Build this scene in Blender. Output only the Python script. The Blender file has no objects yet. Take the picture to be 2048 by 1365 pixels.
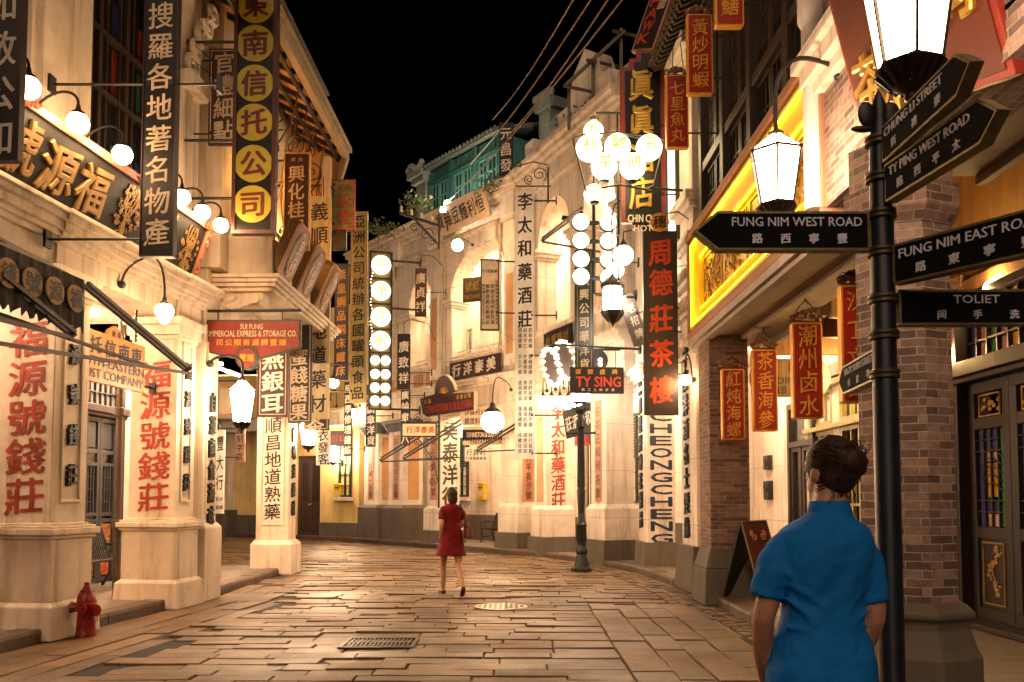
import bpy, bmesh, math, random
from mathutils import Vector, Matrix, noise
R = math.radians
random.seed(7)
sc = bpy.context.scene
COL = sc.collection

# ------------------------------------------------------------------ camera
FPX, PITCH, HZ, CX, CAMZ = 1700.0, R(3.0), 1000.0, 1024.0, 1.45      # focal in pixels of the 2048 frame
PPY = HZ - FPX * math.tan(PITCH)
cam = bpy.data.cameras.new('camera')
cam.sensor_width = 36.0
cam.lens = 36.0 * FPX / 2048.0
cam.shift_y = (PPY - 682.5) / 2048.0
cam.clip_start, cam.clip_end = 0.05, 400.0
camo = bpy.data.objects.new('camera', cam)
camo.location = (0, 0, CAMZ)
camo.rotation_euler = (R(90) + PITCH, 0, 0)
COL.objects.link(camo)
sc.camera = camo

# ------------------------------------------------------------------ night sky
w = bpy.data.worlds.new('World'); sc.world = w; w.use_nodes = True
nt = w.node_tree
bg = nt.nodes['Background']
sky = nt.nodes.new('ShaderNodeTexSky'); sky.sky_type = 'NISHITA'; sky.sun_disc = False
sky.sun_elevation = R(-6.0); sky.sun_rotation = R(200)
nt.links.new(sky.outputs[0], bg.inputs[0]); bg.inputs[1].default_value = 0.05
# added fill for town glow: one very weak, very soft warm lamp from the camera's side of the street
sl = bpy.data.lights.new('town_glow_fill', 'SUN'); sl.energy = 0.16
sl.color = (1.0, .68, .46); sl.angle = R(60)
so = bpy.data.objects.new('town_glow_fill', sl); so.rotation_euler = (R(50), 0, R(-12)); COL.objects.link(so)
sc.view_settings.view_transform = 'Standard'; sc.view_settings.look = 'None'
sc.view_settings.exposure = 3.0; sc.view_settings.gamma = 1.0
sc.cycles.use_denoising = True
sc.cycles.sample_clamp_indirect = 4.0
sc.cycles.max_bounces = 6; sc.cycles.diffuse_bounces = 3; sc.cycles.glossy_bounces = 3
sc.cycles.transmission_bounces = 4
sc.cycles.caustics_reflective = False; sc.cycles.caustics_refractive = False

def W(px, py, Y):
    """the place's point seen at photo pixel (px,py) at depth Y"""
    u = (px - CX) / FPX; v = (PPY - py) / FPX
    y = math.cos(PITCH) - v * math.sin(PITCH); z = math.sin(PITCH) + v * math.cos(PITCH)
    return Vector((u / y * Y, Y, CAMZ + z / y * Y))
def ppm(Y): return FPX / Y

# ------------------------------------------------------------------ materials
MC = {}
def _mat(name):
    m = bpy.data.materials.new(name); m.use_nodes = True
    nt = m.node_tree; return m, nt, nt.nodes['Principled BSDF']
def _noise(nt, scale, detail=4, rough=.55, vec=None, sx=None):
    n = nt.nodes.new('ShaderNodeTexNoise'); n.inputs['Scale'].default_value = scale
    n.inputs['Detail'].default_value = detail; n.inputs['Roughness'].default_value = rough
    g = nt.nodes.new('ShaderNodeNewGeometry'); src = g.outputs['Position']
    if sx:
        mp = nt.nodes.new('ShaderNodeMapping'); mp.inputs['Scale'].default_value = sx
        nt.links.new(src, mp.inputs[0]); src = mp.outputs[0]
    nt.links.new(src, n.inputs['Vector']); return n
def _ramp(nt, fac, a, b):
    r = nt.nodes.new('ShaderNodeValToRGB'); r.color_ramp.elements[0].position = a; r.color_ramp.elements[1].position = b
    nt.links.new(fac, r.inputs[0]); return r.outputs[0]
def _mix(nt, fac, c1, c2, mode='MIX'):
    m = nt.nodes.new('ShaderNodeMix'); m.data_type = 'RGBA'; m.blend_type = mode
    for sock, val in ((m.inputs[0], fac), (m.inputs[6], c1), (m.inputs[7], c2)):
        if hasattr(val, 'node'): nt.links.new(val, sock)
        elif isinstance(val, (tuple, list)): sock.default_value = (*val[:3], 1)
        else: sock.default_value = val
    return m.outputs[2]
def _bump(nt, b, h, strength, dist=.01):
    n = nt.nodes.new('ShaderNodeBump'); n.inputs['Strength'].default_value = strength; n.inputs['Distance'].default_value = dist
    nt.links.new(h, n.inputs['Height']); nt.links.new(n.outputs[0], b.inputs['Normal'])
def mul(c, k): return tuple(min(1, x * k) for x in c)

def plaster(name, col, dirt=.5, rough=.75, joints=0):
    """lime plaster: patchy tone, rain streaks, hairline cracks and scuffs; joints > 0 adds ruled course lines that far apart"""
    if name in MC: return MC[name]
    m, nt, b = _mat(name)
    n1 = _noise(nt, 1.3, 6, .6); n2 = _noise(nt, 1.0, 5, .65, sx=(5, 5, .35)); n3 = _noise(nt, 40, 3); n4 = _noise(nt, 3.2, 8, .7)
    c = _mix(nt, _ramp(nt, n1.outputs[0], .36, .66), mul(col, .80), mul(col, 1.08))
    def mulv(sock, k):
        f = nt.nodes.new('ShaderNodeMath'); f.operation = 'MULTIPLY'; f.inputs[1].default_value = k; nt.links.new(sock, f.inputs[0]); return f.outputs[0]
    c = _mix(nt, mulv(_ramp(nt, n4.outputs[0], .54, .76), dirt * .55), c, (col[0] * .60, col[1] * .54, col[2] * .46))
    c = _mix(nt, mulv(_ramp(nt, n2.outputs[0], .50, .76), dirt * 1.15), c, (col[0] * .40, col[1] * .35, col[2] * .27))
    v = nt.nodes.new('ShaderNodeTexVoronoi'); v.feature = 'DISTANCE_TO_EDGE'; v.inputs['Scale'].default_value = 1.1
    g = nt.nodes.new('ShaderNodeNewGeometry'); va = nt.nodes.new('ShaderNodeVectorMath'); va.operation = 'MULTIPLY_ADD'; va.inputs[1].default_value = (.5, .5, .5)
    nt.links.new(n4.outputs['Color'], va.inputs[0]); nt.links.new(g.outputs['Position'], va.inputs[2]); nt.links.new(va.outputs[0], v.inputs['Vector'])
    r = nt.nodes.new('ShaderNodeMath'); r.operation = 'LESS_THAN'; r.inputs[1].default_value = .0045; nt.links.new(v.outputs[0], r.inputs[0])
    k = nt.nodes.new('ShaderNodeMath'); k.operation = 'MULTIPLY'; nt.links.new(r.outputs[0], k.inputs[0]); nt.links.new(_ramp(nt, n1.outputs[0], .48, .56), k.inputs[1])
    c = _mix(nt, mulv(k.outputs[0], .28), c, mul(col, .35))
    if joints:
        sp = nt.nodes.new('ShaderNodeSeparateXYZ'); nt.links.new(g.outputs['Position'], sp.inputs[0])
        md = nt.nodes.new('ShaderNodeMath'); md.operation = 'PINGPONG'; md.inputs[1].default_value = joints / 2; nt.links.new(sp.outputs[2], md.inputs[0])
        lt = nt.nodes.new('ShaderNodeMath'); lt.operation = 'LESS_THAN'; lt.inputs[1].default_value = .007; nt.links.new(md.outputs[0], lt.inputs[0])
        c = _mix(nt, mulv(lt.outputs[0], .6), c, mul(col, .35))
    nt.links.new(c, b.inputs['Base Color']); b.inputs['Roughness'].default_value = rough
    ad = nt.nodes.new('ShaderNodeMath'); ad.operation = 'MULTIPLY_ADD'; ad.inputs[1].default_value = .5
    nt.links.new(n4.outputs[0], ad.inputs[0]); nt.links.new(n3.outputs[0], ad.inputs[2])
    _bump(nt, b, ad.outputs[0], .35, .006); MC[name] = m; return m
def paint(name, col, rough=.45, var=.18, metal=0, bump=.0, nscale=6.0, spec=.5, streak=None):
    if name in MC: return MC[name]
    m, nt, b = _mat(name)
    n = _noise(nt, nscale, 5, .6, sx=streak)
    c = _mix(nt, _ramp(nt, n.outputs[0], .3, .72), mul(col, 1 - var), mul(col, 1 + var))
    nt.links.new(c, b.inputs['Base Color'])
    r = nt.nodes.new('ShaderNodeMapRange'); r.inputs[3].default_value = max(.05, rough - .1); r.inputs[4].default_value = min(1, rough + .12)
    nt.links.new(n.outputs[0], r.inputs[0]); nt.links.new(r.outputs[0], b.inputs['Roughness'])
    b.inputs['Metallic'].default_value = metal; b.inputs['Specular IOR Level'].default_value = spec
    if bump: _bump(nt, b, n.outputs[0], bump, .006)
    MC[name] = m; return m
def wood(name, col, rough=.5):
    if name in MC: return MC[name]
    m, nt, b = _mat(name); col = mul(col, .55)
    n = _noise(nt, 1, 6, .6, sx=(22, 22, 1.6))
    c = _mix(nt, _ramp(nt, n.outputs[0], .3, .7), mul(col, .6), mul(col, 1.25))
    nt.links.new(c, b.inputs['Base Color']); b.inputs['Roughness'].default_value = rough
    _bump(nt, b, n.outputs[0], .3, .004); MC[name] = m; return m
def glow(name, col, k):
    if name in MC: return MC[name]
    m, nt, b = _mat(name); nt.nodes.remove(b)
    e = nt.nodes.new('ShaderNodeEmission'); e.inputs[0].default_value = (*col, 1); e.inputs[1].default_value = k
    nt.links.new(e.outputs[0], nt.nodes['Material Output'].inputs[0]); MC[name] = m; return m
def brick(name, c1, c2, mortar, sc_=1.0, bw=.205, bh=.058, rough=.8):
    if name in MC: return MC[name]
    m, nt, b = _mat(name)
    uv = nt.nodes.new('ShaderNodeUVMap'); uv.uv_map = 'wall'
    t = nt.nodes.new('ShaderNodeTexBrick')
    t.inputs['Scale'].default_value = 1; t.inputs['Brick Width'].default_value = bw; t.inputs['Row Height'].default_value = bh
    t.inputs['Mortar Size'].default_value = .0048; t.inputs['Mortar Smooth'].default_value = .3; t.inputs['Bias'].default_value = -.1
    t.inputs['Color1'].default_value = (*c1, 1); t.inputs['Color2'].default_value = (*c2, 1); t.inputs['Mortar'].default_value = (*mortar, 1)
    nz = _noise(nt, 14, 5, .65); 
    va = nt.nodes.new('ShaderNodeVectorMath'); va.operation = 'MULTIPLY_ADD'
    va.inputs[1].default_value = (.012, .012, 0)
    nt.links.new(nz.outputs['Color'], va.inputs[0]); nt.links.new(uv.outputs[0], va.inputs[2])
    nt.links.new(va.outputs[0], t.inputs['Vector'])
    c = _mix(nt, .55, t.outputs['Color'], _mix(nt, _ramp(nt, nz.outputs[0], .3, .7), (.35, .32, .3), (1.25, 1.2, 1.15)), 'MULTIPLY')
    nt.links.new(c, b.inputs['Base Color']); b.inputs['Roughness'].default_value = rough
    iv = nt.nodes.new('ShaderNodeMath'); iv.operation = 'SUBTRACT'; iv.inputs[0].default_value = 1
    nt.links.new(t.outputs['Fac'], iv.inputs[1])
    ad = nt.nodes.new('ShaderNodeMath'); ad.operation = 'MULTIPLY_ADD'; ad.inputs[1].default_value = .5
    nt.links.new(nz.outputs[0], ad.inputs[0]); nt.links.new(iv.outputs[0], ad.inputs[2])
    _bump(nt, b, ad.outputs[0], .8, .012); MC[name] = m; return m
def stone(name, c1, c2, rough=.55):
    """separate stones: a colour of its own for each island of the mesh"""
    if name in MC: return MC[name]
    m, nt, b = _mat(name)
    g = nt.nodes.new('ShaderNodeNewGeometry')
    n = _noise(nt, 5, 6, .65); n2 = _noise(nt, 45, 5, .7); n3 = _noise(nt, .55, 4, .6)
    c = _mix(nt, g.outputs['Random Per Island'], c1, c2)
    c = _mix(nt, .7, c, _mix(nt, _ramp(nt, n.outputs[0], .25, .75), (.62, .58, .55), (1.3, 1.3, 1.3)), 'MULTIPLY')
    c = _mix(nt, .75, c, _mix(nt, _ramp(nt, n2.outputs[0], .3, .7), (.5, .48, .46), (1.35, 1.35, 1.35)), 'MULTIPLY')
    nt.links.new(c, b.inputs['Base Color'])
    r = nt.nodes.new('ShaderNodeMapRange'); r.inputs[1].default_value = .35; r.inputs[2].default_value = .65
    r.inputs[3].default_value = rough - .22; r.inputs[4].default_value = rough + .15
    nt.links.new(n3.outputs[0], r.inputs[0]); nt.links.new(r.outputs[0], b.inputs['Roughness'])
    ad = nt.nodes.new('ShaderNodeMath'); ad.operation = 'MULTIPLY_ADD'; ad.inputs[1].default_value = .6
    nt.links.new(n2.outputs[0], ad.inputs[0]); nt.links.new(n.outputs[0], ad.inputs[2])
    _bump(nt, b, ad.outputs[0], .8, .018); MC[name] = m; return m

WARM = (1.0, .56, .28); WHITE = (1.0, .66, .40)
CREAM = lambda: plaster('cream_plaster', (.73, .61, .48), .9)
PALE = lambda: plaster('pale_plaster', (.76, .66, .56), .8, .75, 1.05)
YELLOWP = lambda: plaster('yellow_plaster', (.72, .52, .20), .35)
GREYST = lambda: plaster('grey_stone', (.12, .095, .07), .6)
PINK = lambda: plaster('terracotta_panel', (.52, .27, .16), .3)
IRON = lambda: paint('black_iron', (.010, .009, .0085), .45, .3)
DKWOOD = lambda: wood('dark_timber', (.055, .032, .022))
GOLD = lambda: paint('gilt', (.42, .25, .05), .38, .3, .6)
MAROON = lambda: wood('maroon_board', (.075, .020, .016))
BLACKB = lambda: wood('black_board', (.028, .019, .015))
LACQ = lambda: paint('black_lacquer', (.005, .0042, .004), .4, .4, spec=.3)
REDL = lambda: paint('red_lacquer', (.36, .032, .012), .35, .2)
CREAMB = lambda: wood('cream_board', (.85, .68, .38))
WHITEB = lambda: plaster('white_board', (.74, .68, .58), .35, .5)
INK = lambda: paint('black_ink', (.006, .0055, .005), .5, .2)
INKC = lambda: paint('cream_paint', (.52, .41, .28), .5, .32)
INKP = lambda: paint('pale_paint', (.66, .59, .50), .5, .3)
INKR = lambda: paint('red_paint', (.33, .034, .010), .6, .4)
INKB = lambda: paint('blue_black_paint', (.010, .013, .030), .5, .2)
INKG = lambda: paint('gold_paint', (.66, .42, .10), .4, .2, .35)
INKO = lambda: paint('orange_red_paint', (.60, .055, .006), .45, .2)
INKY = lambda: paint('ochre_paint', (.60, .30, .03), .45, .2)

# ------------------------------------------------------------------ mesh builder
class MB:
    def __init__(s): s.v = []; s.f = []
    def add(s, vs, fs):
        o = len(s.v); s.v += [tuple(p) for p in vs]; s.f += [tuple(i + o for i in f) for f in fs]; return s
    def box(s, x0, x1, y0, y1, z0, z1):
        return s.add([(x0, y0, z0), (x1, y0, z0), (x1, y1, z0), (x0, y1, z0), (x0, y0, z1), (x1, y0, z1), (x1, y1, z1), (x0, y1, z1)],
                     [(0, 3, 2, 1), (4, 5, 6, 7), (0, 1, 5, 4), (1, 2, 6, 5), (2, 3, 7, 6), (3, 0, 4, 7)])
    def frustum(s, a, z0, b, z1):
        (x0, x1, y0, y1), (X0, X1, Y0, Y1) = a, b
        return s.add([(x0, y0, z0), (x1, y0, z0), (x1, y1, z0), (x0, y1, z0), (X0, Y0, z1), (X1, Y0, z1), (X1, Y1, z1), (X0, Y1, z1)],
                     [(0, 3, 2, 1), (4, 5, 6, 7), (0, 1, 5, 4), (1, 2, 6, 5), (2, 3, 7, 6), (3, 0, 4, 7)])
    def bar(s, p, q, wx, wy=None):
        """square bar from p to q"""
        p, q = Vector(p), Vector(q); wy = wy or wx
        d = (q - p).normalized(); up = Vector((0, 0, 1)) if abs(d.z) < .95 else Vector((0, 1, 0))
        a = d.cross(up).normalized() * wx / 2; b = a.cross(d).normalized() * wy / 2
        vs = [c + k for c in (p, q) for k in (-a - b, a - b, a + b, -a + b)]
        return s.add(vs, [(3, 2, 1, 0), (4, 5, 6, 7), (0, 1, 5, 4), (1, 2, 6, 5), (2, 3, 7, 6), (3, 0, 4, 7)])
    def tube(s, pts, r, n=8, r1=None):
        pts = [Vector(p) for p in pts]; N = len(pts); rings = []; pa = None
        for i, p in enumerate(pts):
            d = (pts[min(i + 1, N - 1)] - pts[max(i - 1, 0)]).normalized()
            if pa is None:
                up = Vector((0, 0, 1)) if abs(d.z) < .9 else Vector((1, 0, 0)); a = d.cross(up).normalized()
            else: a = (pa - d * pa.dot(d)).normalized()
            pa = a; b = d.cross(a)
            rr = (r[i] if isinstance(r, (list, tuple)) else r if r1 is None else r + (r1 - r) * i / (N - 1))
            rings.append([p + (a * math.cos(2 * math.pi * k / n) + b * math.sin(2 * math.pi * k / n)) * rr for k in range(n)])
        vs = [p for ring in rings for p in ring]
        fs = [(i * n + k, i * n + (k + 1) % n, (i + 1) * n + (k + 1) % n, (i + 1) * n + k) for i in range(N - 1) for k in range(n)]
        fs += [tuple(range(n - 1, -1, -1)), tuple((N - 1) * n + k for k in range(n))]
        return s.add(vs, fs)
    def lathe(s, prof, n=16, c=(0, 0, 0), a0=0, axis='z'):
        N = len(prof); vs = []
        for r, z in prof:
            for k in range(n):
                t = a0 + 2 * math.pi * k / n; p = (r * math.cos(t), r * math.sin(t), z)
                if axis == 'y': p = (p[0], z, p[1])
                vs.append((p[0] + c[0], p[1] + c[1], p[2] + c[2]))
        fl = axis == 'y'
        fs = []
        for i in range(N - 1):
            for k in range(n):
                q = (i * n + k, i * n + (k + 1) % n, (i + 1) * n + (k + 1) % n, (i + 1) * n + k)
                fs.append(q[::-1] if fl else q)
        e0, e1 = tuple(range(n - 1, -1, -1)), tuple((N - 1) * n + k for k in range(n))
        if prof[0][0] > 1e-5: fs.append(e0[::-1] if fl else e0)
        if prof[-1][0] > 1e-5: fs.append(e1[::-1] if fl else e1)
        return s.add(vs, fs)
    def sph(s, c, r, nu=16, nv=10, sc_=(1, 1, 1)):
        vs = [(c[0], c[1], c[2] - r * sc_[2])]
        for j in range(1, nv):
            t = math.pi * j / nv
            for k in range(nu):
                a = 2 * math.pi * k / nu
                vs.append((c[0] + r * sc_[0] * math.sin(t) * math.cos(a), c[1] + r * sc_[1] * math.sin(t) * math.sin(a), c[2] - r * sc_[2] * math.cos(t)))
        vs.append((c[0], c[1], c[2] + r * sc_[2])); L = len(vs) - 1
        fs = [(0, 1 + (k + 1) % nu, 1 + k) for k in range(nu)]
        for j in range(nv - 2):
            for k in range(nu):
                fs.append((1 + j * nu + k, 1 + j * nu + (k + 1) % nu, 1 + (j + 1) * nu + (k + 1) % nu, 1 + (j + 1) * nu + k))
        o = 1 + (nv - 2) * nu
        fs += [(o + k, o + (k + 1) % nu, L) for k in range(nu)]
        return s.add(vs, fs)
    def prism(s, pts, y0, y1):
        """polygon in x,z (counter-clockwise seen from the front, -y) given thickness y0..y1"""
        n = len(pts)
        vs = [(x, y0, z) for x, z in pts] + [(x, y1, z) for x, z in pts]
        fs = [tuple(range(n)), tuple(range(2 * n - 1, n - 1, -1))]
        fs += [(i, n + i, n + (i + 1) % n, (i + 1) % n) for i in range(n)]
        return s.add(vs, fs)
    def hprism(s, pts, z0, z1):
        n = len(pts)
        vs = [(x, y, z0) for x, y in pts] + [(x, y, z1) for x, y in pts]
        fs = [tuple(range(n - 1, -1, -1)), tuple(range(n, 2 * n))] + [(i, (i + 1) % n, n + (i + 1) % n, n + i) for i in range(n)]
        return s.add(vs, fs)
    def frame(s, x0, x1, z0, z1, wd, y0, y1):
        s.box(x0, x1, y0, y1, z1 - wd, z1); s.box(x0, x1, y0, y1, z0, z0 + wd)
        s.box(x0, x0 + wd, y0, y1, z0 + wd, z1 - wd); return s.box(x1 - wd, x1, y0, y1, z0 + wd, z1 - wd)
    def archwall(s, x0, x1, z0, z1, ops, y0, y1, n=14):
        """wall x0..x1 with openings (a, b, springing, crown) that reach down to z0"""
        cuts = [x0]
        segs = []
        last = x0
        for a, b, zs, zt in ops:
            if a > last + 1e-6: segs.append((last, a, None))
            for k in range(n):
                xa = a + (b - a) * k / n; xb = a + (b - a) * (k + 1) / n
                f = lambda x: zs + (zt - zs) * math.sqrt(max(0, 1 - ((x - (a + b) / 2) / ((b - a) / 2)) ** 2))
                segs.append((xa, xb, (f(xa), f(xb))))
            last = b
        if last < x1 - 1e-6: segs.append((last, x1, None))
        for xa, xb, z in segs:
            za, zb = z if z else (z0, z0)
            s.add([(xa, y0, za), (xb, y0, zb), (xb, y1, zb), (xa, y1, za), (xa, y0, z1), (xb, y0, z1), (xb, y1, z1), (xa, y1, z1)],
                  [(0, 3, 2, 1), (4, 5, 6, 7), (0, 1, 5, 4), (2, 3, 7, 6)] + ([(1, 2, 6, 5), (3, 0, 4, 7)] if not z else []))
            if z: pass
        return s
    def build(s, name, mat, parent=None, bevel=0, smooth=False, uv=False, loc=None, rot=None):
        me = bpy.data.meshes.new(name); me.from_pydata(s.v, [], s.f); me.validate()
        if uv:
            l = me.uv_layers.new(name='wall')
            for p in me.polygons:
                n = p.normal
                t = Vector((-n.y, n.x, 0))
                if t.length < .3:
                    for li in p.loop_indices:
                        c = me.vertices[me.loops[li].vertex_index].co; l.data[li].uv = (c.x, c.y)
                else:
                    t.normalize()
                    for li in p.loop_indices:
                        c = me.vertices[me.loops[li].vertex_index].co; l.data[li].uv = (c.dot(t) + 50, c.z)
        if smooth:
            me.shade_smooth(); me.set_sharp_from_angle(angle=R(38))
        o = bpy.data.objects.new(name, me)
        if mat: me.materials.append(mat)
        COL.objects.link(o)
        if parent: o.parent = parent
        if loc: o.location = loc
        if rot is not None: o.rotation_euler = rot if isinstance(rot, (tuple, list)) else (0, 0, rot)
        if bevel:
            b = o.modifiers.new('bevel', 'BEVEL'); b.width = bevel; b.segments = 2; b.limit_method = 'ANGLE'; b.angle_limit = R(40)
        return o

def tag(o, label, cat, group=None, kind=None):
    if label: o['label'] = label
    if cat: o['category'] = cat
    if group: o['group'] = group
    if kind: o['kind'] = kind
    return o
def thing(name, label, cat, loc=(0, 0, 0), rot=0, group=None):
    o = bpy.data.objects.new(name, None); o.empty_display_size = .2; COL.objects.link(o); o.location = loc
    o.rotation_euler = rot if isinstance(rot, (tuple, list)) else (0, 0, rot)
    return tag(o, label, cat, group)
def struct(o): o['kind'] = 'structure'; return o

# ------------------------------------------------------------------ lettering
GC = {}
def glyph(s, off, ext, bev):
    k = (s, off, ext, bev)
    if k in GC: return GC[k]
    c = bpy.data.curves.new('t', 'FONT'); c.body = s; c.size = 1; c.offset = off; c.resolution_u = 2
    c.extrude = ext; c.bevel_depth = bev; c.bevel_resolution = 0
    o = bpy.data.objects.new('t', c); m = bpy.data.meshes.new_from_object(o)
    r = ([tuple(v.co) for v in m.vertices], [tuple(p.vertices) for p in m.polygons])
    bpy.data.objects.remove(o); bpy.data.curves.remove(c); bpy.data.meshes.remove(m)
    GC[k] = r; return r
class LB(MB):
    """lettering in the x,z plane that faces -y"""
    def __init__(s, y=-.004, off=.018, ext=0, bev=0, brush=.030):
        super().__init__(); s.y, s.off, s.ext, s.bev, s.brush = y, off, ext, bev, brush
    def _put(s, vs, fs, fn, bx, bz):
        """the glyph, struck four times a hair apart so that its strokes gain weight"""
        sh = [(-bx, 0), (bx, 0), (0, bz), (0, -bz)] if bx > 0 else [(0, 0)]
        for i, (dx, dz) in enumerate(sh):
            out = []
            for v in vs:
                x, y, z = fn(v); out.append((x + dx, y - i * .0005, z + dz))
            s.add(out, fs)
        return s
    def ch(s, c, cx, cz, w, h=None, ang=0):
        """one character in its em square"""
        h = h or w; sz = (w + h) / 2
        vs, fs = glyph(c, 0, s.ext / sz if s.ext else 0, s.bev / sz if s.bev else 0)
        sd = (cx * 3.1 + cz * 5.3) % 50
        def fn(v):
            x, y, z = v; a, b = x - .5, y - .38
            if s.brush:
                q = noise.noise_vector(Vector((x * 2.2 + sd, y * 2.2, 0))); a += q.x * s.brush; b += q.y * s.brush + a * .09
            a *= w; b *= h
            if ang: a, b = a * math.cos(ang) - b * math.sin(ang), a * math.sin(ang) + b * math.cos(ang)
            return (cx + a, s.y - z * sz, cz + b)
        return s._put(vs, fs, fn, s.off * w * 1.05, s.off * h * .7)
    def col(s, txt, cx, zt, zb, w, h=None):
        """characters evenly down a column between zt and zb"""
        n = len(txt); p = (zt - zb) / n
        for i, c in enumerate(txt):
            if c != ' ': s.ch(c, cx, zt - p * (i + .5), w, h or min(w * 1.15, p * .98))
        return s
    def row(s, txt, x0, x1, cz, h, w=None):
        n = len(txt); p = (x1 - x0) / n
        for i, c in enumerate(txt):
            if c != ' ': s.ch(c, x0 + p * (i + .5), cz, w or min(h * 1.1, p * .95), h)
        return s
    def word(s, txt, x0, x1, z0, z1):
        """a Latin word fitted to a box"""
        sz = z1 - z0; vs, fs = glyph(txt, 0, s.ext / sz if s.ext else 0, s.bev / sz if s.bev else 0)
        ax, bx = min(v[0] for v in vs), max(v[0] for v in vs); az, bz = min(v[1] for v in vs), max(v[1] for v in vs)
        fn = lambda v: (x0 + (v[0] - ax) / (bx - ax) * (x1 - x0), s.y - v[2] * sz, z0 + (v[1] - az) / (bz - az) * (z1 - z0))
        return s._put(vs, fs, fn, s.off * sz * 1.1, s.off * sz * .9)
# ================================================================== ground
base = MB().box(-120, 120, -20, 300, -.5, -.014)
struct(base.build('ground', paint('joint_earth', (.018, .011, .007), .9, .4, bump=.6, nscale=12)))
SLAB = stone('granite_slab', (.076, .042, .016), (.165, .092, .035), .52)
def slab(mb, pts, z, jit=.010):
    """one worn paving stone: chamfered top, sides down into the joint"""
    c = Vector((sum(p[0] for p in pts) / 4, sum(p[1] for p in pts) / 4, 0)); vs = []
    tx, ty = random.uniform(-1, 1) * .012, random.uniform(-1, 1) * .012; dz = random.uniform(-jit, jit)
    L0 = (Vector((*pts[1], 0)) - Vector((*pts[0], 0))).length; 
    P = []
    for i in range(4):                                             # a slightly wavy edge: two points more on each side
        a, b = Vector((*pts[i], 0)), Vector((*pts[(i + 1) % 4], 0)); d = (b - a); n = Vector((-d.y, d.x, 0)).normalized()
        m = max(1, int(d.length / .28))
        for k in range(m):
            q = a + d * (k / m)
            if k: q += n * random.uniform(-.008, .012)
            P.append(q)
    def ring(s, zz): return [(c.x + (p.x - c.x) * 1 + (c.x - p.x) / max(.05, (c - p).length) * s, c.y + (p.y - c.y) + (c.y - p.y) / max(.05, (c - p).length) * s,
                              zz + dz + (p.x - c.x) * tx + (p.y - c.y) * ty) for p in P]
    n = len(P); v = ring(0, -.06) + ring(.001, z - .005) + ring(.010, z)
    f = [(r * n + k, r * n + (k + 1) % n, (r + 1) * n + (k + 1) % n, (r + 1) * n + k) for r in (0, 1) for k in range(n)] + [tuple(range(2 * n, 3 * n))]
    mb.add(v, f)
def kerbL(Y): return -4.80 + .085 * (Y - 8.9) if Y < 12.3 else -4.47 - .012 * (Y - 12.3)
KR = [(2.62, -2), (2.68, 6), (2.78, 10), (2.84, 13.2), (2.50, 17.0), (2.05, 18.6), (.80, 21.6), (-.15, 22.9), (-2.3, 25.7), (-5.9, 30.2), (-9.7, 33.0), (-16, 35.5)]
def kerbR(Y):
    for (xa, ya), (xb, yb) in zip(KR, KR[1:]):
        if ya <= Y <= yb: return xa + (xb - xa) * (Y - ya) / (yb - ya)
    return -16
paving = MB()
Y = 1.0
GAP = .0075
while Y < 33.5:                                                    # long slabs across the street
    d = random.uniform(.18, .28) if Y < 20 else random.uniform(.26, .38)
    xl = (kerbL(Y) + 1.25 if Y < 12.5 else kerbL(Y) + .05 + (1.0 if 12.5 <= Y < 14.5 else 0)) if Y < 17.4 else -9.5 - (Y - 17) * .4
    xr = .996 + .012 * (Y - 7) if Y < 12.0 else kerbR(Y + d) - (.62 if Y < 21 else .5)
    x = xl + random.uniform(-.35, .35)
    while x < xr - .05:
        L = random.choice((random.uniform(.35, .7), random.uniform(.5, 1.25))); e = x + L
        if xr - e < .45: e = xr
        e = min(e, xr)
        if e - x > .12:
            g2 = GAP * random.uniform(.6, 1.5)
            slab(paving, [(x + g2, Y + g2), (e - g2, Y + g2 + random.uniform(-.008, .008)), (e - g2, Y + d - g2 * .6), (x + g2, Y + d - g2 * .6)], random.uniform(-.006, .006))
        x = e
    Y += d
# slabs laid along the left kerb
def strip(mb, x0f, widths, y0, y1, lr, gap=.006, z=0):
    off = 0
    for wd in widths:
        Y = y0 + random.uniform(-.6, 0)
        while Y < y1:
            L = random.uniform(*lr); e = min(Y + L, y1)
            if e - Y > .06:
                slab(mb, [(x0f(Y) + off + gap, Y + gap), (x0f(Y) + off + wd - gap, Y + gap), (x0f(e) + off + wd - gap, e - gap), (x0f(e) + off + gap, e - gap)], random.uniform(-.006, .006))
            Y = e
        off += wd
strip(paving, lambda Y: kerbL(Y) + .02, [.24, .27, .22, .26, .24], 1, 12.4, (.9, 2.0))
strip(paving, lambda Y: kerbL(Y) + .02, [.3, .34, .33], 12.5, 14.5, (.5, 1.1))
# large slabs along the right kerb, a thin line of edging, then a gutter of small setts
strip(paving, lambda Y: 1.0 + .012 * (Y - 7), [.36, .30, .33, .38], .5, 12.0, (.42, .95))
strip(paving, lambda Y: 2.385 + .010 * (Y - 7), [.07], .5, 12.0, (1.2, 2.2), .006)
strip(paving, lambda Y: kerbR(Y) - .60 if Y > 12 else 2.47 + (kerbR(Y) - 2.73) * .3 + .01 * (Y - 7) * .3, [.15, .15, .15, .14], .5, 22.3, (.10, .17), .010, -.012)
struct(paving.build('street', SLAB))

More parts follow.
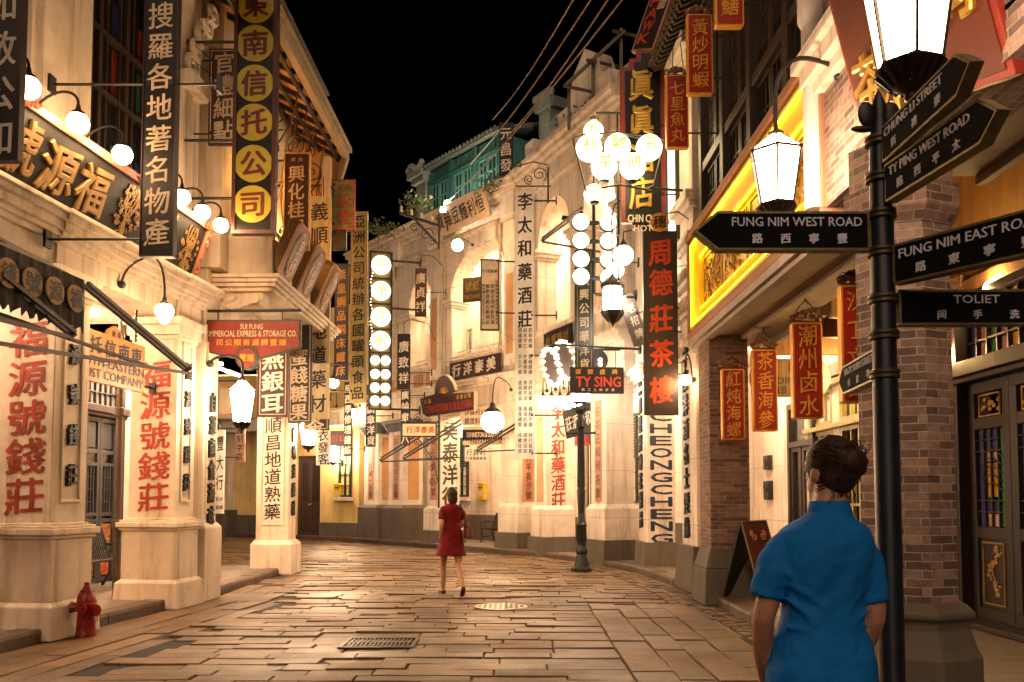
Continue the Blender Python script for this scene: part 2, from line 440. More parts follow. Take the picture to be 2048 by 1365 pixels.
# pavements and kerbs
FLAG = brick('flagstones', (.13, .10, .075), (.18, .145, .11), (.06, .05, .04), 1, .9, .6, .55)
REDP = paint('red_floor_paint', (.30, .075, .035), .6, .25, bump=.2)
def kerb_line(pts, wd=.26, h=.13):
    mb = MB()
    for a, b in zip(pts, pts[1:]):
        a, b = Vector((*a, 0)), Vector((*b, 0)); d = b - a; n = Vector((d.y, -d.x, 0)).normalized() * wd; L = d.length; k = max(1, round(L / 1.15))
        for i in range(k):
            p, q = a + d * (i / k + .004), a + d * ((i + 1) / k - .004); z = h + random.uniform(-.006, .004)
            r = n * random.uniform(.97, 1.0); s = n * .08
            vs = [p, q, q + r, p + r]; dn = n * .06
            top = [(p + n * .06, z), (q + n * .06, z), (q + r, z), (p + r, z)]
            mid = [(p + n * .0, z - .035), (q, z - .035), (q + r, z - .035), (p + r, z - .035)]
            V = [(v.x, v.y, -.06) for v in vs] + [(v.x, v.y, zz) for v, zz in mid] + [(v.x, v.y, zz) for v, zz in top]
            F = [(k0 * 4 + j, k0 * 4 + (j + 1) % 4, k0 * 4 + 4 + (j + 1) % 4, k0 * 4 + 4 + j) for k0 in (0, 1) for j in range(4)] + [(8, 9, 10, 11)]
            mb.add(V, F)
    return mb
KST = stone('kerb_granite', (.07, .045, .028), (.125, .08, .052), .6)
lk = [(kerbL(y), y) for y in (17.3, 15, 12.45)] + [(kerbL(y), y) for y in (12.2, 10, 8, 6, 4, 1, -3)]
struct(kerb_line(lk).build('left_kerb', KST))
rk = [p for p in KR]
struct(kerb_line(rk).build('right_kerb', KST))
lp = [(x - .2, y) for x, y in lk] + [(-9, -3), (-9, 17.3)]
struct(MB().hprism(lp[::-1] if False else lp, -.05, .118).build('left_pavement', FLAG, uv=True))
rp = [(x + .2, y) for x, y in KR] + [(-16, 60), (9, 60), (9, -2)]
struct(MB().hprism(rp[::-1], -.05, .118).build('right_pavement', FLAG, uv=True))

def ironwork(mb, pts, r): mb.tube(pts, r, 6)
def spiral(cx, cz, r0, r1, a0, turns, n=22, y=0, flip=1):
    out = []
    for i in range(n + 1):
        t = i / n; a = a0 + flip * turns * 2 * math.pi * t; r = r0 + (r1 - r0) * t
        out.append((cx + r * math.cos(a), y, cz + r * math.sin(a)))
    return out

def mould(mb, x0, x1, y0, y1, prof):
    """stacked courses (z0, z1, projection) round a block, each a little proud of the last"""
    for z0, z1, p in prof: mb.box(x0 - p, x1 + p, y0 - p, y1 + p, z0, z1)
def tube_light(label, p, q, k=16, group='fluorescent tubes'):
    p, q = Vector(p), Vector(q); t = thing('fluorescent_tube', label, 'tube light', p, 0, group)
    d = q - p
    MB().bar((0, 0, .035), d + Vector((0, 0, .035)), .05, .03).build('fitting', paint('white_enamel', (.75, .73, .68), .4), t)
    MB().tube([(0, 0, 0), d], .018, 8).build('tube', glow('tube_glow_%d' % k, WHITE, k * 5.5), t)
    return t
GLASSD = lambda: paint('dark_glass', (.015, .018, .020), .12, .3)

# ================================================================== left arcade house
A0 = (-4.82, 8.9); AR = math.atan2(1, .109)
A = thing('arcade_shophouse', 'cream plaster shophouse with square red-lettered pillars at the left edge', 'building', (*A0, 0), AR)
CR = CREAM()
def square_pillar(b, x0, x1, y0, y1, ztop, label=None):
    p = MB().box(x0, x1, y0, y1, .1, ztop).build('pillar', CR, b, .012)
    m = MB(); m.box(x0 - .055, x1 + .055, y0 - .055, y1 + .055, .38, 1.04)
    m.frustum((x0 - .13, x1 + .13, y0 - .13, y1 + .13), .0, (x0 - .11, x1 + .11, y0 - .11, y1 + .11), .34)
    m.frustum((x0 - .11, x1 + .11, y0 - .11, y1 + .11), .34, (x0 - .055, x1 + .055, y0 - .055, y1 + .055), .385)
    mould(m, x0, x1, y0, y1, [(1.04, 1.08, .085), (1.08, 1.15, .115), (1.15, 1.18, .08), (1.18, 1.205, .03)])
    m.build('pedestal', CR, p, .010)
    c = MB(); mould(c, x0, x1, y0, y1, [(ztop - .30, ztop - .24, .02), (ztop - .24, ztop - .10, .05), (ztop - .10, ztop, .09)])
    c.build('capital', CR, p, .008)
    return p
def niche_frame(x0, x1, z0, z1, p, y=-.003):
    MB().frame(x0, x1, z0, z1, .035, y - .02, y + .003).build('niche_frame', CR, p, .005)
RC = '福源號錢莊'
for (x0, x1) in ((0, .6), (2.57, 3.1)):
    p = square_pillar(A, x0, x1, 0, .66, 3.93)
    L = LB(off=.022); L.col(RC, -.30, 3.36, 1.28, .46, .40)
    L.build('red_lettering', INKR(), p, loc=(x0, 0, 0), rot=-R(90))
    niche_frame(x0 + .13, x1 - .12, 1.42, 3.62, p)
    L = LB(y=-.02, ext=.02, off=.03); L.col('源號錢莊' if x0 == 0 else RC, (x0 + x1) / 2, 3.25 if x0 == 0 else 3.42, 1.5, .17, .24)
    L.build('black_lettering', INK(), p)
ent = MB(); ent.box(-4.2, 3.12, .0, .68, 3.93, 4.16)
for z0, z1, pr in ((4.16, 4.22, .05), (4.22, 4.27, .10), (4.27, 4.36, .16), (4.36, 4.42, .22), (4.42, 4.47, .27)): ent.box(-4.2, 3.12 + pr, -pr, .68, z0, z1)
ent.build('entablature', CR, A, .008)
for x0, x1 in ((-.04, .64), (2.53, 3.14)):
    m = MB()
    for z0, z1, pr in ((3.932, 4.157, .03), (4.163, 4.218, .075), (4.223, 4.268, .125), (4.273, 4.358, .185), (4.363, 4.418, .245), (4.423, 4.468, .295)): m.box(x0 - pr * .6, x1 + pr * .6, -pr, .10, z0, z1)
    m.build('cornice_break', CR, A, .006)
up = MB()
for x0, x1 in ((-1.7, -1.45), (-.34, .69), (2.45, 3.3)): up.box(x0, x1, .12, .68, 4.47, 10)
up.box(-.25, .25, .05, .13, 4.47, 10); up.box(2.6, 2.95, .05, .13, 4.47, 10)
up.box(-4.2, -1.7, .12, .68, 4.47, 10); up.box(-1.45, -.34, .2, .68, 8.4, 10); up.box(.69, 2.45, .2, .68, 8.4, 10)
up.build('upper_wall', CR, A, .01)
def stained_window(b, x0, x1, z0, z1, y, nx):
    f = MB(); f.frame(x0, x1, z0, z1, .09, y - .04, y + .06)
    wx = (x1 - x0) / nx
    for i in range(1, nx): f.box(x0 + wx * i - .035, x0 + wx * i + .035, y - .03, y + .05, z0 + .09, z1 - .09)
    for z in (z0 + 1.15, z0 + 2.0, z0 + 2.75): f.box(x0 + .09, x1 - .09, y - .035, y + .04, z - .035, z + .035)
    for i in range(nx * 2): 
        xx = x0 + wx * (i + .5) / 2 + wx / 4 * 0
        f.box(xx - .012, xx + .012, y - .02, y + .03, z0 + .1, z1 - .1)
    w_ = f.build('stained_window', DKWOOD(), b)
    MB().box(x0 + .05, x1 - .05, y + .06, y + .07, z0, z1).build('glass', GLASSD(), w_)
    cols = {'blue_glass': (.03, .03, .14), 'red_glass': (.20, .03, .02), 'green_glass': (.03, .09, .05)}
    G = {k: MB() for k in cols}; ks = list(cols)
    for i in range(nx * 2):
        xa = x0 + wx * i / 2 + .06; xb = xa + wx / 2 - .12
        for (za, zb), k in zip(((z0 + 2.05, z0 + 2.7), (z0 + 2.8, z0 + 3.3), (z0 + 1.2, z0 + 1.45)), (1, 0, 2)): G[ks[(k + (i % 3 == 2)) % 3]].box(xa, xb, y + .045, y + .055, za, zb)
    for k in ks: G[k].build(k, paint(k, cols[k], .15, .3), w_)
stained_window(A, .69, 2.45, 4.5, 8.4, .42, 3); stained_window(A, -1.45, -.34, 4.5, 8.4, .42, 2)
bk = MB(); bk.box(-5, 3.95, 2.3, 2.55, .1, 4.0); bk.box(5.1, 8.4, 2.3, 2.55, .1, 4.0); bk.box(3.95, 5.1, 2.3, 2.55, 3.55, 4.0)
bk.build('back_wall', PALE(), A)
MB().box(-5, 8.4, .66, 2.55, 4.0, 4.1).build('arcade_ceiling', PALE(), A)
cb = MB()
for k in range(5): cb.tube([(x_, -.02 - .05 * k * .3 + yy * .2, 7.55 + zz) for x_, yy, zz in [(q[0], 0, q[2]) for q in spiral(2.75 + .12 * k, .25 * k, .16, .03, k, 1.5, 16)]], .045, 7)
cb.box(2.55, 3.2, -.12, .12, 7.2, 7.4); cb.build('carved_corbel', CR, A, smooth=True)
# panelled door in the back wall
dr = thing('panelled_door', 'dark panelled double door with glass lattice and red carved panels behind the left pillars', 'door', A.matrix_basis @ Vector((0, 0, 0)) if False else (0, 0, 0), 0)
dr.location = Matrix.Translation((*A0, 0)) @ Matrix.Rotation(AR, 4, 'Z') @ Vector((4.52, 2.3, .118)); dr.rotation_euler = (0, 0, AR)
f = MB(); f.box(-.57, -.45, -.08, .12, 0, 3.42); f.box(.45, .57, -.08, .12, 0, 3.42); f.box(-.45, .45, -.06, .1, 3.3, 3.42); f.box(-.66, .66, -.14, .1, 2.72, 2.84); f.box(-.60, .60, -.10, .1, 2.66, 2.72)
f.build('door_frame', DKWOOD(), dr, .008)
for s in (-1, 1):
    l = MB(); xa, xb = (-.445, -.005) if s < 0 else (.005, .445)
    l.frame(xa, xb, .02, 2.65, .07, 0, .05)
    for z in (.55, 1.0, 1.1, 1.9, 2.1): l.box(xa + .07, xb - .07, .003, .05, z - .03, z + .03)
    for i in range(1, 4): xx = xa + .07 + (xb - xa - .14) * i / 4; l.box(xx - .008, xx + .008, .01, .04, 1.13, 1.87)
    for z in (1.3, 1.5, 1.7): l.box(xa + .12, xb - .12, .012, .038, z - .008, z + .008)
    l.box(xa + .1, xb - .1, .02, .045, 2.16, 2.56)
    lf = l.build('door_leaf', paint('blue_black_timber', (.030, .032, .042), .4, .25), dr, .004)
    MB().box(xa + .07, xb - .07, .045, .055, 1.1, 1.9).build('glass', paint('pale_glass', (.16, .18, .20), .1), lf)
    c = MB()
    for z0, z1 in ((.62, .95), (.12, .48)): c.box(xa + .09, xb - .09, .015, .04, z0, z1)
    c.build('red_panel', REDL(), lf)
    g = MB()
    for z0, z1 in ((.62, .95), (.12, .48)):
        for i in range(14): g.sph((random.uniform(xa + .12, xb - .12), .012, random.uniform(z0 + .05, z1 - .05)), random.uniform(.015, .03), 6, 4, (1.3, .3, 1))
        g.frame(xa + .10, xb - .10, z0 + .01, z1 - .01, .012, .006, .014)
    g.build('gilt_carving', GOLD(), lf)
tr = MB()
for i in range(6): tr.box(-.43 + i * .145, -.43 + i * .145 + .02, .01, .05, 2.84, 3.3)
tr.box(-.43, .45, .01, .05, 3.05, 3.07); tt = tr.build('transom', DKWOOD(), dr); MB().box(-.43, .45, .05, .06, 2.84, 3.3).build('glass', paint('pale_glass', (.16, .18, .20), .1), tt)
def AP(x, y, z): return Matrix.Translation((*A0, 0)) @ Matrix.Rotation(AR, 4, 'Z') @ Vector((x, y, z))
for i, x in enumerate((-1.2, 1.5, 4.6, 6.8)):
    tube_light(['tube light in the first left arcade bay', 'tube light behind the second lettered pillar', 'tube light above the panelled door', 'tube light at the far end of the left arcade'][i], AP(x, 1.5, 3.93), AP(x + 1.1, 1.5, 3.93), 15)

# ================================================================== left corner house with bay
B0 = (-4.44, 12.2); BR_ = math.atan2(1, .016)
B = thing('bay_shophouse', 'narrow shophouse with a cream bay window and orange-lit eave', 'building', (*B0, 0), BR_)
def BP(x, y, z): return Matrix.Translation((*B0, 0)) @ Matrix.Rotation(BR_, 4, 'Z') @ Vector((x, y, z))
p = MB().box(0, .55, 0, .34, 0, 4.0).build('pillar', CR, B, .012)
m = MB(); m.box(-.05, .62, -.07, .38, 0, 1.05); m.frustum((-.05, .62, -.07, .38), 1.05, (0, .56, -.01, .34), 1.12); m.build('pedestal', CR, p, .012)
niche_frame(.08, .48, 1.25, 3.75, p)
L = LB(y=-.02, ext=.02, off=.03); L.col('自運南食海味', .28, 3.05, 1.05, .24, .30); L.build('black_lettering', INK(), p)
p = MB().box(4.45, 5.0, 0, .64, 0, 4.0).build('pillar', CR, B, .012)
m = MB(); m.box(4.37, 5.08, -.09, .72, 0, .58); m.frustum((4.37, 5.08, -.09, .72), .58, (4.43, 5.02, -.02, .66), .66); m.build('pedestal', CR, p, .012)
MB().frame(-.55, -.09, .95, 3.55, .03, -.018, .003).build('panel_frame', CR, p, .004, loc=(4.45, 0, 0), rot=-R(90))
L = LB(off=.012); L.col('義順昌地道熟藥', -.32, 3.42, 1.05, .34); L.build('black_lettering', INK(), p, loc=(4.45, 0, 0), rot=-R(90))
L = LB(y=-.015, ext=.015, off=.03); L.col('各省地道藥材', 4.72, 3.3, 1.1, .24, .3); L.build('side_lettering', INK(), p)
m = MB(); m.box(-.0, 5.0, .02, .6, 4.0, 4.62); m.box(-.02, .25, -.0, .64, 3.62, 4.0)
for z0, z1, pr in ((4.0, 4.07, .07), (4.07, 4.12, .03), (4.5, 4.56, .05)): m.box(.56, 5.0 + pr, .02 - pr, .3, z0 + .002, z1)
m.build('beam', CR, B, .008)
bay = MB(); bay.box(.62, 4.6, -.75, .3, 4.86, 5.5); bay.box(.60, .72, -.77, -.63, 4.85, 5.56); 
bay.box(.60, .70, -.79, .3, 5.42, 5.52)
for z0, z1, pr in ((4.62, 4.68, .04), (4.68, 4.74, .09), (4.74, 4.80, .13), (4.80, 4.86, .17)): bay.box(.62 - pr, 4.6 + pr, -.75 - pr, .35, z0, z1)
by = bay.build('bay', CR, B, .008)
sb = MB()                                                           # scroll bracket below the bay
prof = [(.30, 4.62), (.30, 3.75), (.22, 3.7), (.14, 3.86), (.05, 4.10), (-.15, 4.32), (-.40, 4.42), (-.56, 4.44), (-.62, 4.52), (-.62, 4.62)]
sb.add([(.66, y, z) for y, z in prof] + [(1.0, y, z) for y, z in prof], [tuple(range(len(prof) - 1, -1, -1))[::1], tuple(range(len(prof), 2 * len(prof)))] + [(i, (i + 1) % len(prof), len(prof) + (i + 1) % len(prof), len(prof) + i) for i in range(len(prof))])
sc2 = sb.build('scroll_bracket', CR, B)
r_ = MB(); pts = spiral(.08, 4.2, .24, .04, R(200), 2.1, 36, 0, 1)
r_.tube([(.645, a, c) for a, b_, c in pts], .026, 6); r_.tube([(.645, .28 - .86 * t, 3.8 + .66 * (1 - (1 - t) ** 2.2)) for t in [i / 14 for i in range(15)]], .024, 6)
r_.tube([(.645, -.12 + .1 * math.sin(t * 5), 4.36 + .2 * t) for t in [i / 8 for i in range(9)]], .025, 6); r_.lathe([(.06, .6), (.085, .64), (.085, 1.02), (.06, 1.05)], 12, (0, 0, 0)) if False else None
r_.build('scroll_relief', CR, sc2, smooth=True)
MB().tube([(.55, -.52, 4.50), (1.1, -.52, 4.50)], .075, 14).build('scroll_end', CR, sc2, smooth=True)
uw = MB(); uw.box(.3, 5.0, .1, .6, 4.62, 9.2); uw.box(.62, .78, -.74, -.58, 5.5, 8.3); uw.box(4.44, 4.6, -.74, -.58, 5.5, 8.3); uw.box(.25, .75, -.1, .3, 4.9, 9.0)
uw.build('upper_wall', CR, B, .01)
rl = MB()
for i in range(34): 
    a = .8 + i * .111
    rl.tube(spiral(a, 5.60, .045, .012, 0, 1.2, 8, -.70), .008, 5)
rl.bar((.72, -.7, 5.66), (4.5, -.7, 5.66), .025); rl.bar((.72, -.7, 5.53), (4.5, -.7, 5.53), .02)
for i in range(9): rl.tube(spiral(-.64 + i * .105, 5.60, .042, .012, 0, 1.2, 8, 0), .008, 5) if False else rl.tube([(.66, -.6 + i * .1 + .04 * math.cos(t), 5.60 + .045 * math.sin(t)) for t in [k * .7 for k in range(9)]], .008, 5)
rl.bar((.66, -.65, 5.66), (.66, .3, 5.66), .025)
rl.build('balcony_railing', IRON(), B)
# tiled eave over the bay, seen from below
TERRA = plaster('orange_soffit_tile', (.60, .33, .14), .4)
ev = MB()
n_ = 13
for i in range(n_): 
    a0, a1 = -1.6 + i * .5, -1.6 + (i + 1) * .5 - .02
    for j in range(4):
        ya, yb = -.88 + j * .40, -.88 + (j + 1) * .40 - .02
        z = lambda y: 8.47 + (y + .88) * .50
        if a1 < 4.9: ev.add([(a0, ya, z(ya)), (a1, ya, z(ya)), (a1, yb, z(yb)), (a0, yb, z(yb)), (a0, ya, z(ya) + .05), (a1, ya, z(ya) + .05), (a1, yb, z(yb) + .05), (a0, yb, z(yb) + .05)], [(0, 3, 2, 1), (4, 5, 6, 7), (0, 1, 5, 4), (1, 2, 6, 5), (2, 3, 7, 6), (3, 0, 4, 7)])
roof = ev.build('eave_roof', TERRA, B)
rf = MB()
for i in range(14):
    a = -1.61 + i * .5
    rf.bar((a, -.88, 8.43), (a, .68, 9.21), .05, .09)
for y in (-.8, -.4, 0, .4): rf.bar((-1.7, y, 8.36 + (y + .88) * .5), (4.9, y, 8.36 + (y + .88) * .5), .05, .07)
rf.build('rafters', DKWOOD(), roof)
ea = MB(); ea.bar((-1.7, -.95, 8.50), (4.95, -.95, 8.50), .12, .16); ea.bar((-1.7, -1.02, 8.62), (4.95, -1.02, 8.62), .10, .10); ea.bar((4.93, -.95, 8.50), (4.93, -.55, 7.1), .16, .12); ea.bar((4.93, -.55, 7.1), (4.93, .4, 7.0), .12, .12)
ea.build('gutter', plaster('weathered_gutter', (.34, .26, .16), .6), roof)
MB().box(-1.7, 4.9, -.6, .9, 9.75, 9.8).build('roof_top', GREYST(), roof)
MB().add([(4.9, -.88, 8.5), (4.9, .7, 9.5), (4.9, .7, 7.05), (4.9, -.5, 7.05)], [(0, 1, 2, 3)]).add([(4.95, -.88, 8.5), (4.95, .7, 9.5), (4.95, .7, 7.05), (4.95, -.5, 7.05)], [(3, 2, 1, 0)]).build('end_panel', TERRA, roof)
for x in (1.0, 2.2, 3.4, 4.5):                                      # iron scroll brackets below the eave
    ib = MB()
    ib.bar((x, .08, 7.3), (x, -.8, 7.3), .025)
    ib.tube([(x, .08 - .8 * t, 7.3 + 1.0 * t * t) for t in [i / 8 for i in range(9)]], .014, 5)
    for cy, cz, r0 in ((-.25, 7.5, .16), (-.65, 7.55, .2), (-.2, 7.85, .14), (-.6, 7.95, .12)):
        ib.tube([(x, p_[0], p_[2]) for p_ in spiral(cy, cz, r0, .03, 1, 1.5, 16)], .012, 5)
    ib.build('iron_bracket', IRON(), B)
cw = MB()
for i in range(9):
    x0 = random.uniform(1.5, 4.6); cw.tube([(x0 + .3 * math.sin(t * 3 + i) + t * .4, -.7 + .4 * t + .12 * math.sin(5 * t + i), 8.4 - 2.6 * t) for t in [k / 14 for k in range(15)]], .012, 5)
cw.build('creeping_vine', paint('vine_stem', (.10, .05, .03), .7), B)
MB().box(-.3, 5.0, 2.32, 2.5, .1, 4.0).build('back_wall', PALE(), B)
MB().box(.0, 5.0, .6, 2.5, 4.0, 4.1).build('arcade_ceiling', PALE(), B)
tube_light('tube light across the arcade beside the red hanging board', BP(1.3, .75, 3.92), BP(1.3, 1.95, 3.92), 18)
tube_light('tube light deeper in the arcade behind the pillar', BP(3.2, .9, 3.92), BP(3.2, 2.0, 3.92), 16)

# ================================================================== far yellow house
C0A = (-10.6, 33.3)
CR0 = math.atan2(-2.5, 3.8)
PH = thing('yellow_shophouse', 'far yellow-lit shophouse with a brown double door at the end of the lane', 'building', (-9.4, 33.0, 0), CR0)
YP = YELLOWP()
m = MB(); m.box(-9, 1.55, .0, .3, .1, 4.1); m.box(2.75, 4.7, .0, .3, .1, 4.1); m.box(1.55, 2.75, 0, .3, 3.1, 4.1); m.box(-9, 4.7, .1, .4, 4.1, 8.6)
m.build('wall', YP, PH, .01)
m = MB(); m.box(-9, 1.5, -.09, .05, 0, .85); m.box(2.8, 4.7, -.09, .05, 0, .62); m.build('plinth', GREYST(), PH, .01)
for x0 in (.55, -2.6):
    p = MB().box(x0, x0 + .62, -.55, -.02, .1, 4.1).build('pillar', PALE(), PH, .01)
    MB().box(x0 - .1, x0 + .72, -.65, .0, 0, 1.05).build('pedestal', GREYST(), p, .012)
    MB().box(x0 + .17, x0 + .45, -.565, -.54, 1.3, 3.6).build('inset_panel', PINK(), p)
    if x0 > 0:
        L = LB(y=-.572, off=.02, brush=0)
        for i, c in enumerate('TO PHARMACY'):
            if c != ' ': L.word(c, x0 + .22, x0 + .40, 3.36 - i * .2, 3.50 - i * .2)
        L.build('red_lettering', INKR(), p)
m = MB(); m.box(-9, 4.75, -.62, .3, 4.1, 4.6); m.box(-9, 4.75, -.72, .3, 4.6, 4.72); m.build('entablature', PALE(), PH, .01)
d = MB(); d.frame(1.55, 2.75, .12, 3.1, .09, .02, .2)
df = d.build('door', wood('brown_timber', (.11, .055, .036)), PH, .006)
for xa, xb in ((1.64, 2.145), (2.155, 2.66)):
    l = MB(); l.frame(xa, xb, .14, 3.0, .075, .06, .13); l.box(xa + .07, xb - .07, .065, .13, 1.2, 1.32); l.box(xa + .07, xb - .07, .09, .13, .2, 2.95)
    l.box(xa + .11, xb - .11, .07, .1, .3, .65); l.box(xa + .11, xb - .11, .07, .1, .75, 1.1)
    lf = l.build('leaf', wood('brown_timber', (.11, .055, .036)), df, .004)
    g = MB(); g.archwall(xa + .1, xb - .1, 1.4, 2.8, [], .075, .088); g.build('louvred_panel', wood('dark_brown_louvre', (.04, .022, .016)), lf)
MB().sph((2.1, .05, 1.28), .035, 8, 6).sph((2.2, .05, 1.28), .035, 8, 6).build('handle', GOLD(), df, smooth=True)
GREENW = lambda: wood('green_timber', (.035, .075, .058))
def shutter_window(b, x0, x1, z0, z1, y, sill=True, mat=None):
    mat = mat or GREENW(); f = MB(); f.frame(x0, x1, z0, z1, .07, y - .05, y + .05); xm = (x0 + x1) / 2; zm = z0 + (z1 - z0) * .52
    f.box(x0 + .07, x1 - .07, y - .04, y + .04, zm - .035, zm + .035); f.box(xm - .03, xm + .03, y - .035, y + .03, z0 + .07, zm - .035); f.box(xm - .03, xm + .03, y - .035, y + .03, zm + .035, z1 - .07)
    n = 12
    for i in range(n):
        z = zm + .06 + (z1 - zm - .15) * i / n
        f.add([(x0 + .07, y - .03, z), (x1 - .07, y - .03, z), (x1 - .07, y + .02, z + .06), (x0 + .07, y + .02, z + .06)], [(0, 1, 2, 3)])
    for k in (1, 2): f.box(x0 + .07, x1 - .07, y - .02, y + .02, z0 + (zm - z0) * k / 3 - .012, z0 + (zm - z0) * k / 3 + .012)
    w_ = f.build('shutter_window', mat, b)
    MB().box(x0 + .05, x1 - .05, y + .035, y + .045, z0 + .05, z1 - .05).build('glass', GLASSD(), w_)
    if sill: MB().box(x0 - .12, x1 + .12, y - .18, y + .0, z0 - .14, z0 - .01).build('sill', PALE(), w_, .01)
shutter_window(PH, 3.75, 4.35, 1.55, 3.9, -.03)

# ================================================================== curved arcade range
def LF(origin, ang):
    M = Matrix.Translation((*origin, 0)) @ Matrix.Rotation(ang, 4, 'Z')
    return lambda x, y, z: M @ Vector((x, y, z))
def side_letters(p, x1, y0, y1, txt, zt, zb, w_, mat, h=None, **k):
    L = LB(**k); L.col(txt, (y0 + y1) / 2 * -1 if False else -(y0 + y1) / 2, zt, zb, w_, h) if False else None
    L.col(txt, (y0 + y1) / 2, zt, zb, w_, h)
    return L.build('lettering', mat, p, loc=(x1, 0, 0), rot=R(90))
C1O, C1R = (-5.6, 30.5), math.atan2(-.782, .623)
C1 = thing('curved_arcade_house', 'cream arcade house with a wide arched loggia at the bend of the street', 'building', (*C1O, 0), C1R)
P1 = LF(C1O, C1R)
PL = PALE()
def plain_pillar(b, x0, x1, y0, y1, ztop, ped=1.2, base=.52, mat=None, pedmat=None, panels=False):
    mat = mat or PL
    p = MB().box(x0, x1, y0, y1, .05, ztop).build('pillar', mat, b, .012)
    m = MB(); m.box(x0 - .09, x1 + .09, y0 - .09, y1 + .09, base, ped); m.frustum((x0 - .09, x1 + .09, y0 - .09, y1 + .09), ped, (x0 - .01, x1 + .01, y0 - .01, y1 + .01), ped + .1)
    m.build('pedestal', pedmat or mat, p, .012)
    MB().frustum((x0 - .17, x1 + .17, y0 - .17, y1 + .17), 0, (x0 - .14, x1 + .14, y0 - .14, y1 + .14), base - .004).build('plinth', GREYST(), p, .012)
    c = MB(); mould(c, x0, x1, y0, y1, [(ztop - .34, ztop - .29, .03), (ztop - .24, ztop - .17, .05), (ztop - .17, ztop - .08, .10), (ztop - .08, ztop, .15)]); c.build('capital', mat, p, .006)
    return p
def panel_pillar(b, x0, x1, txt):
    """pink-panelled pillar on a dark pedestal with a fluted capital"""
    p = MB().box(x0, x1, 0, .72, .05, 4.1).build('pillar', PL, b, .01)
    m = MB(); m.box(x0 - .16, x1 + .16, -.16, .86, 0, 1.18); m.frustum((x0 - .16, x1 + .16, -.16, .86), 1.18, (x0 - .04, x1 + .04, -.04, .76), 1.28); m.build('pedestal', GREYST(), p, .012)
    c = MB(); c.frustum((x0 - .03, x1 + .03, -.03, .75), 3.72, (x0 - .16, x1 + .16, -.16, .88), 3.98); c.box(x0 - .2, x1 + .2, -.2, .92, 3.98, 4.1)
    for i in range(9):
        xx = x0 + (x1 - x0) * (i + .5) / 9; c.bar((xx, -.05, 3.74), (xx, -.18, 3.97), .04)
        yy = .72 * (i + .5) / 9; c.bar((x1 + .05, yy, 3.74), (x1 + .18, yy, 3.97), .04)
    c.build('capital', plaster('blue_grey_stone', (.16, .17, .18), .4), p)
    xm = (x0 + x1) / 2
    m = MB().box(xm - .2, xm + .2, -.012, .002, 1.45, 3.6).build('front_panel', PINK(), p)
    m = MB().box(-.21, .21, -.012, .002, 1.45, 3.6).build('side_panel', plaster('orange_panel', (.55, .30, .13), .3), p, loc=(x1, .36, 0), rot=R(90))
    L = LB(y=-.016, off=.02); L.col(txt, xm, 3.5, 1.5, .24); L.build('dark_lettering', paint('brown_paint', (.10, .018, .014), .5), p)
    return p
panel_pillar(C1, .6, 1.6, '度局全針破一天意'); panel_pillar(C1, 2.3, 3.3, '和邦原婦同千里電')
p = plain_pillar(C1, 4.7, 5.45, 0, .72, 4.1, 1.15, .5)
L = LB(off=.03, brush=.02); L.col('美泰洋行', .35, 3.95, 1.2, .6); L.build('black_lettering', paint('dark_green_paint', (.025, .032, .024), .5), p, loc=(5.45, 0, 0), rot=R(90))
MB().box(4.88, 5.27, -.012, .002, 1.45, 3.6).build('front_panel', PINK(), p); L = LB(y=-.016); L.col('通行銀行號', 5.07, 3.5, 1.5, .24); L.build('dark_lettering', paint('brown_paint', (.10, .018, .014), .5), p)
p = plain_pillar(C1, 8.55, 9.25, 0, .75, 4.1, 1.25, .55)
MB().box(-.2, .2, -.012, .002, 1.4, 3.6).build('side_panel', PINK(), p, loc=(9.25, .36, 0), rot=R(90))
L = LB(y=-.016); L.col('福利公大平長沙號', .36, 3.5, 1.45, .22); L.build('dark_lettering', paint('brown_paint', (.10, .018, .014), .5), p, loc=(9.25, 0, 0), rot=R(90))
e = MB(); e.box(-.2, 9.3, .0, .72, 4.1, 4.75)
for z0, z1, pr in ((4.3, 4.36, .03), (4.75, 4.83, .06), (4.83, 4.92, .14), (4.92, 5.0, .2)): e.box(-.2, 9.3, -pr, .72, z0 + .001, z1)
e.box(-.2, 9.3, .08, .5, 5.0, 5.58); e.box(-.2, 9.3, .03, .55, 5.58, 5.70)
e.build('entablature', PL, C1, .008)
for x0, x1 in ((1.0, 1.9), (2.2, 3.1), (3.75, 4.3), (4.5, 5.3)): MB().box(x0, x1, .05, .082, 5.1, 5.5).build('parapet_panel', plaster('orange_panel', (.55, .30, .13), .3), C1)
u = MB(); u.archwall(-.2, 9.3, 7.55, 9.35, [(.75, 2.15, 7.6, 8.6), (3.55, 4.95, 7.6, 8.6), (5.95, 8.8, 7.6, 8.9)], .05, .6, 16)
for x0, x1 in ((-.2, .75), (2.15, 3.55), (4.95, 5.95), (8.8, 9.3)):
    u.box(x0, x1, .05, .6, 5.7, 7.551)
u.build('loggia_wall', PL, C1, .0)
for x0, x1 in ((2.15, 3.55), (4.95, 5.95), (8.8, 9.3)):
    u = MB(); mould(u, x0 + .02, x1 - .02, .08, .57, [(7.35, 7.42, .06), (7.42, 7.52, .11), (7.52, 7.60, .16)]); u.build('impost', PL, C1, .006)
for x in (5.2, 9.0):
    pl = MB(); pl.box(x - .32, x + .32, -.06, .05, 5.2, 9.3); pl.box(x - .22, x + .22, -.10, -.06, 5.35, 7.9); q = pl.build('pilaster', PL, C1, .02)
    MB().box(x - .15, x + .15, -.112, -.098, 5.5, 7.75).build('inset_panel', plaster('orange_panel', (.55, .30, .13), .3), q)
c = MB()
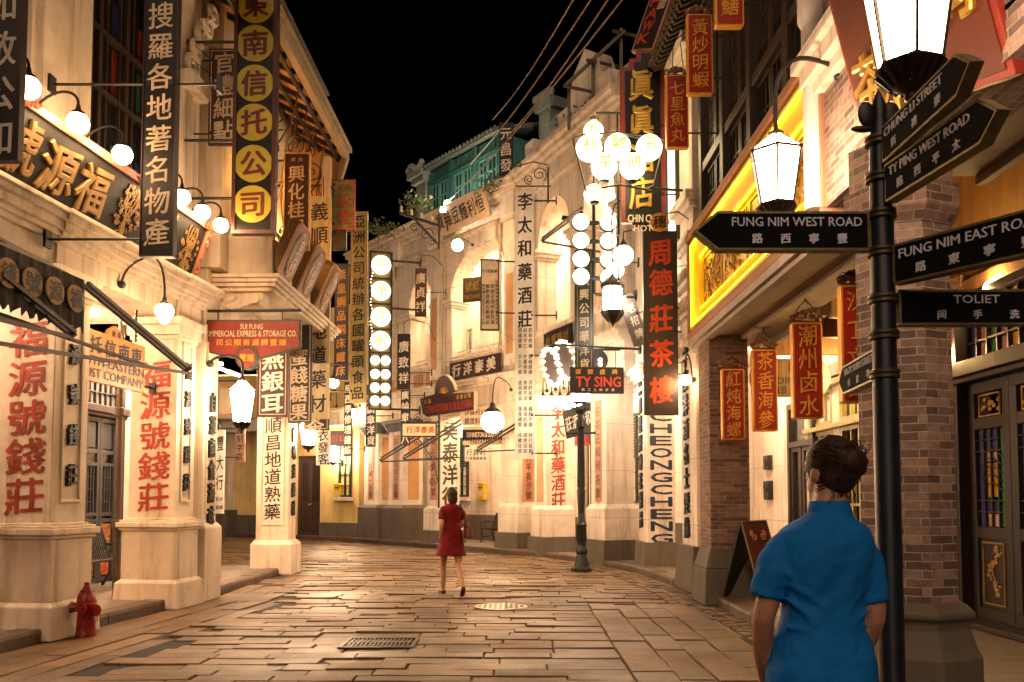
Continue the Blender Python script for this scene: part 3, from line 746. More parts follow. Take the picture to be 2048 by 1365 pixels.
for z0, z1, pr in ((9.35, 9.45, .08), (9.45, 9.52, .14), (9.52, 9.95, .02), (9.95, 10.05, .14), (10.05, 10.18, .26), (10.18, 10.30, .38), (10.30, 10.38, .46)): c.box(-.3, 9.4, .02 - pr, .7, z0, z1 - .001)
for x in (2.85, 5.2, 9.0): c.box(x - .3, x + .3, -.2, .02, 9.36, 10.04)
c.build('cornice', PL, C1, .008)
m = MB(); m.box(-.3, 9.4, 2.3, 2.5, .1, 4.4); m.box(-.3, 9.4, 1.9, 2.1, 5.0, 9.4); m.box(-.4, -.2, .3, 2.5, .1, 10.3); m.build('back_wall', PL, C1)
m = MB(); m.box(-.3, 9.4, .5, 2.3, 4.4, 5.0); m.box(-.3, 9.4, .5, 2.2, 9.36, 9.5); m.build('floor_slab', PL, C1)
m = MB(); m.box(-.2, 9.4, 2.2, 2.3, .1, .95); m.build('dado', GREYST(), C1)
shutter_window(C1, 3.0, 3.75, 1.55, 3.6, 2.27); shutter_window(C1, 6.9, 7.75, 1.4, 3.6, 2.27); shutter_window(C1, 1.3, 2.1, 1.5, 3.6, 2.27)
shutter_window(C1, 7.9, 8.6, 5.3, 7.2, 1.87, False, plaster('pale_shutter', (.55, .56, .5), .2)); shutter_window(C1, 4.0, 4.6, 5.3, 7.2, 1.87, False, plaster('pale_shutter', (.55, .56, .5), .2))
for i, (x, z, y, k, L_) in enumerate(((5.9, 4.3, 1.3, 16, 1.2), (7.6, 4.3, 1.3, 16, 1.0), (2.6, 4.3, 1.4, 14, 1.0), (6.2, 9.28, 1.1, 28, 1.2), (7.6, 9.28, 1.1, 28, 1.2), (3.9, 9.28, 1.1, 24, 1.0), (.9, 9.28, 1.1, 14, 1.0))):
    tube_light(['tube light behind the green lettered pillar', 'tube light over the arcade bench', 'tube light behind the pair of panelled pillars', 'left tube light in the wide arched loggia', 'right tube light in the wide arched loggia', 'tube light in the narrow arched loggia', 'tube light in the loggia behind the bulb sign'][i], P1(x, y, z), P1(x + L_, y, z), k)
for x in (2.72, 5.62, 8.45): MB().tube([(x, -.14, 9.4), (x, -.14, 8.9), (x, .0, 8.7), (x, .0, 5.2)], .05, 8).build('drain_pipe', plaster('painted_pipe', (.52, .42, .30), .5), C1, smooth=True)
m = MB(); m.tube([(1.2, -.02, 9.9), (1.25, -.02, 9.2), (1.7, -.02, 8.9), (1.7, -.02, 7.9)], .015, 5); m.build('conduit', IRON(), C1, smooth=True)
for z, y in ((8.98, .02), (5.72, -.012)): MB().box(-.2, 9.3, y, .052, z, z + .08).build('string_course', PL, C1, .005)
for x0, x1 in ((.75, 2.15), (3.55, 4.95), (5.95, 8.8)):
    m = MB(); m.bar((x0, .3, 5.98), (x1, .3, 5.98), .05)
    for k in range(int((x1 - x0) / .16) + 1): m.bar((x0 + .05 + k * .16, .3, 5.70), (x0 + .05 + k * .16, .3, 5.98), .022)
    m.build('railing', PL, C1)
for x0, x1 in ((5.98, 8.77), (3.58, 4.92), (.78, 2.12)):
    m = MB(); xc, a = (x0 + x1) / 2, (x1 - x0) / 2 + .06; pr = []
    for k in range(15): t = math.pi * k / 14; pr.append((xc - a * math.cos(t), .03, 7.6 + (1.36 if x0 > 5.5 else 1.06) * math.sin(t)))
    m.tube(pr, .05, 6); m.build('arch_moulding', PL, C1, smooth=True)
# tiled roof and teal attic house behind the cornice
TILE = plaster('grey_roof_tile', (.10, .115, .095), .5)
TEALT = wood('teal_timber', (.06, .22, .18))
RT = thing('tiled_roof', 'sloping grey tiled roof behind the cornice of the bend', 'roof', P1(0, .8, 10.3), C1R)
m = MB()
for i in range(60):
    x = -3.0 + i * .17
    m.bar((x, 0, .05), (x, 3.2, 2.45), .10, .09)
for j in range(11): m.bar((-3.1, j * .32, .03 + j * .24), (7.2, j * .32, .03 + j * .24), .06, .05)
m.add([(-3.1, 0, 0), (7.2, 0, 0), (7.2, 3.2, 2.4), (-3.1, 3.2, 2.4)], [(0, 1, 2, 3)])
m.build('tile_slope', TILE, RT)
MB().bar((-3.1, 3.25, 2.5), (7.2, 3.25, 2.5), .22, .26).build('ridge', GREYST(), RT)
TH = thing('attic_house', 'teal timber attic house with shuttered windows on the roof', 'building', P1(3.3, .78, 10.28), C1R)
m = MB(); m.box(.2, 4.3, 0, 2.5, 0, 2.2)
for i in range(18): m.box(.2 + i * .23, .2 + i * .23 + .03, -.02, 0, 1.80, 2.18)
m.box(.2, 4.3, -.08, 0, 1.72, 1.80); m.box(.2, 4.3, -.06, 0, .05, .15)
for x in (.2, 1.5, 2.85, 4.1): m.box(x, x + .2, -.07, 0, .15, 2.2)
m.build('wall', TEALT, TH)
for x in (.44, 1.78, 3.1):
    f = MB()
    for k in range(2): f.frame(x + k * .48, x + k * .48 + .46, .2, 1.68, .06, -.06, -.01); f.box(x + k * .48 + .06, x + k * .48 + .40, -.05, -.01, .7, .75); f.box(x + k * .48 + .06, x + k * .48 + .40, -.05, -.01, 1.18, 1.23); f.box(x + k * .48 + .21, x + k * .48 + .25, -.05, -.01, .26, 1.62)
    wd = f.build('window', wood('pale_teal_timber', (.13, .36, .30)), TH); MB().box(x + .05, x + .90, -.012, -.002, .22, 1.66).build('glass', paint('dark_green_glass', (.020, .035, .032), .15), wd)
m = MB(); m.add([(-.1, -.35, 2.15), (4.5, -.35, 2.15), (4.5, 2.9, 3.3), (-.1, 2.9, 3.3), (-.1, -.35, 2.25), (4.5, -.35, 2.25), (4.5, 2.9, 3.42), (-.1, 2.9, 3.42)], [(0, 3, 2, 1), (4, 5, 6, 7), (0, 1, 5, 4), (1, 2, 6, 5), (2, 3, 7, 6), (3, 0, 4, 7)])
for i in range(23): m.sph((-.05 + i * .2, -.35, 2.27), .06, 8, 5)
m.build('roof', TILE, TH)
m = MB(); m.box(-.35, .2, -.15, 2.2, -.2, 1.9); m.box(-.45, .3, -.3, 2.2, 1.9, 2.1); m.box(-.6, .35, -.4, 2.2, 2.1, 2.35)
for i in range(8): m.sph((-.55 + .12 * i, -.35, 2.42 + .1 * math.sin(i)), .11, 8, 6)
m.build('gable_pier', plaster('grey_green_stone', (.20, .22, .18), .5), TH)
FR = thing('far_tiled_roof', 'dark tiled roof right of the teal attic house', 'roof', P1(8.9, 1.6, 10.5), C1R - .12)
m = MB(); m.box(-.3, 5.5, 0, 3, 0, 1.9); m.box(-.5, .1, -.15, 3, 0, 2.5); m.box(-.6, .2, -.25, 3, 2.5, 2.8)
for i in range(5): m.sph((-.55 + .18 * i, -.2, 2.9), .14, 8, 6)
m.build('gable_wall', plaster('grey_green_stone', (.20, .22, .18), .5), FR)
m = MB(); m.add([(.2, -.3, 1.9), (5.6, -.3, 1.9), (5.6, 2.5, 3.2), (.2, 2.5, 3.2)], [(0, 1, 2, 3)])
for i in range(28): m.bar((.25 + i * .19, -.3, 1.93), (.25 + i * .19, 2.5, 3.23), .1, .08)
m.build('tile_slope', TILE, FR)

C2O, C2R = (.22, 23.2), math.atan2(-.917, .399)
C2 = thing('middle_arcade_house', 'cream arcade house with the red-lettered white pillar behind the street lamp', 'building', (*C2O, 0), C2R)
P2 = LF(C2O, C2R)
p = plain_pillar(C2, .95, 1.6, 0, .72, 4.2, 1.2, .5)
L = LB(off=.025); L.col('李太和藥酒莊', .36, 3.95, 1.2, .42); L.build('red_lettering', INKR(), p, loc=(1.6, 0, 0), rot=R(90))
MB().box(1.08, 1.46, -.012, .002, 1.4, 3.6).build('front_panel', PINK(), p)
p = plain_pillar(C2, 4.0, 4.7, 0, .72, 4.2, 1.25, .55)
MB().box(4.2, 4.5, -.012, .002, 1.4, 3.7).build('front_panel', PINK(), p)
L = LB(y=-.016); L.col('名茶莊和利各款', 4.35, 3.6, 1.45, .22); L.build('dark_lettering', paint('brown_paint', (.10, .018, .014), .5), p)
e = MB(); e.box(.05, 5.5, .0, .7, 4.2, 4.9)
for z0, z1, pr in ((4.45, 4.5, .04), (4.9, 4.98, .08), (4.98, 5.08, .16), (5.08, 5.15, .22)): e.box(.05, 5.5, -pr, .7, z0 + .001, z1)
e.box(.05, 5.5, .06, .55, 5.15, 5.75); e.box(.05, 5.5, .0, .6, 5.75, 5.88); e.build('entablature', PL, C2, .008)
u = MB(); u.archwall(.05, 5.5, 8.0, 9.6, [(1.05, 2.9, 8.1, 9.2), (3.55, 5.1, 8.1, 9.2)], .05, .6, 14)
for x0, x1 in ((.05, 1.05), (2.9, 3.55), (5.1, 5.5)): u.box(x0, x1, .05, .6, 5.88, 8.001)
u.build('loggia_wall', PL, C2)
for x0, x1 in ((.05, 1.05), (2.9, 3.55), (5.1, 5.5)):
    u = MB(); mould(u, x0 + .02, x1 - .02, .08, .57, [(7.8, 7.87, .06), (7.87, 7.97, .11), (7.97, 8.06, .16)]); u.build('impost', PL, C2, .006)
pl = MB(); pl.box(.32, .88, -.08, .05, 5.0, 9.5); q = pl.build('pilaster', PL, C2, .02); MB().box(.45, .75, -.09, -.078, 5.3, 8.2).build('inset_panel', PINK(), q)
c = MB()
for z0, z1, pr in ((9.6, 9.7, .08), (9.7, 10.1, .02), (10.1, 10.2, .16), (10.2, 10.32, .28), (10.32, 10.45, .40)): c.box(.0, 5.6, .02 - pr, .7, z0, z1 - .001)
c.box(.2, 5.6, .1, .6, 10.45, 11.0)
for x in (.3, 2.3, 4.4): c.box(x, x + .5, .02, .68, 10.45, 11.2)
c.add([(2.6, .1, 11.0), (4.6, .1, 11.0), (4.2, .1, 11.9), (3.6, .1, 12.3), (3.0, .1, 11.9)], [(0, 1, 2, 3, 4)]).add([(2.6, .5, 11.0), (4.6, .5, 11.0), (4.2, .5, 11.9), (3.6, .5, 12.3), (3.0, .5, 11.9)], [(4, 3, 2, 1, 0)])
c.build('cornice', PL, C2, .008)
m = MB(); m.box(-.3, 5.6, 2.3, 2.5, .1, 4.5); m.box(-.3, 5.6, 1.8, 2.0, 5.1, 9.6); m.build('back_wall', PL, C2)
m = MB(); m.box(-.3, 5.6, .5, 2.3, 4.5, 5.1); m.box(-.3, 5.6, .5, 2.1, 9.62, 9.75); m.build('floor_slab', PL, C2)
MB().box(-.3, 5.6, 2.2, 2.3, .1, .9).build('dado', GREYST(), C2)
shutter_window(C2, 1.9, 2.75, 1.35, 3.7, 2.27); shutter_window(C2, .2, .9, .2, 3.2, 2.27, False); shutter_window(C2, 1.4, 2.0, 5.4, 7.6, 1.77, False); shutter_window(C2, 3.2, 4.0, 5.4, 7.6, 1.77, False)
for i, (x, y, z, k) in enumerate(((1.9, 1.4, 4.42, 16), (3.4, 1.4, 4.42, 18), (1.5, 1.0, 9.5, 26), (3.8, 1.0, 9.5, 26))):
    tube_light(['tube light behind the red-lettered white pillar', 'tube light above the red poster', 'tube light in the loggia left of the fan sign', 'tube light in the loggia behind the disc lamps'][i], P2(x, y, z), P2(x + 1.0, y, z), k)

sw = thing('wall_sign', 'black wall sign with small gold characters under the loggia left of the lamp post', 'sign', P2(2.4, -.01, 5.2), C2R); MB().box(-.75, .75, -.06, 0, 0, .5).build('board', LACQ(), sw, .006); L = LB(y=-.066, off=.02); L.row('參茸藥材', -.65, .65, .25, .3); L.build('gold_lettering', GOLD(), sw)
C3O, C3R = (2.68, 18.0), math.atan2(-.999, .045)
C3 = thing('blue_lettered_house', 'arcade house with stacked capitals and blue block letters on its pillar', 'building', (*C3O, 0), C3R)
P3 = LF(C3O, C3R)
p = MB().box(.0, .9, 0, .56, .05, 4.2).build('pillar', PL, C3, .012)
MB().frustum((-.1, 1.0, -.1, .66), 0, (-.07, .97, -.07, .63), .60).build('plinth', GREYST(), p, .015)
c = MB(); mould(c, 0, .9, 0, .56, [(3.7, 3.78, .05), (3.9, 3.98, .08), (3.98, 4.1, .14), (4.1, 4.2, .2)]); c.build('capital', PL, p, .006)
L = LB(off=.05, brush=0); 
for i, ch in enumerate('CHEONGCHENG'): L.word(ch, .07, .50, 3.04 - i * .246, 3.04 - i * .246 + .185)
L.build('block_lettering', paint('navy_paint', (.018, .030, .055), .45), p, loc=(.9, 0, 0), rot=R(90))
L = LB(y=-.02, ext=.02, off=.03); L.col('龍鳳禮餅時花餅品', .35, 4.0, .85, .3, .36); L.build('relief_lettering', INKB(), p)
p = MB().box(3.75, 4.7, 0, .3, .05, 4.2).build('pillar', PL, C3, .012)
MB().frustum((3.65, 4.78, -.12, .4), 0, (3.68, 4.75, -.08, .36), .72).build('plinth', GREYST(), p, .015)
c = MB(); mould(c, 3.75, 4.7, 0, .4, [(3.75, 3.82, .05), (3.95, 4.05, .10), (4.05, 4.2, .16), (4.4, 4.5, .1), (4.5, 4.62, .2)]); c.build('capital', PL, p, .006)
L = LB(y=-.02, ext=.02, off=.03); L.col('中西洋酒名士煙絲', 4.15, 4.0, .8, .28, .36); L.build('relief_lettering', INKB(), p)
e = MB(); e.box(-.3, 4.75, .0, .6, 4.2, 4.9)
for z0, z1, pr in ((4.62, 4.7, .05), (4.9, 5.0, .10), (5.0, 5.1, .18)): e.box(-.3, 4.75, -pr, .6, z0 + .001, z1)
e.box(-.3, 4.75, .1, .6, 5.1, 9.25)
for x in (-.1, 3.9): e.box(x, x + .8, -.02, .1, 5.1, 9.1)
for x in (3.9,):
    for z0, z1, pr in ((5.5, 5.58, .06), (5.58, 5.7, .12), (6.1, 6.2, .08), (6.2, 6.35, .15), (8.6, 8.7, .1), (8.7, 8.9, .2)): e.box(x - pr, x + .8 + pr, -.02 - pr, .1, z0, z1 - .001)
e.build('upper_wall', PL, C3, .008)
et = MB()
for i in range(22):
    x = 2.35 + i * .165
    et.tube([(x, -.42, 9.08), (x, 2.2, 10.3)], .062, 8); et.lathe([(.001, -.45), (.070, -.445), (.070, -.42), (.001, -.415)], 10, (x, 0, 9.08), 0, 'y')
    et.bar((x + .08, -.36, 9.02), (x + .08, .1, 9.24), .07, .12)
et.add([(2.3, -.40, 9.06), (5.95, -.40, 9.06), (5.95, 2.2, 10.27), (2.3, 2.2, 10.27)], [(0, 1, 2, 3)]); et.add([(2.3, -.40, 9.03), (5.95, -.40, 9.03), (5.95, 2.2, 10.24), (2.3, 2.2, 10.24)], [(3, 2, 1, 0)])
et.build('tiled_eave', plaster('dark_eave_tile', (.085, .055, .038), .5), C3)
wn = MB(); wn.frame(1.0, 1.9, 6.0, 8.2, .08, .04, .12); wn.frame(2.5, 3.4, 6.0, 8.2, .08, .04, .12); w1 = wn.build('window', GREENW(), C3); MB().box(1.08, 1.82, .085, .095, 6.08, 8.12).box(2.58, 3.32, .085, .095, 6.08, 8.12).build('lit_pane', glow('lit_pane', (1, .78, .55), .35), w1)
m = MB(); m.box(-.3, 5.0, 2.4, 2.6, .1, 4.5); m.build('back_wall', PL, C3)
MB().box(-.3, 4.8, .6, 2.5, 4.3, 4.4).build('arcade_ceiling', PL, C3)
d = MB(); d.frame(2.4, 3.6, .12, 3.2, .1, 2.3, 2.4); 
for x in (2.5, 3.02): d.frame(x, x + .46, .14, 2.4, .08, 2.34, 2.4); d.box(x + .08, x + .38, 2.36, 2.4, .3, 1.0); 
d.box(2.5, 3.5, 2.3, 2.4, 2.4, 2.5)
dd = d.build('door', DKWOOD(), C3); MB().box(2.5, 3.5, 2.385, 2.398, .14, 3.1).build('glass', GLASSD(), dd)
tube_light('tube light in the arcade behind the blue-lettered pillar', P3(1.6, 1.3, 4.24), P3(2.7, 1.3, 4.24), 18)
tube_light('tube light in the arcade beside the brick pier', P3(3.9, 1.3, 4.24), P3(4.7, 1.3, 4.24), 14)

# ================================================================== right brick house
RO, RR = (2.75, 13.0), -R(90)
RB = thing('brick_house', 'brick restaurant house with dark timber lattice windows over a lit gilt panel', 'building', (*RO, 0), RR)
PR = LF(RO, RR)
BRK = brick('grey_brown_brick', (.120, .066, .050), (.30, .175, .125), (.30, .24, .20))
BRK2 = brick('grey_brick', (.12, .074, .060), (.38, .25, .195), (.42, .33, .27))
p = MB().box(.55, 1.2, 0, .55, .7, 3.95).build('pier', BRK, RB, .01, uv=True)
m = MB(); m.frustum((.42, 1.3, -.12, .68), .0, (.46, 1.27, -.09, .65), .5); m.frustum((.46, 1.27, -.09, .65), .5, (.55, 1.2, -.01, .56), .78); m.build('pier_base', GREYST(), p, .02)
oc = MB(); A8 = R(22.5); oc.lathe([(.325, .72), (.325, 3.35)], 8, (6.98, .04, 0), 0); p = oc.build('octagonal_column', BRK2, RB, uv=True)
m = MB(); m.lathe([(.47, .1), (.47, .40), (.44, .46), (.40, .58), (.40, .64), (.43, .66), (.43, .70), (.33, .76)], 8, (6.98, .04, 0), 0); m.build('column_base', GREYST(), p, .012)
m = MB(); m.lathe([(.33, 3.35), (.40, 3.45), (.40, 3.62)], 8, (6.98, .04, 0), 0); m.lathe([(.36, 3.62), (.36, 3.95)], 8, (6.98, .04, 0), 0); m.build('column_head', BRK, p, uv=True)
m = MB(); m.box(5.85, 6.75, -.06, .5, 3.95, 9.6); m.box(6.75, 11, .06, .5, 3.95, 9.6); m.build('brick_wall', BRK2, RB, uv=True)
for zz in (((4.95, 5.05, .08), (5.05, 5.2, .16), (5.2, 5.3, .22)), ((7.2, 7.3, .1), (7.3, 7.45, .2))):
    m = MB()
    for z0, z1, pr in zz: m.box(5.85 - pr, 6.75 + pr, -.06 - pr, .0, z0, z1)
    m.build('stone_moulding', PALE(), RB, .01)
m = MB(); m.tube([(5.72, -.10, 3.97), (5.72, -.10, 5.6)], .10, 14); m.lathe([(.10, 5.6), (.13, 5.66), (.13, 5.95), (.10, 6.0)], 14, (5.72, -.10, 0)); m.build('white_drainpipe', plaster('peeling_white', (.70, .62, .58), .7), RB, smooth=True)
# jettied fascia
WBR = wood('brown_beam', (.15, .085, .050))
fm = MB(); fm.box(.3, 5.85, .10, .5, 3.93, 5.42); fm.box(.25, 5.85, -.12, .10, 5.34, 5.44); fm.box(.25, 5.85, -.10, .10, 3.85, 3.95); fm.box(.25, .33, -.10, .10, 3.95, 5.34); fm.box(5.77, 5.85, -.10, .10, 3.95, 5.34)
fa = fm.build('fascia', plaster('rust_plaster', (.36, .17, .10), .3), RB, .01)
GPAN = paint('gilt_panel', (.55, .36, .06), .35, .35, .3, .3, 9)
fr = MB()
fr.frame(.36, 5.74, 3.98, 5.31, .05, -.08, .10); fr.frame(.58, 5.52, 4.20, 5.09, .045, .0, .10)
X0, X1, Z0, Z1 = .41, 5.69, 4.03, 5.26; dd_ = .17
fr.add([(X0, -.06, Z0), (X1, -.06, Z0), (X1, -.06, Z1), (X0, -.06, Z1), (X0 + dd_, .05, Z0 + dd_), (X1 - dd_, .05, Z0 + dd_), (X1 - dd_, .05, Z1 - dd_), (X0 + dd_, .05, Z1 - dd_)], [(0, 1, 5, 4), (1, 2, 6, 5), (2, 3, 7, 6), (3, 0, 4, 7)])
fr.build('gilt_frame', paint('yellow_gilt', (.80, .55, .015), .5, .12, 0), fa, .01)
st = MB(); 
for z in (4.035, 5.24): st.box(.42, 5.68, -.075, -.062, z, z + .016)
for z in (4.25, 5.025): st.box(.63, 5.47, .015, .03, z, z + .012)
for x in (.415, 5.67): st.box(x, x + .014, -.075, -.062, 4.05, 5.24); st.build('strip_light', glow('yellow_strip', (1.0, .55, .010), 3), fa)
MB().box(.64, 5.46, .085, .10, 4.26, 5.03).build('relief_panel', GPAN, fa)
g = MB(); random.seed(21)
for x in (1.2, 2.4, 3.6, 4.7):
    for i in range(30):
        a = random.uniform(0, 6.28); r = random.random() ** .5
        g.sph((x + .42 * r * math.cos(a), .07, 4.65 + .30 * r * math.sin(a)), random.uniform(.025, .07), 7, 5, (random.uniform(.6, 1.6), .6, random.uniform(.5, 1.4)))
    g.tube([(x - .4, .06, 4.4), (x - .1, .05, 4.6), (x + .1, .05, 4.75), (x + .4, .06, 4.95)], .018, 6)
    g.frame(x - .52, x + .52, 4.3, 4.99, .018, .07, .086)
g.build('carving', paint('dark_gilt', (.30, .17, .03), .35, .35, .6), fa, smooth=True)
m = MB(); m.box(.3, 5.84, -.10, .95, 3.75, 3.848); m.box(.3, 5.84, -.05, .06, 3.69, 3.749); m.box(.3, 5.84, .45, .52, 3.70, 3.749); m.box(.3, 2.9, .95, 1.05, 3.66, 3.84); m.box(5.84, 10.5, .06, 1.3, 4.22, 4.30); m.box(5.84, 10.5, 1.22, 1.3, 4.14, 4.219)
m.build('soffit', plaster('grey_soffit', (.34, .28, .24), .35), RB, .008)
# upper timber storey
ut = MB(); ut.box(.3, 5.85, .34, .5, 5.42, 10.5)
for x in (.35, 1.65, 2.95, 4.3, 5.65): ut.box(x, x + .16, .08, .34, 5.46, 9.6)
for z in (5.46, 6.35, 8.2, 8.9): ut.box(.35, 5.81, .10, .34, z, z + .14)
ut.box(.3, 5.85, -.30, .34, 9.6, 9.8)
utw = ut.build('timber_storey', DKWOOD(), RB, .008)
la = MB()
for x0 in (.51, 1.81, 3.11, 4.46):
    for half in (0, 1):
        xa = x0 + half * .57 + .015; xb = xa + .54
        la.frame(xa, xb, 6.5, 8.19, .055, .16, .22); la.frame(xa, xb, 5.61, 6.34, .045, .16, .22); la.frame(xa, xb, 8.35, 8.88, .045, .16, .22); la.frame(xa + .12, xb - .12, 8.45, 8.78, .02, .17, .21)
        for i in range(1, 5): xx = xa + .055 + .43 * i / 5; la.box(xx - .008, xx + .008, .18, .205, 6.55, 8.14)
        for z in (6.75, 6.95, 7.75, 7.95, 7.35): la.box(xa + .055, xb - .055, .182, .203, z - .008, z + .008)
        la.tube([(xa + .27 + .14 * math.cos(t), .185, 7.35 + .28 * math.sin(t)) for t in [k * R(30) for k in range(13)]], .011, 5)
        for i in range(1, 4): xx = xa + .55 * i / 4; la.box(xx - .01, xx + .01, .18, .205, 5.65, 6.3)
        la.box(xa + .045, xb - .045, .18, .205, 5.95, 5.97)
lw = la.build('lattice_window', wood('dark_lattice', (.06, .038, .026)), RB); MB().box(.5, 5.7, .30, .31, 5.6, 8.9).build('glass', paint('brown_glass', (.045, .032, .022), .15), lw)
# eave with round tiles above the timber storey
# arcade: beams, ceiling, back wall
ac = MB(); ac.box(-.6, 2.9, 1.05, 2.6, 3.98, 4.08); ac.box(2.9, 10.4, .6, 2.6, 5.3, 5.4); ac.box(2.9, 3.0, 1.05, 2.44, 3.62, 5.3); ac.box(3.0, 5.84, .62, .7, 3.85, 5.3); 
for x in (.3, 1.6): ac.box(x, x + .16, 1.05, 2.45, 3.62, 3.98)
ac.box(3.0, 10.4, 2.36, 2.44, 3.76, 3.92)
ac.box(-.6, 2.9, 2.3, 2.45, 3.4, 3.6); ac.build('timber_ceiling', wood('orange_timber', (.50, .26, .11)), RB)
CRW = plaster('ivory_plaster', (.66, .60, .44), .25)
bw = MB(); bw.box(-6.5, -1.9, 2.45, 2.65, .1, 4.0); bw.box(2.9, 3.0, 2.45, 2.65, .1, 4.0); bw.box(-1.9, 2.9, 2.45, 2.65, 3.3, 4.0); bw.box(-.75, -.45, 2.45, 2.65, .1, 3.3); bw.box(-1.9, 2.9, 2.45, 2.65, .1, .5)
bw.build('back_wall', CRW, RB)
OLV = wood('olive_cream_timber', (.62, .52, .19))
def glazed(b, x0, x1, z0, z1, y, nx, nz, name='glazed_door', mat=None, bottom=0):
    f = MB(); f.frame(x0, x1, z0, z1, .07, y - .05, y + .04)
    for i in range(1, nx): xx = x0 + (x1 - x0) * i / nx; f.box(xx - .022, xx + .022, y - .035, y + .03, z0 + .07, z1 - .07)
    for j in range(1, nz): zz = z0 + (z1 - z0) * j / nz; f.box(x0 + .07, x1 - .07, y - .03, y + .03, zz - .02, zz + .02)
    if bottom: f.box(x0 + .07, x1 - .07, y - .02, y + .03, z0 + .07, z0 + bottom)
    w_ = f.build(name, mat or OLV, b); MB().box(x0 + .03, x1 - .03, y + .032, y + .04, z0 + .03, z1 - .03).build('glass', GLASSD(), w_)
glazed(RB, -1.88, -.78, .52, 2.6, 2.5, 2, 3, 'window'); glazed(RB, -1.88, -.78, 2.68, 3.28, 2.5, 3, 1, 'transom')
for x in (-.42, .48, 1.35, 2.15): glazed(RB, x, x + .74, .15, 2.6, 2.5, 2, 4, bottom=.7); glazed(RB, x, x + .74, 2.68, 3.28, 2.5, 2, 1, 'transom')
m = MB(); m.box(-2.0, 2.95, 2.38, 2.46, 2.6, 2.68); m.box(-2.05, 3.0, 2.33, 2.46, 3.28, 3.38); m.build('door_cornice', OLV, RB, .008)
m = MB(); m.box(2.2, 2.95, 1.7, 2.42, .1, 3.98); m.build('inner_pier', BRK, RB, .01, uv=True)
bb = MB(); bb.box(3.0, 3.45, 2.35, 2.65, .1, 4.0); bb.box(5.35, 5.6, 2.2, 2.65, .1, 4.0); bb.box(5.6, 10.5, 2.45, 2.65, .1, 4.0); bb.box(3.45, 5.35, 2.45, 2.65, 3.75, 4.0); bb.build('inner_brick_wall', BRK, RB, uv=True)
# carved door with stained glass, deep in the arcade
cd = thing('carved_door', 'dark carved double door with stained glass and gilt flower panels in the right arcade', 'door', PR(4.40, 2.30, .12), RR)
m = MB(); m.box(-.95, -.78, -.12, .12, 0, 3.6); m.box(.78, .95, -.12, .12, 0, 3.6); m.box(-.78, .78, -.06, .1, 3.5, 3.6); m.box(-1.05, 1.05, -.22, .1, 2.66, 2.82); m.box(-1.0, 1.0, -.16, .1, 2.60, 2.66); m.box(-1, 1, -.3, .1, 0, .06)
m.build('door_frame', wood('walnut', (.030, .014, .008)), cd, .01)
def colour_glass(parent, rects, y):
    cols = {'blue_glass': (.05, .06, .22), 'pink_glass': (.50, .28, .24), 'amber_glass': (.50, .26, .03), 'green_glass': (.05, .20, .05)}
    G = {k: MB() for k in cols}
    for k, x0, x1, z0, z1 in rects: G[k].box(x0, x1, y, y + .008, z0, z1)
    for k in cols:
        if G[k].v: G[k].build(k, paint('lead_' + k, cols[k], .2, .35, bump=.3, nscale=60), parent)
for s in (-1, 1):
    xa, xb = (-.775, -.005) if s < 0 else (.005, .775); xm = (xa + xb) / 2
    l = MB(); l.frame(xa, xb, .06, 2.6, .12, 0, .06)
    for z in (.98, 2.15): l.box(xa + .12, xb - .12, .003, .06, z - .06, z + .06)
    l.box(xa + .12, xb - .12, .03, .06, .18, .92)
    for i in range(1, 4): xx = xa + .12 + (xb - xa - .24) * i / 4; l.box(xx - .008, xx + .008, .012, .04, 1.04, 2.09)
    for z in (1.2, 1.32, 1.85, 1.97): l.box(xa + .12, xb - .12, .014, .038, z - .008, z + .008)
    for i in range(5):
        z = 1.42 + i * .09
        l.bar((xm - .22, .02, z), (xm, .02, z + .1), .012); l.bar((xm + .22, .02, z), (xm, .02, z + .1), .012)
    lf = l.build('door_leaf', wood('walnut', (.030, .014, .008)), cd, .004)
    colour_glass(lf, [('blue_glass', xm - .11, xm + .11, 1.85, 2.09), ('pink_glass', xm - .11, xm + .11, 1.74, 1.84), ('amber_glass', xm - .11, xm + .11, 1.36, 1.72), ('blue_glass', xm - .11, xm + .11, 1.2, 1.33), ('pink_glass', xm - .11, xm + .11, 1.05, 1.18), ('blue_glass', xa + .13, xa + .24, 1.05, 2.08), ('green_glass', xb - .24, xb - .13, 1.05, 2.08)], .045)
    c = MB()
    c.frame(xm - .2, xm + .2, .22, .88, .015, .015, .03)
    for i in range(46):
        t = random.random(); c.sph((xm + .12 * math.sin(t * 9) * random.random() + random.uniform(-.04, .04), .022, .28 + .55 * t), random.uniform(.014, .032), 6, 4, (1.2, .5, .9))
    c.tube([(xm + .05 * math.sin(t * 7), .02, .26 + .58 * t) for t in [i / 10 for i in range(11)]], .007, 5)
    for i in range(10): c.sph((random.uniform(xm - .18, xm + .18), .018, random.uniform(2.25, 2.42)), .03, 6, 4, (1.3, .4, .8))
    c.frame(xm - .2, xm + .2, 2.22, 2.46, .015, .012, .03)
    c.build('gilt_carving', paint('old_gilt', (.34, .19, .045), .4, .3, .5), lf)
tr = MB(); 
for i in range(9): tr.box(-.78 + i * .195, -.78 + i * .195 + .02, .0, .05, 2.82, 3.5)
for z in (3.05, 3.3): tr.box(-.78, .78, .002, .045, z - .01, z + .01)
tt = tr.build('transom', wood('walnut', (.030, .014, .008)), cd)
colour_glass(tt, [(['blue_glass', 'pink_glass', 'green_glass', 'pink_glass', 'amber_glass', 'blue_glass', 'pink_glass', 'green_glass'][i], -.76 + i * .195, -.595 + i * .195, za, zb) for i in range(8) for za, zb in ((2.83, 3.03), (3.07, 3.28), (3.32, 3.5))], .05)
m = MB()
for (z, t) in ((.12, .0),): pass
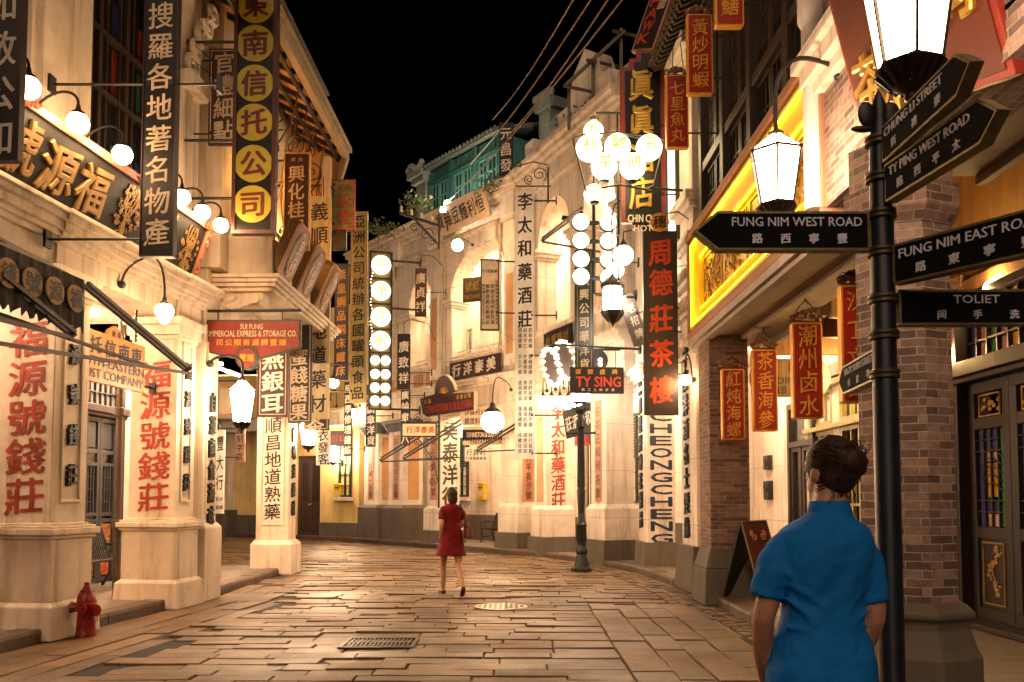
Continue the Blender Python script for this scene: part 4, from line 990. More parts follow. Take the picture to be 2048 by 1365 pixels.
MB().box(3.0, 10.5, 2.45, 2.65, 4.0, 5.3).build('upper_back_wall', plaster('golden_plaster', (.52, .33, .13), .5), RB)
b2 = MB().box(6.35, 6.6, 2.0, 2.45, .7, 3.98).build('brick_pilaster', BRK, RB, .01, uv=True)
MB().frustum((6.28, 6.67, 1.9, 2.45), .1, (6.35, 6.6, 1.99, 2.45), .75).build('pilaster_base', GREYST(), b2, .01)
# ================================================================== hanging signs
class Sign:
    """a board given by its place in the photo (px box, depth Y); root at the bottom centre, front faces -y"""
    def __init__(s, name, label, cat, x0, x1, y0, y1, Y, yaw=0, group=None):
        s.x0, s.x1, s.y0, s.y1 = x0, x1, y0, y1
        b = W((x0 + x1) / 2, y1, Y); t = W((x0 + x1) / 2, y0, Y)
        s.k = (W(x1, y1, Y).x - W(x0, y1, Y).x) / (x1 - x0) / max(.2, math.cos(yaw)); s.kz = (t.z - b.z) / (y1 - y0)
        s.w = (x1 - x0) * s.k; s.h = t.z - b.z; s.P = b; s.yaw = yaw
        s.t = thing(name, label, cat, b, yaw, group)
    def x(s, px): return (px - (s.x0 + s.x1) / 2) * s.k
    def z(s, py): return (s.y1 - py) * s.kz
    def board(s, mat, th=.06, bevel=.008):
        MB().box(-s.w / 2, s.w / 2, 0, th, 0, s.h).build('board', mat, s.t, bevel); s.th = th; return s
    def frame(s, mat, wd, pr=.012, inset=0, name='frame', th=None):
        MB().frame(-s.w / 2 + inset - (0 if inset else .004), s.w / 2 - inset + (0 if inset else .004), inset - (0 if inset else .004), s.h - inset + (0 if inset else .004), wd, -pr, .004 if inset else (s.th + .006)).build(name, mat, s.t, .003); return s
    def lets(s, mat, fn, name='lettering', **k):
        L = LB(**k); fn(L); L.build(name, mat, s.t); return s
    def col(s, txt, px, y0, y1, wpx, mat, hpx=None, name='lettering', **k):
        return s.lets(mat, lambda L: L.col(txt, s.x(px), s.z(y0), s.z(y1), wpx * s.k, hpx * s.kz if hpx else None), name, **k)
    def row(s, txt, xa, xb, py, hpx, mat, name='lettering', **k):
        return s.lets(mat, lambda L: L.row(txt, s.x(xa), s.x(xb), s.z(py), hpx * s.kz), name, **k)
    def word(s, txt, xa, xb, ya, yb, mat, name='lettering', **k):
        k.setdefault('brush', 0); k.setdefault('off', .022)
        return s.lets(mat, lambda L: L.word(txt, s.x(xa), s.x(xb), s.z(yb), s.z(ya)), name, **k)
    def rods(s, side, length, zs=(.12, .88), r=.012, plate=True):
        m = MB()
        for f in zs:
            z = s.h * f; x0 = s.w / 2 * side; x1 = x0 + length * side
            m.tube([(x0 - .04 * side, .03, z), (x1, .03, z)], r, 6)
            if plate: m.box(min(x1, x1 + .03 * side), max(x1, x1 + .03 * side), -.03, .09, z - .09, z + .09)
            m.box(x0 - .05 * side - .02, x0 - .05 * side + .02, -.012, .07, z - .025, z + .025)
        m.build('iron_bracket', IRON(), s.t); return s
    def stay(s, side, length, z0, z1, dy=0):
        MB().tube([(s.w / 2 * side * .8, .03, z0), (s.w / 2 * side + length * side, .03 + dy, z1)], .005, 5).build('stay_wire', IRON(), s.t); return s
HS, CS, FS = 'hanging_sign', 'sign', 'wall_sign'

# --- left side of the street
s = Sign(HS, 'dark brown hanging sign cut off by the top left corner of the photo', CS, -45, 36, -70, 321, 7.2).board(BLACKB(), .07); s.col('如敬公知', -6, -35, 322, 66, INKP(), name='pale_lettering'); s.frame(MAROON(), .012); s.rods(-1, .45, (.3, .8))
s = Sign(HS, 'long black hanging sign with eight pale characters crossing the gilt fascia board', CS, 279, 346, -70, 513, 8.6).board(LACQ(), .08); s.col('搜羅各地著名物產', 312, 2, 496, 54, INKC(), hpx=56, name='cream_lettering', off=.014); s.frame(MAROON(), .012)
s.rods(-1, .95, (.06, .59), .014); s.rods(1, .42, (.59,), .014)
s = Sign(HS, 'tall black hanging sign with red characters on big yellow discs', CS, 463, 549, -80, 468, 11.6).board(LACQ(), .10); s.frame(wood('red_brown_frame', (.11, .030, .020)), .055, .03)
for i, y in enumerate((12, 90, 170, 248, 330, 410)):
    d = MB().lathe([(38 * s.k, -.02), (38 * s.k, 0)], 28, (s.x(505), 0, s.z(y)), 0, 'y').build('yellow_disc', paint('yellow_disc_paint', (.36, .29, .022), .4, .15), s.t)
    L = LB(y=-.024, off=.03); L.ch('東南信托公司'[i], s.x(505), s.z(y), 56 * s.k); L.build('red_character', paint('dark_red_paint', (.10, .010, .006), .5), d)
s.rods(-1, .9, (.13, .34, .7), .02); s.stay(-1, 1.0, s.h * .55, s.h * .78); s.stay(-1, 1.0, s.h * .5, s.h * .72, .1)
s = Sign(HS, 'maroon hanging sign half hidden behind the yellow disc sign', CS, 415, 470, 97, 290, 12.0).board(MAROON(), .06); s.frame(INKC(), .012, .006, .03, 'cream_line'); s.col('官禮細點', 446, 104, 284, 42, INKC(), name='cream_lettering'); s.rods(-1, .3)
s = Sign(HS, 'dark red hanging sign with a cream line under the orange eave', CS, 566, 618, 306, 500, 13.8).board(MAROON(), .06); s.frame(paint('gold_line', (.55, .33, .10), .4), .022, .01, 0, 'gilt_frame'); s.col('興化桂圓', 591, 330, 474, 34, INKC(), name='cream_lettering'); s.row('祥天', 576, 606, 320, 9, INKC(), 'small_lettering'); s.rods(-1, .9, (.92, .7))
s = Sign(HS, 'dark tea board just below the tall cream hanging sign', CS, 606, 658, 620, 861, 16.5).board(BLACKB(), .06); s.frame(INKC(), .012, .006, .03, 'cream_line'); s.col('香茶', 630, 790, 870, 38, INKC(), name='cream_lettering'); s.rods(-1, .5)
s = Sign(HS, 'tall cream hanging sign with nine black characters in front of the tilted oval boards', CS, 612, 657, 393, 838, 16.0).board(CREAMB(), .09); s.col('義順昌各省地道藥材', 634, 400, 832, 37, INK(), hpx=38, name='black_lettering', off=.016); s.rods(-1, .75, (.2, .8)); s.stay(-1, 1.1, s.h * .78, s.h * .72); s.stay(-1, 1.5, s.h * .05, s.h * -.03)
s = Sign(HS, 'green hanging sign with red characters and red frame beside the end of the eave', CS, 662, 709, 360, 458, 16.9).board(paint('moss_green_paint', (.16, .20, .08), .5, .4), .07); s.frame(INKR(), .03, .012, 0, 'red_frame'); s.col('統煙', 687, 385, 452, 32, INKR(), name='red_lettering'); s.row('寶號', 672, 702, 376, 11, INKR(), 'small_lettering'); s.rods(-1, .5, (.1, .9))
s = Sign(HS, 'small green board hanging under the red-framed green sign', CS, 664, 692, 461, 500, 17.0).board(paint('dark_moss_paint', (.08, .12, .05), .5, .4), .06); s.col('小', 678, 463, 498, 26, INKR(), name='red_lettering'); s.frame(IRON(), .015); s.rods(-1, .3, (.8,))
s = Sign(HS, 'tall olive-cream hanging sign with twelve black characters left of the bulb rack', CS, 698, 732, 423, 806, 18.0).board(wood('olive_cream_board', (.62, .48, .18)), .08); s.col('亞洲公司統辦各國罐頭食品', 715, 428, 802, 26, INK(), hpx=27, name='black_lettering', off=.016); s.rods(-1, .6, (.06, .2, .9), .015); s.stay(-1, 1.2, s.h * .62, s.h * .58)
s = Sign(HS, 'blue hanging sign with gold characters behind the olive-cream sign', CS, 668, 695, 528, 760, 18.6).board(paint('deep_blue_paint', (.030, .036, .11), .45, .3), .06); s.col('葉皇鋼品銅床鐵床', 681, 536, 756, 19, INKY(), name='gold_lettering'); s.frame(MAROON(), .02); s.rods(-1, .5)
s = Sign(HS, 'dark maroon hanging sign with three pale characters and a double cream line', CS, 514, 575, 650, 834, 14.5).board(MAROON(), .07); s.frame(INKC(), .014, .006, .035, 'cream_line'); s.col('燕銀耳', 544, 698, 828, 46, INKP(), hpx=42, name='pale_lettering', off=.026); s.frame(wood('red_brown_frame', (.11, .030, .020)), .016); s.rods(-1, .4, (.75,))
s = Sign(HS, 'brown hanging sign with four tan characters left of the tall cream sign', CS, 576, 622, 640, 846, 15.3).board(BLACKB(), .07); s.frame(INKC(), .012, .006, .03, 'cream_line'); s.col('蜜餞糖果', 597, 697, 842, 36, paint('tan_paint', (.46, .36, .25), .5), name='tan_lettering', off=.022); s.rods(-1, .5, (.8,))
# red board of the carrier
s = Sign(HS, 'red five-sided board with green edge and round medallion hanging from an iron bar', CS, 397, 601, 638, 722, 12.3)
def redshape(s, g):
    pts = [(397 + g, 640 + g), (601 - g, 640 + g), (601 - g, 696 - g * .8), (516, 719 - g), (475, 719 - g), (397 + g, 701 - g * .8)]
    return [(s.x(a), s.z(b)) for a, b in pts][::-1]
MB().prism(redshape(s, 0), 0, .07).build('edge', paint('green_black_edge', (.030, .045, .030), .4), s.t, .006)
MB().prism(redshape(s, 3.6), -.012, .01).build('red_panel', paint('sign_red', (.20, .018, .008), .45, .25), s.t)
s.word('SUI FUNG', 480, 525, 649, 659.5, INKC(), 'cream_lettering', y=-.016); s.word('COMMERCIAL EXPRESS & STORAGE CO.', 404, 593, 662, 674, INKC(), 'cream_lettering', y=-.016); s.row('司公限有運轉豐瑞', 430, 574, 685.5, 14, INKY(), 'ochre_lettering', y=-.016)
md = MB().lathe([(23 * s.k, -.03), (23 * s.k, .08)], 28, (s.x(495), 0, s.z(717)), 0, 'y').build('medallion', paint('green_black_edge', (.030, .045, .030), .4), s.t); MB().lathe([(18.5 * s.k, -.042), (18.5 * s.k, 0)], 28, (s.x(495), 0, s.z(717)), 0, 'y').build('red_disc', paint('sign_red', (.20, .018, .008), .45, .25), md)
s.row('豐瑞', 480, 510, 717, 16, INKY(), 'ochre_lettering', y=-.046)
m = MB(); m.tube([(s.x(366), .03, s.z(622)), (s.x(600), .03, s.z(620))], .022, 8); m.lathe([(.09, s.x(362)), (.06, s.x(367))], 12, (0, 0, 0)) if False else m.tube([(s.x(360), .03, s.z(622)), (s.x(368), .03, s.z(622))], .085, 12)
for px in (433, 563): m.tube([(s.x(px), .03, s.z(620)), (s.x(px), .03, s.z(640))], .009, 6)
m.build('iron_bar', IRON(), s.t)

# gilt fascia of the near shophouse
s = thing('fascia_sign', 'long leaning black fascia board with raised gold characters and gilt flowers', CS, AP(0, -.10, 4.48), (R(19), 0, AR))
HF = .79
MB().box(-3.3, 2.72, 0, .08, 0, HF).build('board', paint('fascia_black', (.007, .0065, .006), .6, .3, spec=.2), s, .008)
m = MB(); m.box(-3.33, 2.75, -.05, .085, HF - .075, HF + .02); m.box(-3.33, 2.75, -.03, .085, -.02, .05); m.box(2.665, 2.75, -.04, .085, .05, HF - .075)
m.build('rail', plaster('copper_brown_rail', (.24, .085, .040), .35, .5), s, .012)
L = LB(y=-.01, ext=.012, bev=.010, off=.010, brush=.05)
for c, x in (('福', .22), ('源', -.36), ('號', -.96), ('錢', -1.56)): L.ch(c, x, .37, .54, .56, R(0))
FG_ = paint('dark_gold_leaf', (.20, .115, .030), .42, .35, .5)
L.build('gold_lettering', FG_, s)
L = LB(y=-.012, ext=.006, off=.02); L.col('神戲批發', 1.62, .66, .08, .12); L.col('匯兌經理', 1.86, .66, .08, .12); L.build('small_lettering', FG_, s)
random.seed(5)
for (cx, cz, rx, rz, n, nm) in ((.92, .36, .26, .30, 70, 'gilt_flowers'), (2.38, .36, .22, .30, 60, 'gilt_flowers')):
    g = MB()
    for i in range(n):
        a = random.uniform(0, 6.28); r = random.random() ** .6; px, pz = cx + rx * r * math.cos(a), cz + rz * r * math.sin(a)
        for k in range(4): b = k * 1.57 + a; g.sph((px + .02 * math.cos(b), -.012, pz + .02 * math.sin(b)), random.uniform(.009, .017), 6, 4, (1, .5, 1))
    for i in range(5): g.tube([(cx + (i - 2) * .05 * t + .04 * math.sin(6 * t + i), -.008, cz - rz + 2 * rz * t) for t in [k / 10 for k in range(11)]], .008, 5)
    g.build(nm, FG_, s)
g = MB()
for x in (-1.0, .95, 1.0, 1.15, 2.6, 2.66): 
    for i in range(9): g.sph((x + random.uniform(-.09, .09), -.055, HF - .03 + random.uniform(-.03, .03)), .026, 6, 4)
for i in range(14): g.sph((2.71 + random.uniform(-.02, .02), -.045, random.uniform(.1, HF - .1)), .025, 6, 4)
g.build('red_flowers', REDL(), s)

# tilted oval boards on the bay
for i, x in enumerate((1.05, 2.15, 3.35)):
    s = thing('oval_board', ['first tilted board with a pale oval on the bay, nearest the yellow disc sign', 'second tilted oval board, mostly hidden behind the tall cream sign', 'third tilted oval board at the far end of the bay'][i], CS, BP(x, -.78, 4.88), (R(24), 0, BR_), 'tilted oval boards')
    o8 = lambda g: [(-.36 + g, .1 + g), (-.26 + g * .6, g), (.26 - g * .6, g), (.36 - g, .1 + g), (.36 - g, .86 - g), (.26 - g * .6, .96 - g), (-.26 + g * .6, .96 - g), (-.36 + g, .86 - g)]
    MB().prism(o8(0), 0, .16).build('board', wood('ochre_edge', (.26, .15, .045)), s, .006)
    MB().prism(o8(.012), -.02, .01).build('gilt_line', paint('gold_line', (.55, .33, .10), .4), s); MB().prism(o8(.03), -.026, .01).build('red_field', plaster('carved_red', (.17, .045, .035), .8, .4), s)
    ov = lambda a, b, y0, y1, nm, mt: MB().prism([(a * math.cos(t), .48 + b * math.sin(t)) for t in [k * R(12) for k in range(30)]], y0, y1).build(nm, mt, s)
    ov(.235, .37, -.042, 0, 'oval_rim', paint('gold_line', (.55, .33, .10), .4)); ov(.215, .345, -.050, 0, 'oval_field', paint('grey_blue_field', (.20, .19, .19), .5))
    L = LB(y=-.056, ext=.008, off=.02); L.col('杏仁餅' if i == 0 else '合桃酥', 0, .76, .20, .22); L.build('lettering', paint('pink_cream', (.62, .44, .34), .5), s)
# orange trust company board under the beam
s = thing(HS, 'orange board with dark blue characters and English lettering between the lettered pillars', CS, AP(1.48, .30, 2.86), (0, 0, AR))
MB().prism([(-.80, 0), (.80, 0), (.80, .62), (.28, .62), (.24, .70), (.12, .76), (0, .70), (-.06, .62), (-.80, .62)], 0, .05).build('board', paint('orange_sign', (.42, .20, .04), .45, .15), s, .006)
L = LB(y=-.006, off=.03); L.row('公托信南東', -.74, .74, .45, .23); L.row('港東', .0, .24, .65, .08); L.build('blue_lettering', INKB(), s)
L = LB(y=-.006, off=.022, brush=0); L.word('SOUTH-EASTERN', -.77, .77, .20, .31); L.word('TRUST COMPANY', -.72, .76, .05, .16); L.build('latin_lettering', INKB(), s)
m = MB()
for x in (-.55, .6):
    for i in range(9): m.lathe([(.012, 0), (.02, .03), (.012, .06)], 6, (x, .02, .64 + i * .055))
m.bar((.8, .025, .1), (1.05, .025, .1), .02); m.box(1.03, 1.06, -.02, .07, .03, .17)
m.build('chain', IRON(), s)
# awning
aw = thing('awning', 'dark canvas awning with scalloped valance and tan character discs', 'awning', AP(-.85, 0, 0), (0, 0, AR))
CANV = paint('dark_canvas', (.030, .026, .026), .8, .35, bump=.4, nscale=20)
m = MB(); 
for i in range(10):
    x0, x1 = -2.6 + i * .26, -2.6 + (i + 1) * .26
    m.add([(x0, -.86, 3.50), (x1, -.86, 3.50), (x1, .0, 3.95), (x0, 0, 3.95), (x0, -.86, 3.52), (x1, -.86, 3.52), (x1, 0, 3.97), (x0, 0, 3.97)], [(0, 3, 2, 1), (4, 5, 6, 7)])
m.add([(0, -.86, 3.5), (0, 0, 3.95), (0, 0, 3.5), (.004, -.86, 3.5), (.004, 0, 3.95), (.004, 0, 3.5)], [(0, 1, 2), (5, 4, 3)]); m.build('canopy', CANV, aw)
v = MB(); N = 130
zb = lambda x: 3.05 + .035 * (1 if (x * 8.5) % 1 < .5 else -1) * abs(math.sin(x * 8.5 * math.pi)) - .02
yv = lambda x: -.87 + .012 * math.sin(x * 37) + .006 * math.sin(x * 71)
for i in range(N):
    x0, x1 = -2.6 + 2.6 * i / N, -2.6 + 2.6 * (i + 1) / N
    v.add([(x0, -.865, 3.53), (x1, -.865, 3.53), (x1, yv(x1), zb(x1)), (x0, yv(x0), zb(x0))], [(3, 2, 1, 0)])
v.build('valance', CANV, aw, smooth=True)
for i, c in enumerate('福源號錢'):
    x = -.17 - i * .30
    d = MB().lathe([(.125, -.015), (.125, 0)], 22, (x, -.885, 3.31), 0, 'y').build('tan_disc', plaster('tan_patch', (.42, .27, .12), .7), aw)
    L = LB(y=-.904, off=.03); L.ch(c, x, 3.31, .19); L.build('black_character', INK(), d)
L = MB(); 
for k in range(7): L.tube([(-1.0 + .35 * math.cos(t + k) * (1 - k * .1), -.55 + .12 * math.sin(t * 2 + k), 3.68 + .06 * math.sin(t * 2 + k) + .02) for t in [j * .4 for j in range(8)]], .008, 4)
L.build('painted_scroll', paint('olive_line', (.12, .10, .04), .7), aw)
m = MB(); a_ = lambda x, z, y=-.88: (x, y, z)
for dy in (0, .07):
    m.bar(a_(0, 3.50, -.9 + dy), a_(1.95, 2.99, -.92 + dy), .035); m.bar(a_(-1.15, 3.28, -.90 + dy), a_(-.25, 2.98, -.95 + dy), .035)
m.bar(a_(1.95, 3.0, -.94), a_(1.90, 2.92, -.86), .05); m.bar(a_(1.92, 2.93, -.9), a_(-1.9, 2.66, -.9), .034); m.bar(a_(1.0, 2.88, -.9), a_(-2.0, 3.1, -.55), .03); m.bar(a_(-.25, 2.98, -.95), a_(-.27, 2.92, -.88), .05); m.bar(a_(-.27, 2.93, -.92), a_(-1.9, 2.88, -.92), .034)
m.build('folding_arm', paint('brown_metal', (.05, .035, .030), .45), aw)
# boards seen through the lane arcade
s = Sign(HS, 'white vertical board with black characters just right of the lettered corner pillar', CS, 429, 447, 860, 1028, 19.0).board(WHITEB(), .05); s.col('豐大行', 438, 868, 985, 15, INK(), hpx=32, name='black_lettering'); s.col('水果', 442, 990, 1024, 8, INK(), name='small_lettering'); s.col('批發', 434, 990, 1024, 8, INK(), name='small_lettering')
s = Sign('framed_notice', 'green-framed pinkish notice hanging behind the glass lantern', 'notice', 429, 471, 761, 840, 20.0).board(plaster('faded_pink', (.45, .26, .20), .6), .05); s.frame(paint('green_frame', (.03, .10, .06), .5), .035); MB().box(-s.w * .28, s.w * .28, -.012, 0, s.h * .15, s.h * .8).build('paper', plaster('cream_paper', (.62, .48, .32), .4), s.t); s.row('牌招字', 436, 466, 775, 10, INKY(), 'gold_lettering', y=-.016)
s = Sign(HS, 'narrow pinkish board with dark characters in the lane beyond the arcade', CS, 470, 489, 848, 924, 21.0).board(plaster('faded_pink', (.45, .26, .20), .6), .05); s.col('慧刻字店', 479, 852, 922, 14, INK(), name='dark_lettering'); s.rods(-1, .4)
s = Sign(HS, 'white board with black characters hanging by the bright lane lantern', CS, 632, 660, 858, 931, 22.0).board(WHITEB(), .05); s.col('衣發客', 646, 860, 930, 22, INK(), name='black_lettering'); s.rods(1, .3, (.05,))
s = Sign(HS, 'small dark red board between the lane and the clock repair sign', CS, 659, 695, 862, 893, 24.5).board(MAROON(), .06); s.row('燈紅', 662, 692, 877, 15, INKR(), 'red_lettering'); s.rods(-1, .4, (.9,))
s = Sign(HS, 'narrow dark hanging sign with seven pale characters in front of the yellow house', CS, 687, 703, 764, 913, 24.0).board(BLACKB(), .06); s.col('局西學修理鐘錶', 695, 768, 911, 14, INKP(), hpx=18, name='pale_lettering', off=.026); s.rods(1, .35, (.95, .1))

# --- bend of the street
s = Sign(HS, 'dark hanging sign with pale characters under the bulb rack', CS, 731, 751, 770, 894, 25.6).board(BLACKB(), .06); s.col('寶綢章洋貨', 741, 788, 892, 17, INKP(), hpx=19, name='pale_lettering', off=.026); s.rods(1, .5, (.5,))
s = Sign(HS, 'dark hanging sign with three characters high beside the arched loggia', CS, 830, 853, 537, 633, 24.6).board(MAROON(), .06); s.col('廣貞祥', 841, 543, 628, 20, INKC(), name='cream_lettering', off=.024); s.rods(1, .55, (.5,)); m = MB(); m.tube([(0, .03, s.h), (-.1, .03, s.h + .12), (0, .03, s.h + .24), (0, .03, s.h + .42)], .01, 5); m.tube([(0, .03, s.h + .42), (.35, .03, s.h + .36), (.6, .03, s.h + .1)], .012, 5); m.build('hook', IRON(), s.t)
s = Sign(HS, 'dark hanging sign with three pale characters right of the bulb rack', CS, 794, 820, 668, 779, 24.2).board(BLACKB(), .06); s.col('廣致祥', 807, 678, 772, 21, INKP(), name='pale_lettering', off=.024); s.rods(1, .6, (.3, .1)); m = MB(); m.tube([(0, .03, s.h), (0, .03, s.h + .3), (.15, .03, s.h + .45), (.7, .03, s.h + .3), (.9, .03, s.h - .2)], .011, 5); m.build('hook', IRON(), s.t)
s = Sign(HS, 'narrow dark hanging sign behind the small lit red-lettered box', CS, 801, 820, 780, 891, 24.8).board(BLACKB(), .06); s.col('廣綸章號八', 810, 780, 890, 16, INKP(), name='pale_lettering', off=.026); s.rods(1, .4, (.9,))
s = Sign('lit_sign_box', 'small lit cream sign box with red characters on an iron scroll bracket', CS, 803, 873, 846, 874, 22.6)
MB().box(-s.w / 2, s.w / 2, 0, .14, 0, s.h).build('box', IRON(), s.t, .006); MB().box(-s.w / 2 + .03, s.w / 2 - .03, -.006, .01, .03, s.h - .03).build('lit_panel', glow('cream_lit', (1.0, .55, .20), .16), s.t); s.row('行洋泰美', 812, 870, 860, 15, INKR(), 'red_lettering', y=-.012, off=.03)
m = MB(); x = s.w / 2 + .06; m.bar((x, .07, -1.9), (x, .07, s.h + .25), .05); m.bar((x, .07, s.h + .02), (-s.w / 2, .07, s.h + .02), .03)
for (cx, cz, r0, fl) in ((-.05, s.h + .14, .12, 1), (.22, s.h + .12, .1, -1), (-.28, s.h + .12, .10, -1), (.2, -.18, .14, 1), (-.05, -.12, .11, -1), (.3, -.5, .13, -1), (.33, -.85, .1, 1), (.36, -1.2, .1, -1)): m.tube(spiral(cx, cz, r0, .02, 0, 1.6, 16, .07, fl), .012, 5)
m.tube([(x, .07, -1.3), (x - .15, .07, -.6), (x - .55, .07, -.05)], .014, 5); m.build('scroll_bracket', IRON(), s.t)
s = thing(FS, 'maroon wall sign with four pale raised characters below the wide arched loggia', CS, P1(7.25, .0, 5.08), C1R); MB().box(-1.25, 1.25, -.06, 0, 0, .52).build('board', MAROON(), s, .006); L = LB(y=-.07, ext=.012, off=.024); L.row('行洋泰美', -1.15, 1.15, .26, .40); L.build('pale_lettering', INKP(), s)
s = thing('pediment_sign', 'maroon board with a rounded hump and small gold emblem over the arcade opening', CS, P1(6.95, -.75, 3.92), (R(8), 0, C1R))
hp = lambda g: [(-1.35 + g, .1 + g), (-1.1 + g * .5, 0 + g), (1.3 - g, 0 + g), (1.4 - g, .55 - g), (.35, .62 - g)] + [(-.05 + (.55 - g) * math.cos(t), .55 + (.62 - g) * math.sin(t)) for t in [R(10) + R(16) * k for k in range(11)]] + [(-1.4 + g, .62 - g)]
MB().prism(hp(0), 0, .10).build('edge', INKC(), s); MB().prism(hp(.03), -.012, .02).build('board', MAROON(), s)
L = LB(y=-.016, off=.025, brush=0); L.word('DENNISTON & SULLIVAN', -1.15, 1.25, .12, .34); L.build('red_lettering', INKR(), s); L = LB(y=-.016); L.row('利昌', -1.2, -.75, .47, .14); L.row('洋貨公司', .5, 1.25, .45, .14); L.build('gold_lettering', INKY(), s)
g = MB(); 
for k in range(9): t = R(20 + k * 17.5); g.bar((-.05, -.016, .62), (-.05 + .26 * math.cos(t), -.016, .62 + .2 * math.sin(t)), .03, .01)
g.build('gold_emblem', INKY(), s)
s = Sign(HS, 'cream hexagonal notice board with two rows of dark characters behind the ball lamp', CS, 918, 1006, 814, 851, 24.2, R(-14)); MB().prism([(-s.w / 2, s.h * .5), (-s.w / 2 + .1, 0), (s.w / 2, 0), (s.w / 2, s.h), (-s.w / 2 + .1, s.h)], 0, .05).build('board', paint('tan_board', (.50, .38, .26), .5), s.t, .006); s.frame if False else None; s.row('快價利公道童叟', 928, 1004, 824, 14, INK(), 'dark_lettering'); s.row('鏡理料相公收買', 928, 1004, 842, 14, INK(), 'dark_lettering')
s = Sign(HS, 'black scalloped sign with cream English lettering inside the arcade', CS, 925, 1006, 854, 890, 24.8, R(-8)).board(paint('cream_paper', (.60, .50, .30), .5), .04)
MB().box(-s.w / 2, s.w / 2, -.03, 0, s.h * .30, s.h * .84).build('black_band', LACQ(), s.t); m = MB()
for i in range(16): m.prism([(-s.w / 2 + s.w * i / 16, s.h * .31), (-s.w / 2 + s.w * (i + .5) / 16, s.h * .18), (-s.w / 2 + s.w * (i + 1) / 16, s.h * .31)], -.029, -.002)
m.build('scallop', LACQ(), s.t); s.word('DENNISTON & SULLIVAN', 934, 1004, 865, 875, INKC(), 'cream_lettering', y=-.034); s.word('LONDON WARE & COR.', 940, 1004, 882, 888, INK(), 'dark_lettering')
s = Sign(HS, 'small pale board with two rows of black characters under the scalloped sign', CS, 929, 975, 895, 923, 24.6, R(-8)).board(WHITEB(), .04); s.row('行昌利', 932, 972, 905, 14, INK(), 'black_lettering'); s.row('行發貨雜產海', 931, 973, 917, 7, INK(), 'small_lettering')
s = Sign(HS, 'framed cream hanging board with columns of small dark characters before the arched loggia', CS, 961, 998, 519, 661, 21.8, R(6)).board(paint('cream_notice', (.60, .50, .34), .5), .07); s.frame(wood('notice_frame', (.07, .042, .03)), .035, .02)
s.col('推銷國產名廠物品', 975, 568, 650, 9, INK(), name='dark_lettering'); s.col('統辦全球時新百貨', 985, 568, 650, 9, INK(), name='dark_lettering'); s.col('綢毛織品花呢布疋各大衣料', 967, 568, 650, 5.5, INK(), name='small_lettering'); s.col('自備百貨零售批發雜貨皮革', 993, 560, 650, 5.5, INK(), name='small_lettering'); s.row('行洋泰美', 964, 995, 543, 8, INK(), 'dark_lettering'); s.rods(1, .6, (.98, .25), .02); s.stay(1, .7, .02, -.4)
s = Sign(HS, 'brown sign with gold characters hanging in the wide arched loggia', CS, 925, 962, 555, 604, 23.4, R(-22)).board(wood('umber_board', (.11, .065, .035)), .05); s.row('號紙', 929, 959, 573, 21, GOLD(), 'gold_lettering'); s.word('TUNG TAI PAPER', 928, 960, 590, 598, GOLD(), 'gold_lettering'); s.stay(-1, .5, .5, .45); MB().tube([(0, .02, s.h), (0, .02, s.h + .5)], .006, 5).build('hanger', IRON(), s.t)
s = thing(FS, 'leaning cream sign with six dark characters on the cornice of the bend', CS, P1(7.1, -.34, 9.50), (R(20), 0, C1R)); MB().box(-1.33, 1.33, 0, .08, 0, .82).build('board', paint('pinkish_cream', (.58, .44, .32), .5, .15), s, .008); L = LB(y=-.006, off=.012); L.row('貨雜豆麵利恒', -1.22, 1.22, .41, .52); L.build('dark_lettering', INK(), s)
s = Sign(HS, 'dark hanging sign with three pale characters by the teal attic house', CS, 998, 1027, 245, 353, 23.0).board(LACQ(), .07); s.col('元昌發', 1012, 252, 346, 24, INKP(), name='pale_lettering'); s.rods(1, .5, (.92,))
s = Sign(HS, 'very long white hanging sign with large and small black characters beside the loggia', CS, 1030, 1069, 380, 918, 19.4).board(WHITEB(), .09); s.col('李太和藥酒莊', 1050, 380, 664, 30, INK(), hpx=36, name='black_lettering', off=.026)
for px, txt in ((1040, '頭痛頭暈 水土不服 虛弱貧血 强身補腎 咳嗽吐痰'), (1050.5, '麻木不仁 中暑傷寒 食積不消 風濕肚痛 頭疼目眩'), (1061, '筋骨疼痛 腰痛腿痛 酒醉船暈 蟲蝕不痛 時行疫病')): s.col(txt, px, 658, 908, 8.2, INK(), hpx=9.5, name='small_lettering', brush=.015, off=.01)
s.rods(1, .5, (.02, .16, .38, .53, .96), .02); s.frame(paint('worn_white_edge', (.55, .50, .42), .6), .014)
m = MB(); m.tube([(-.2, .04, s.h + .1), (.62, .04, s.h + .1)], .016, 6); m.bar((.55, .04, s.h - .3), (.55, .04, s.h + .55), .04)
for a in ((.35, s.h + .38, .19, 1), (.1, s.h + .26, .12, -1), (-.15, s.h + .62, .09, 1)): m.tube(spiral(a[0], a[1], a[2], .03, R(-60), 1.6, 18, .04, a[3]), .012, 5)
m.tube([(.55, .04, s.h + .6), (.2, .04, s.h + .68), (-.25, .04, s.h + .55)], .014, 6); m.build('scroll_hanger', IRON(), s.t)

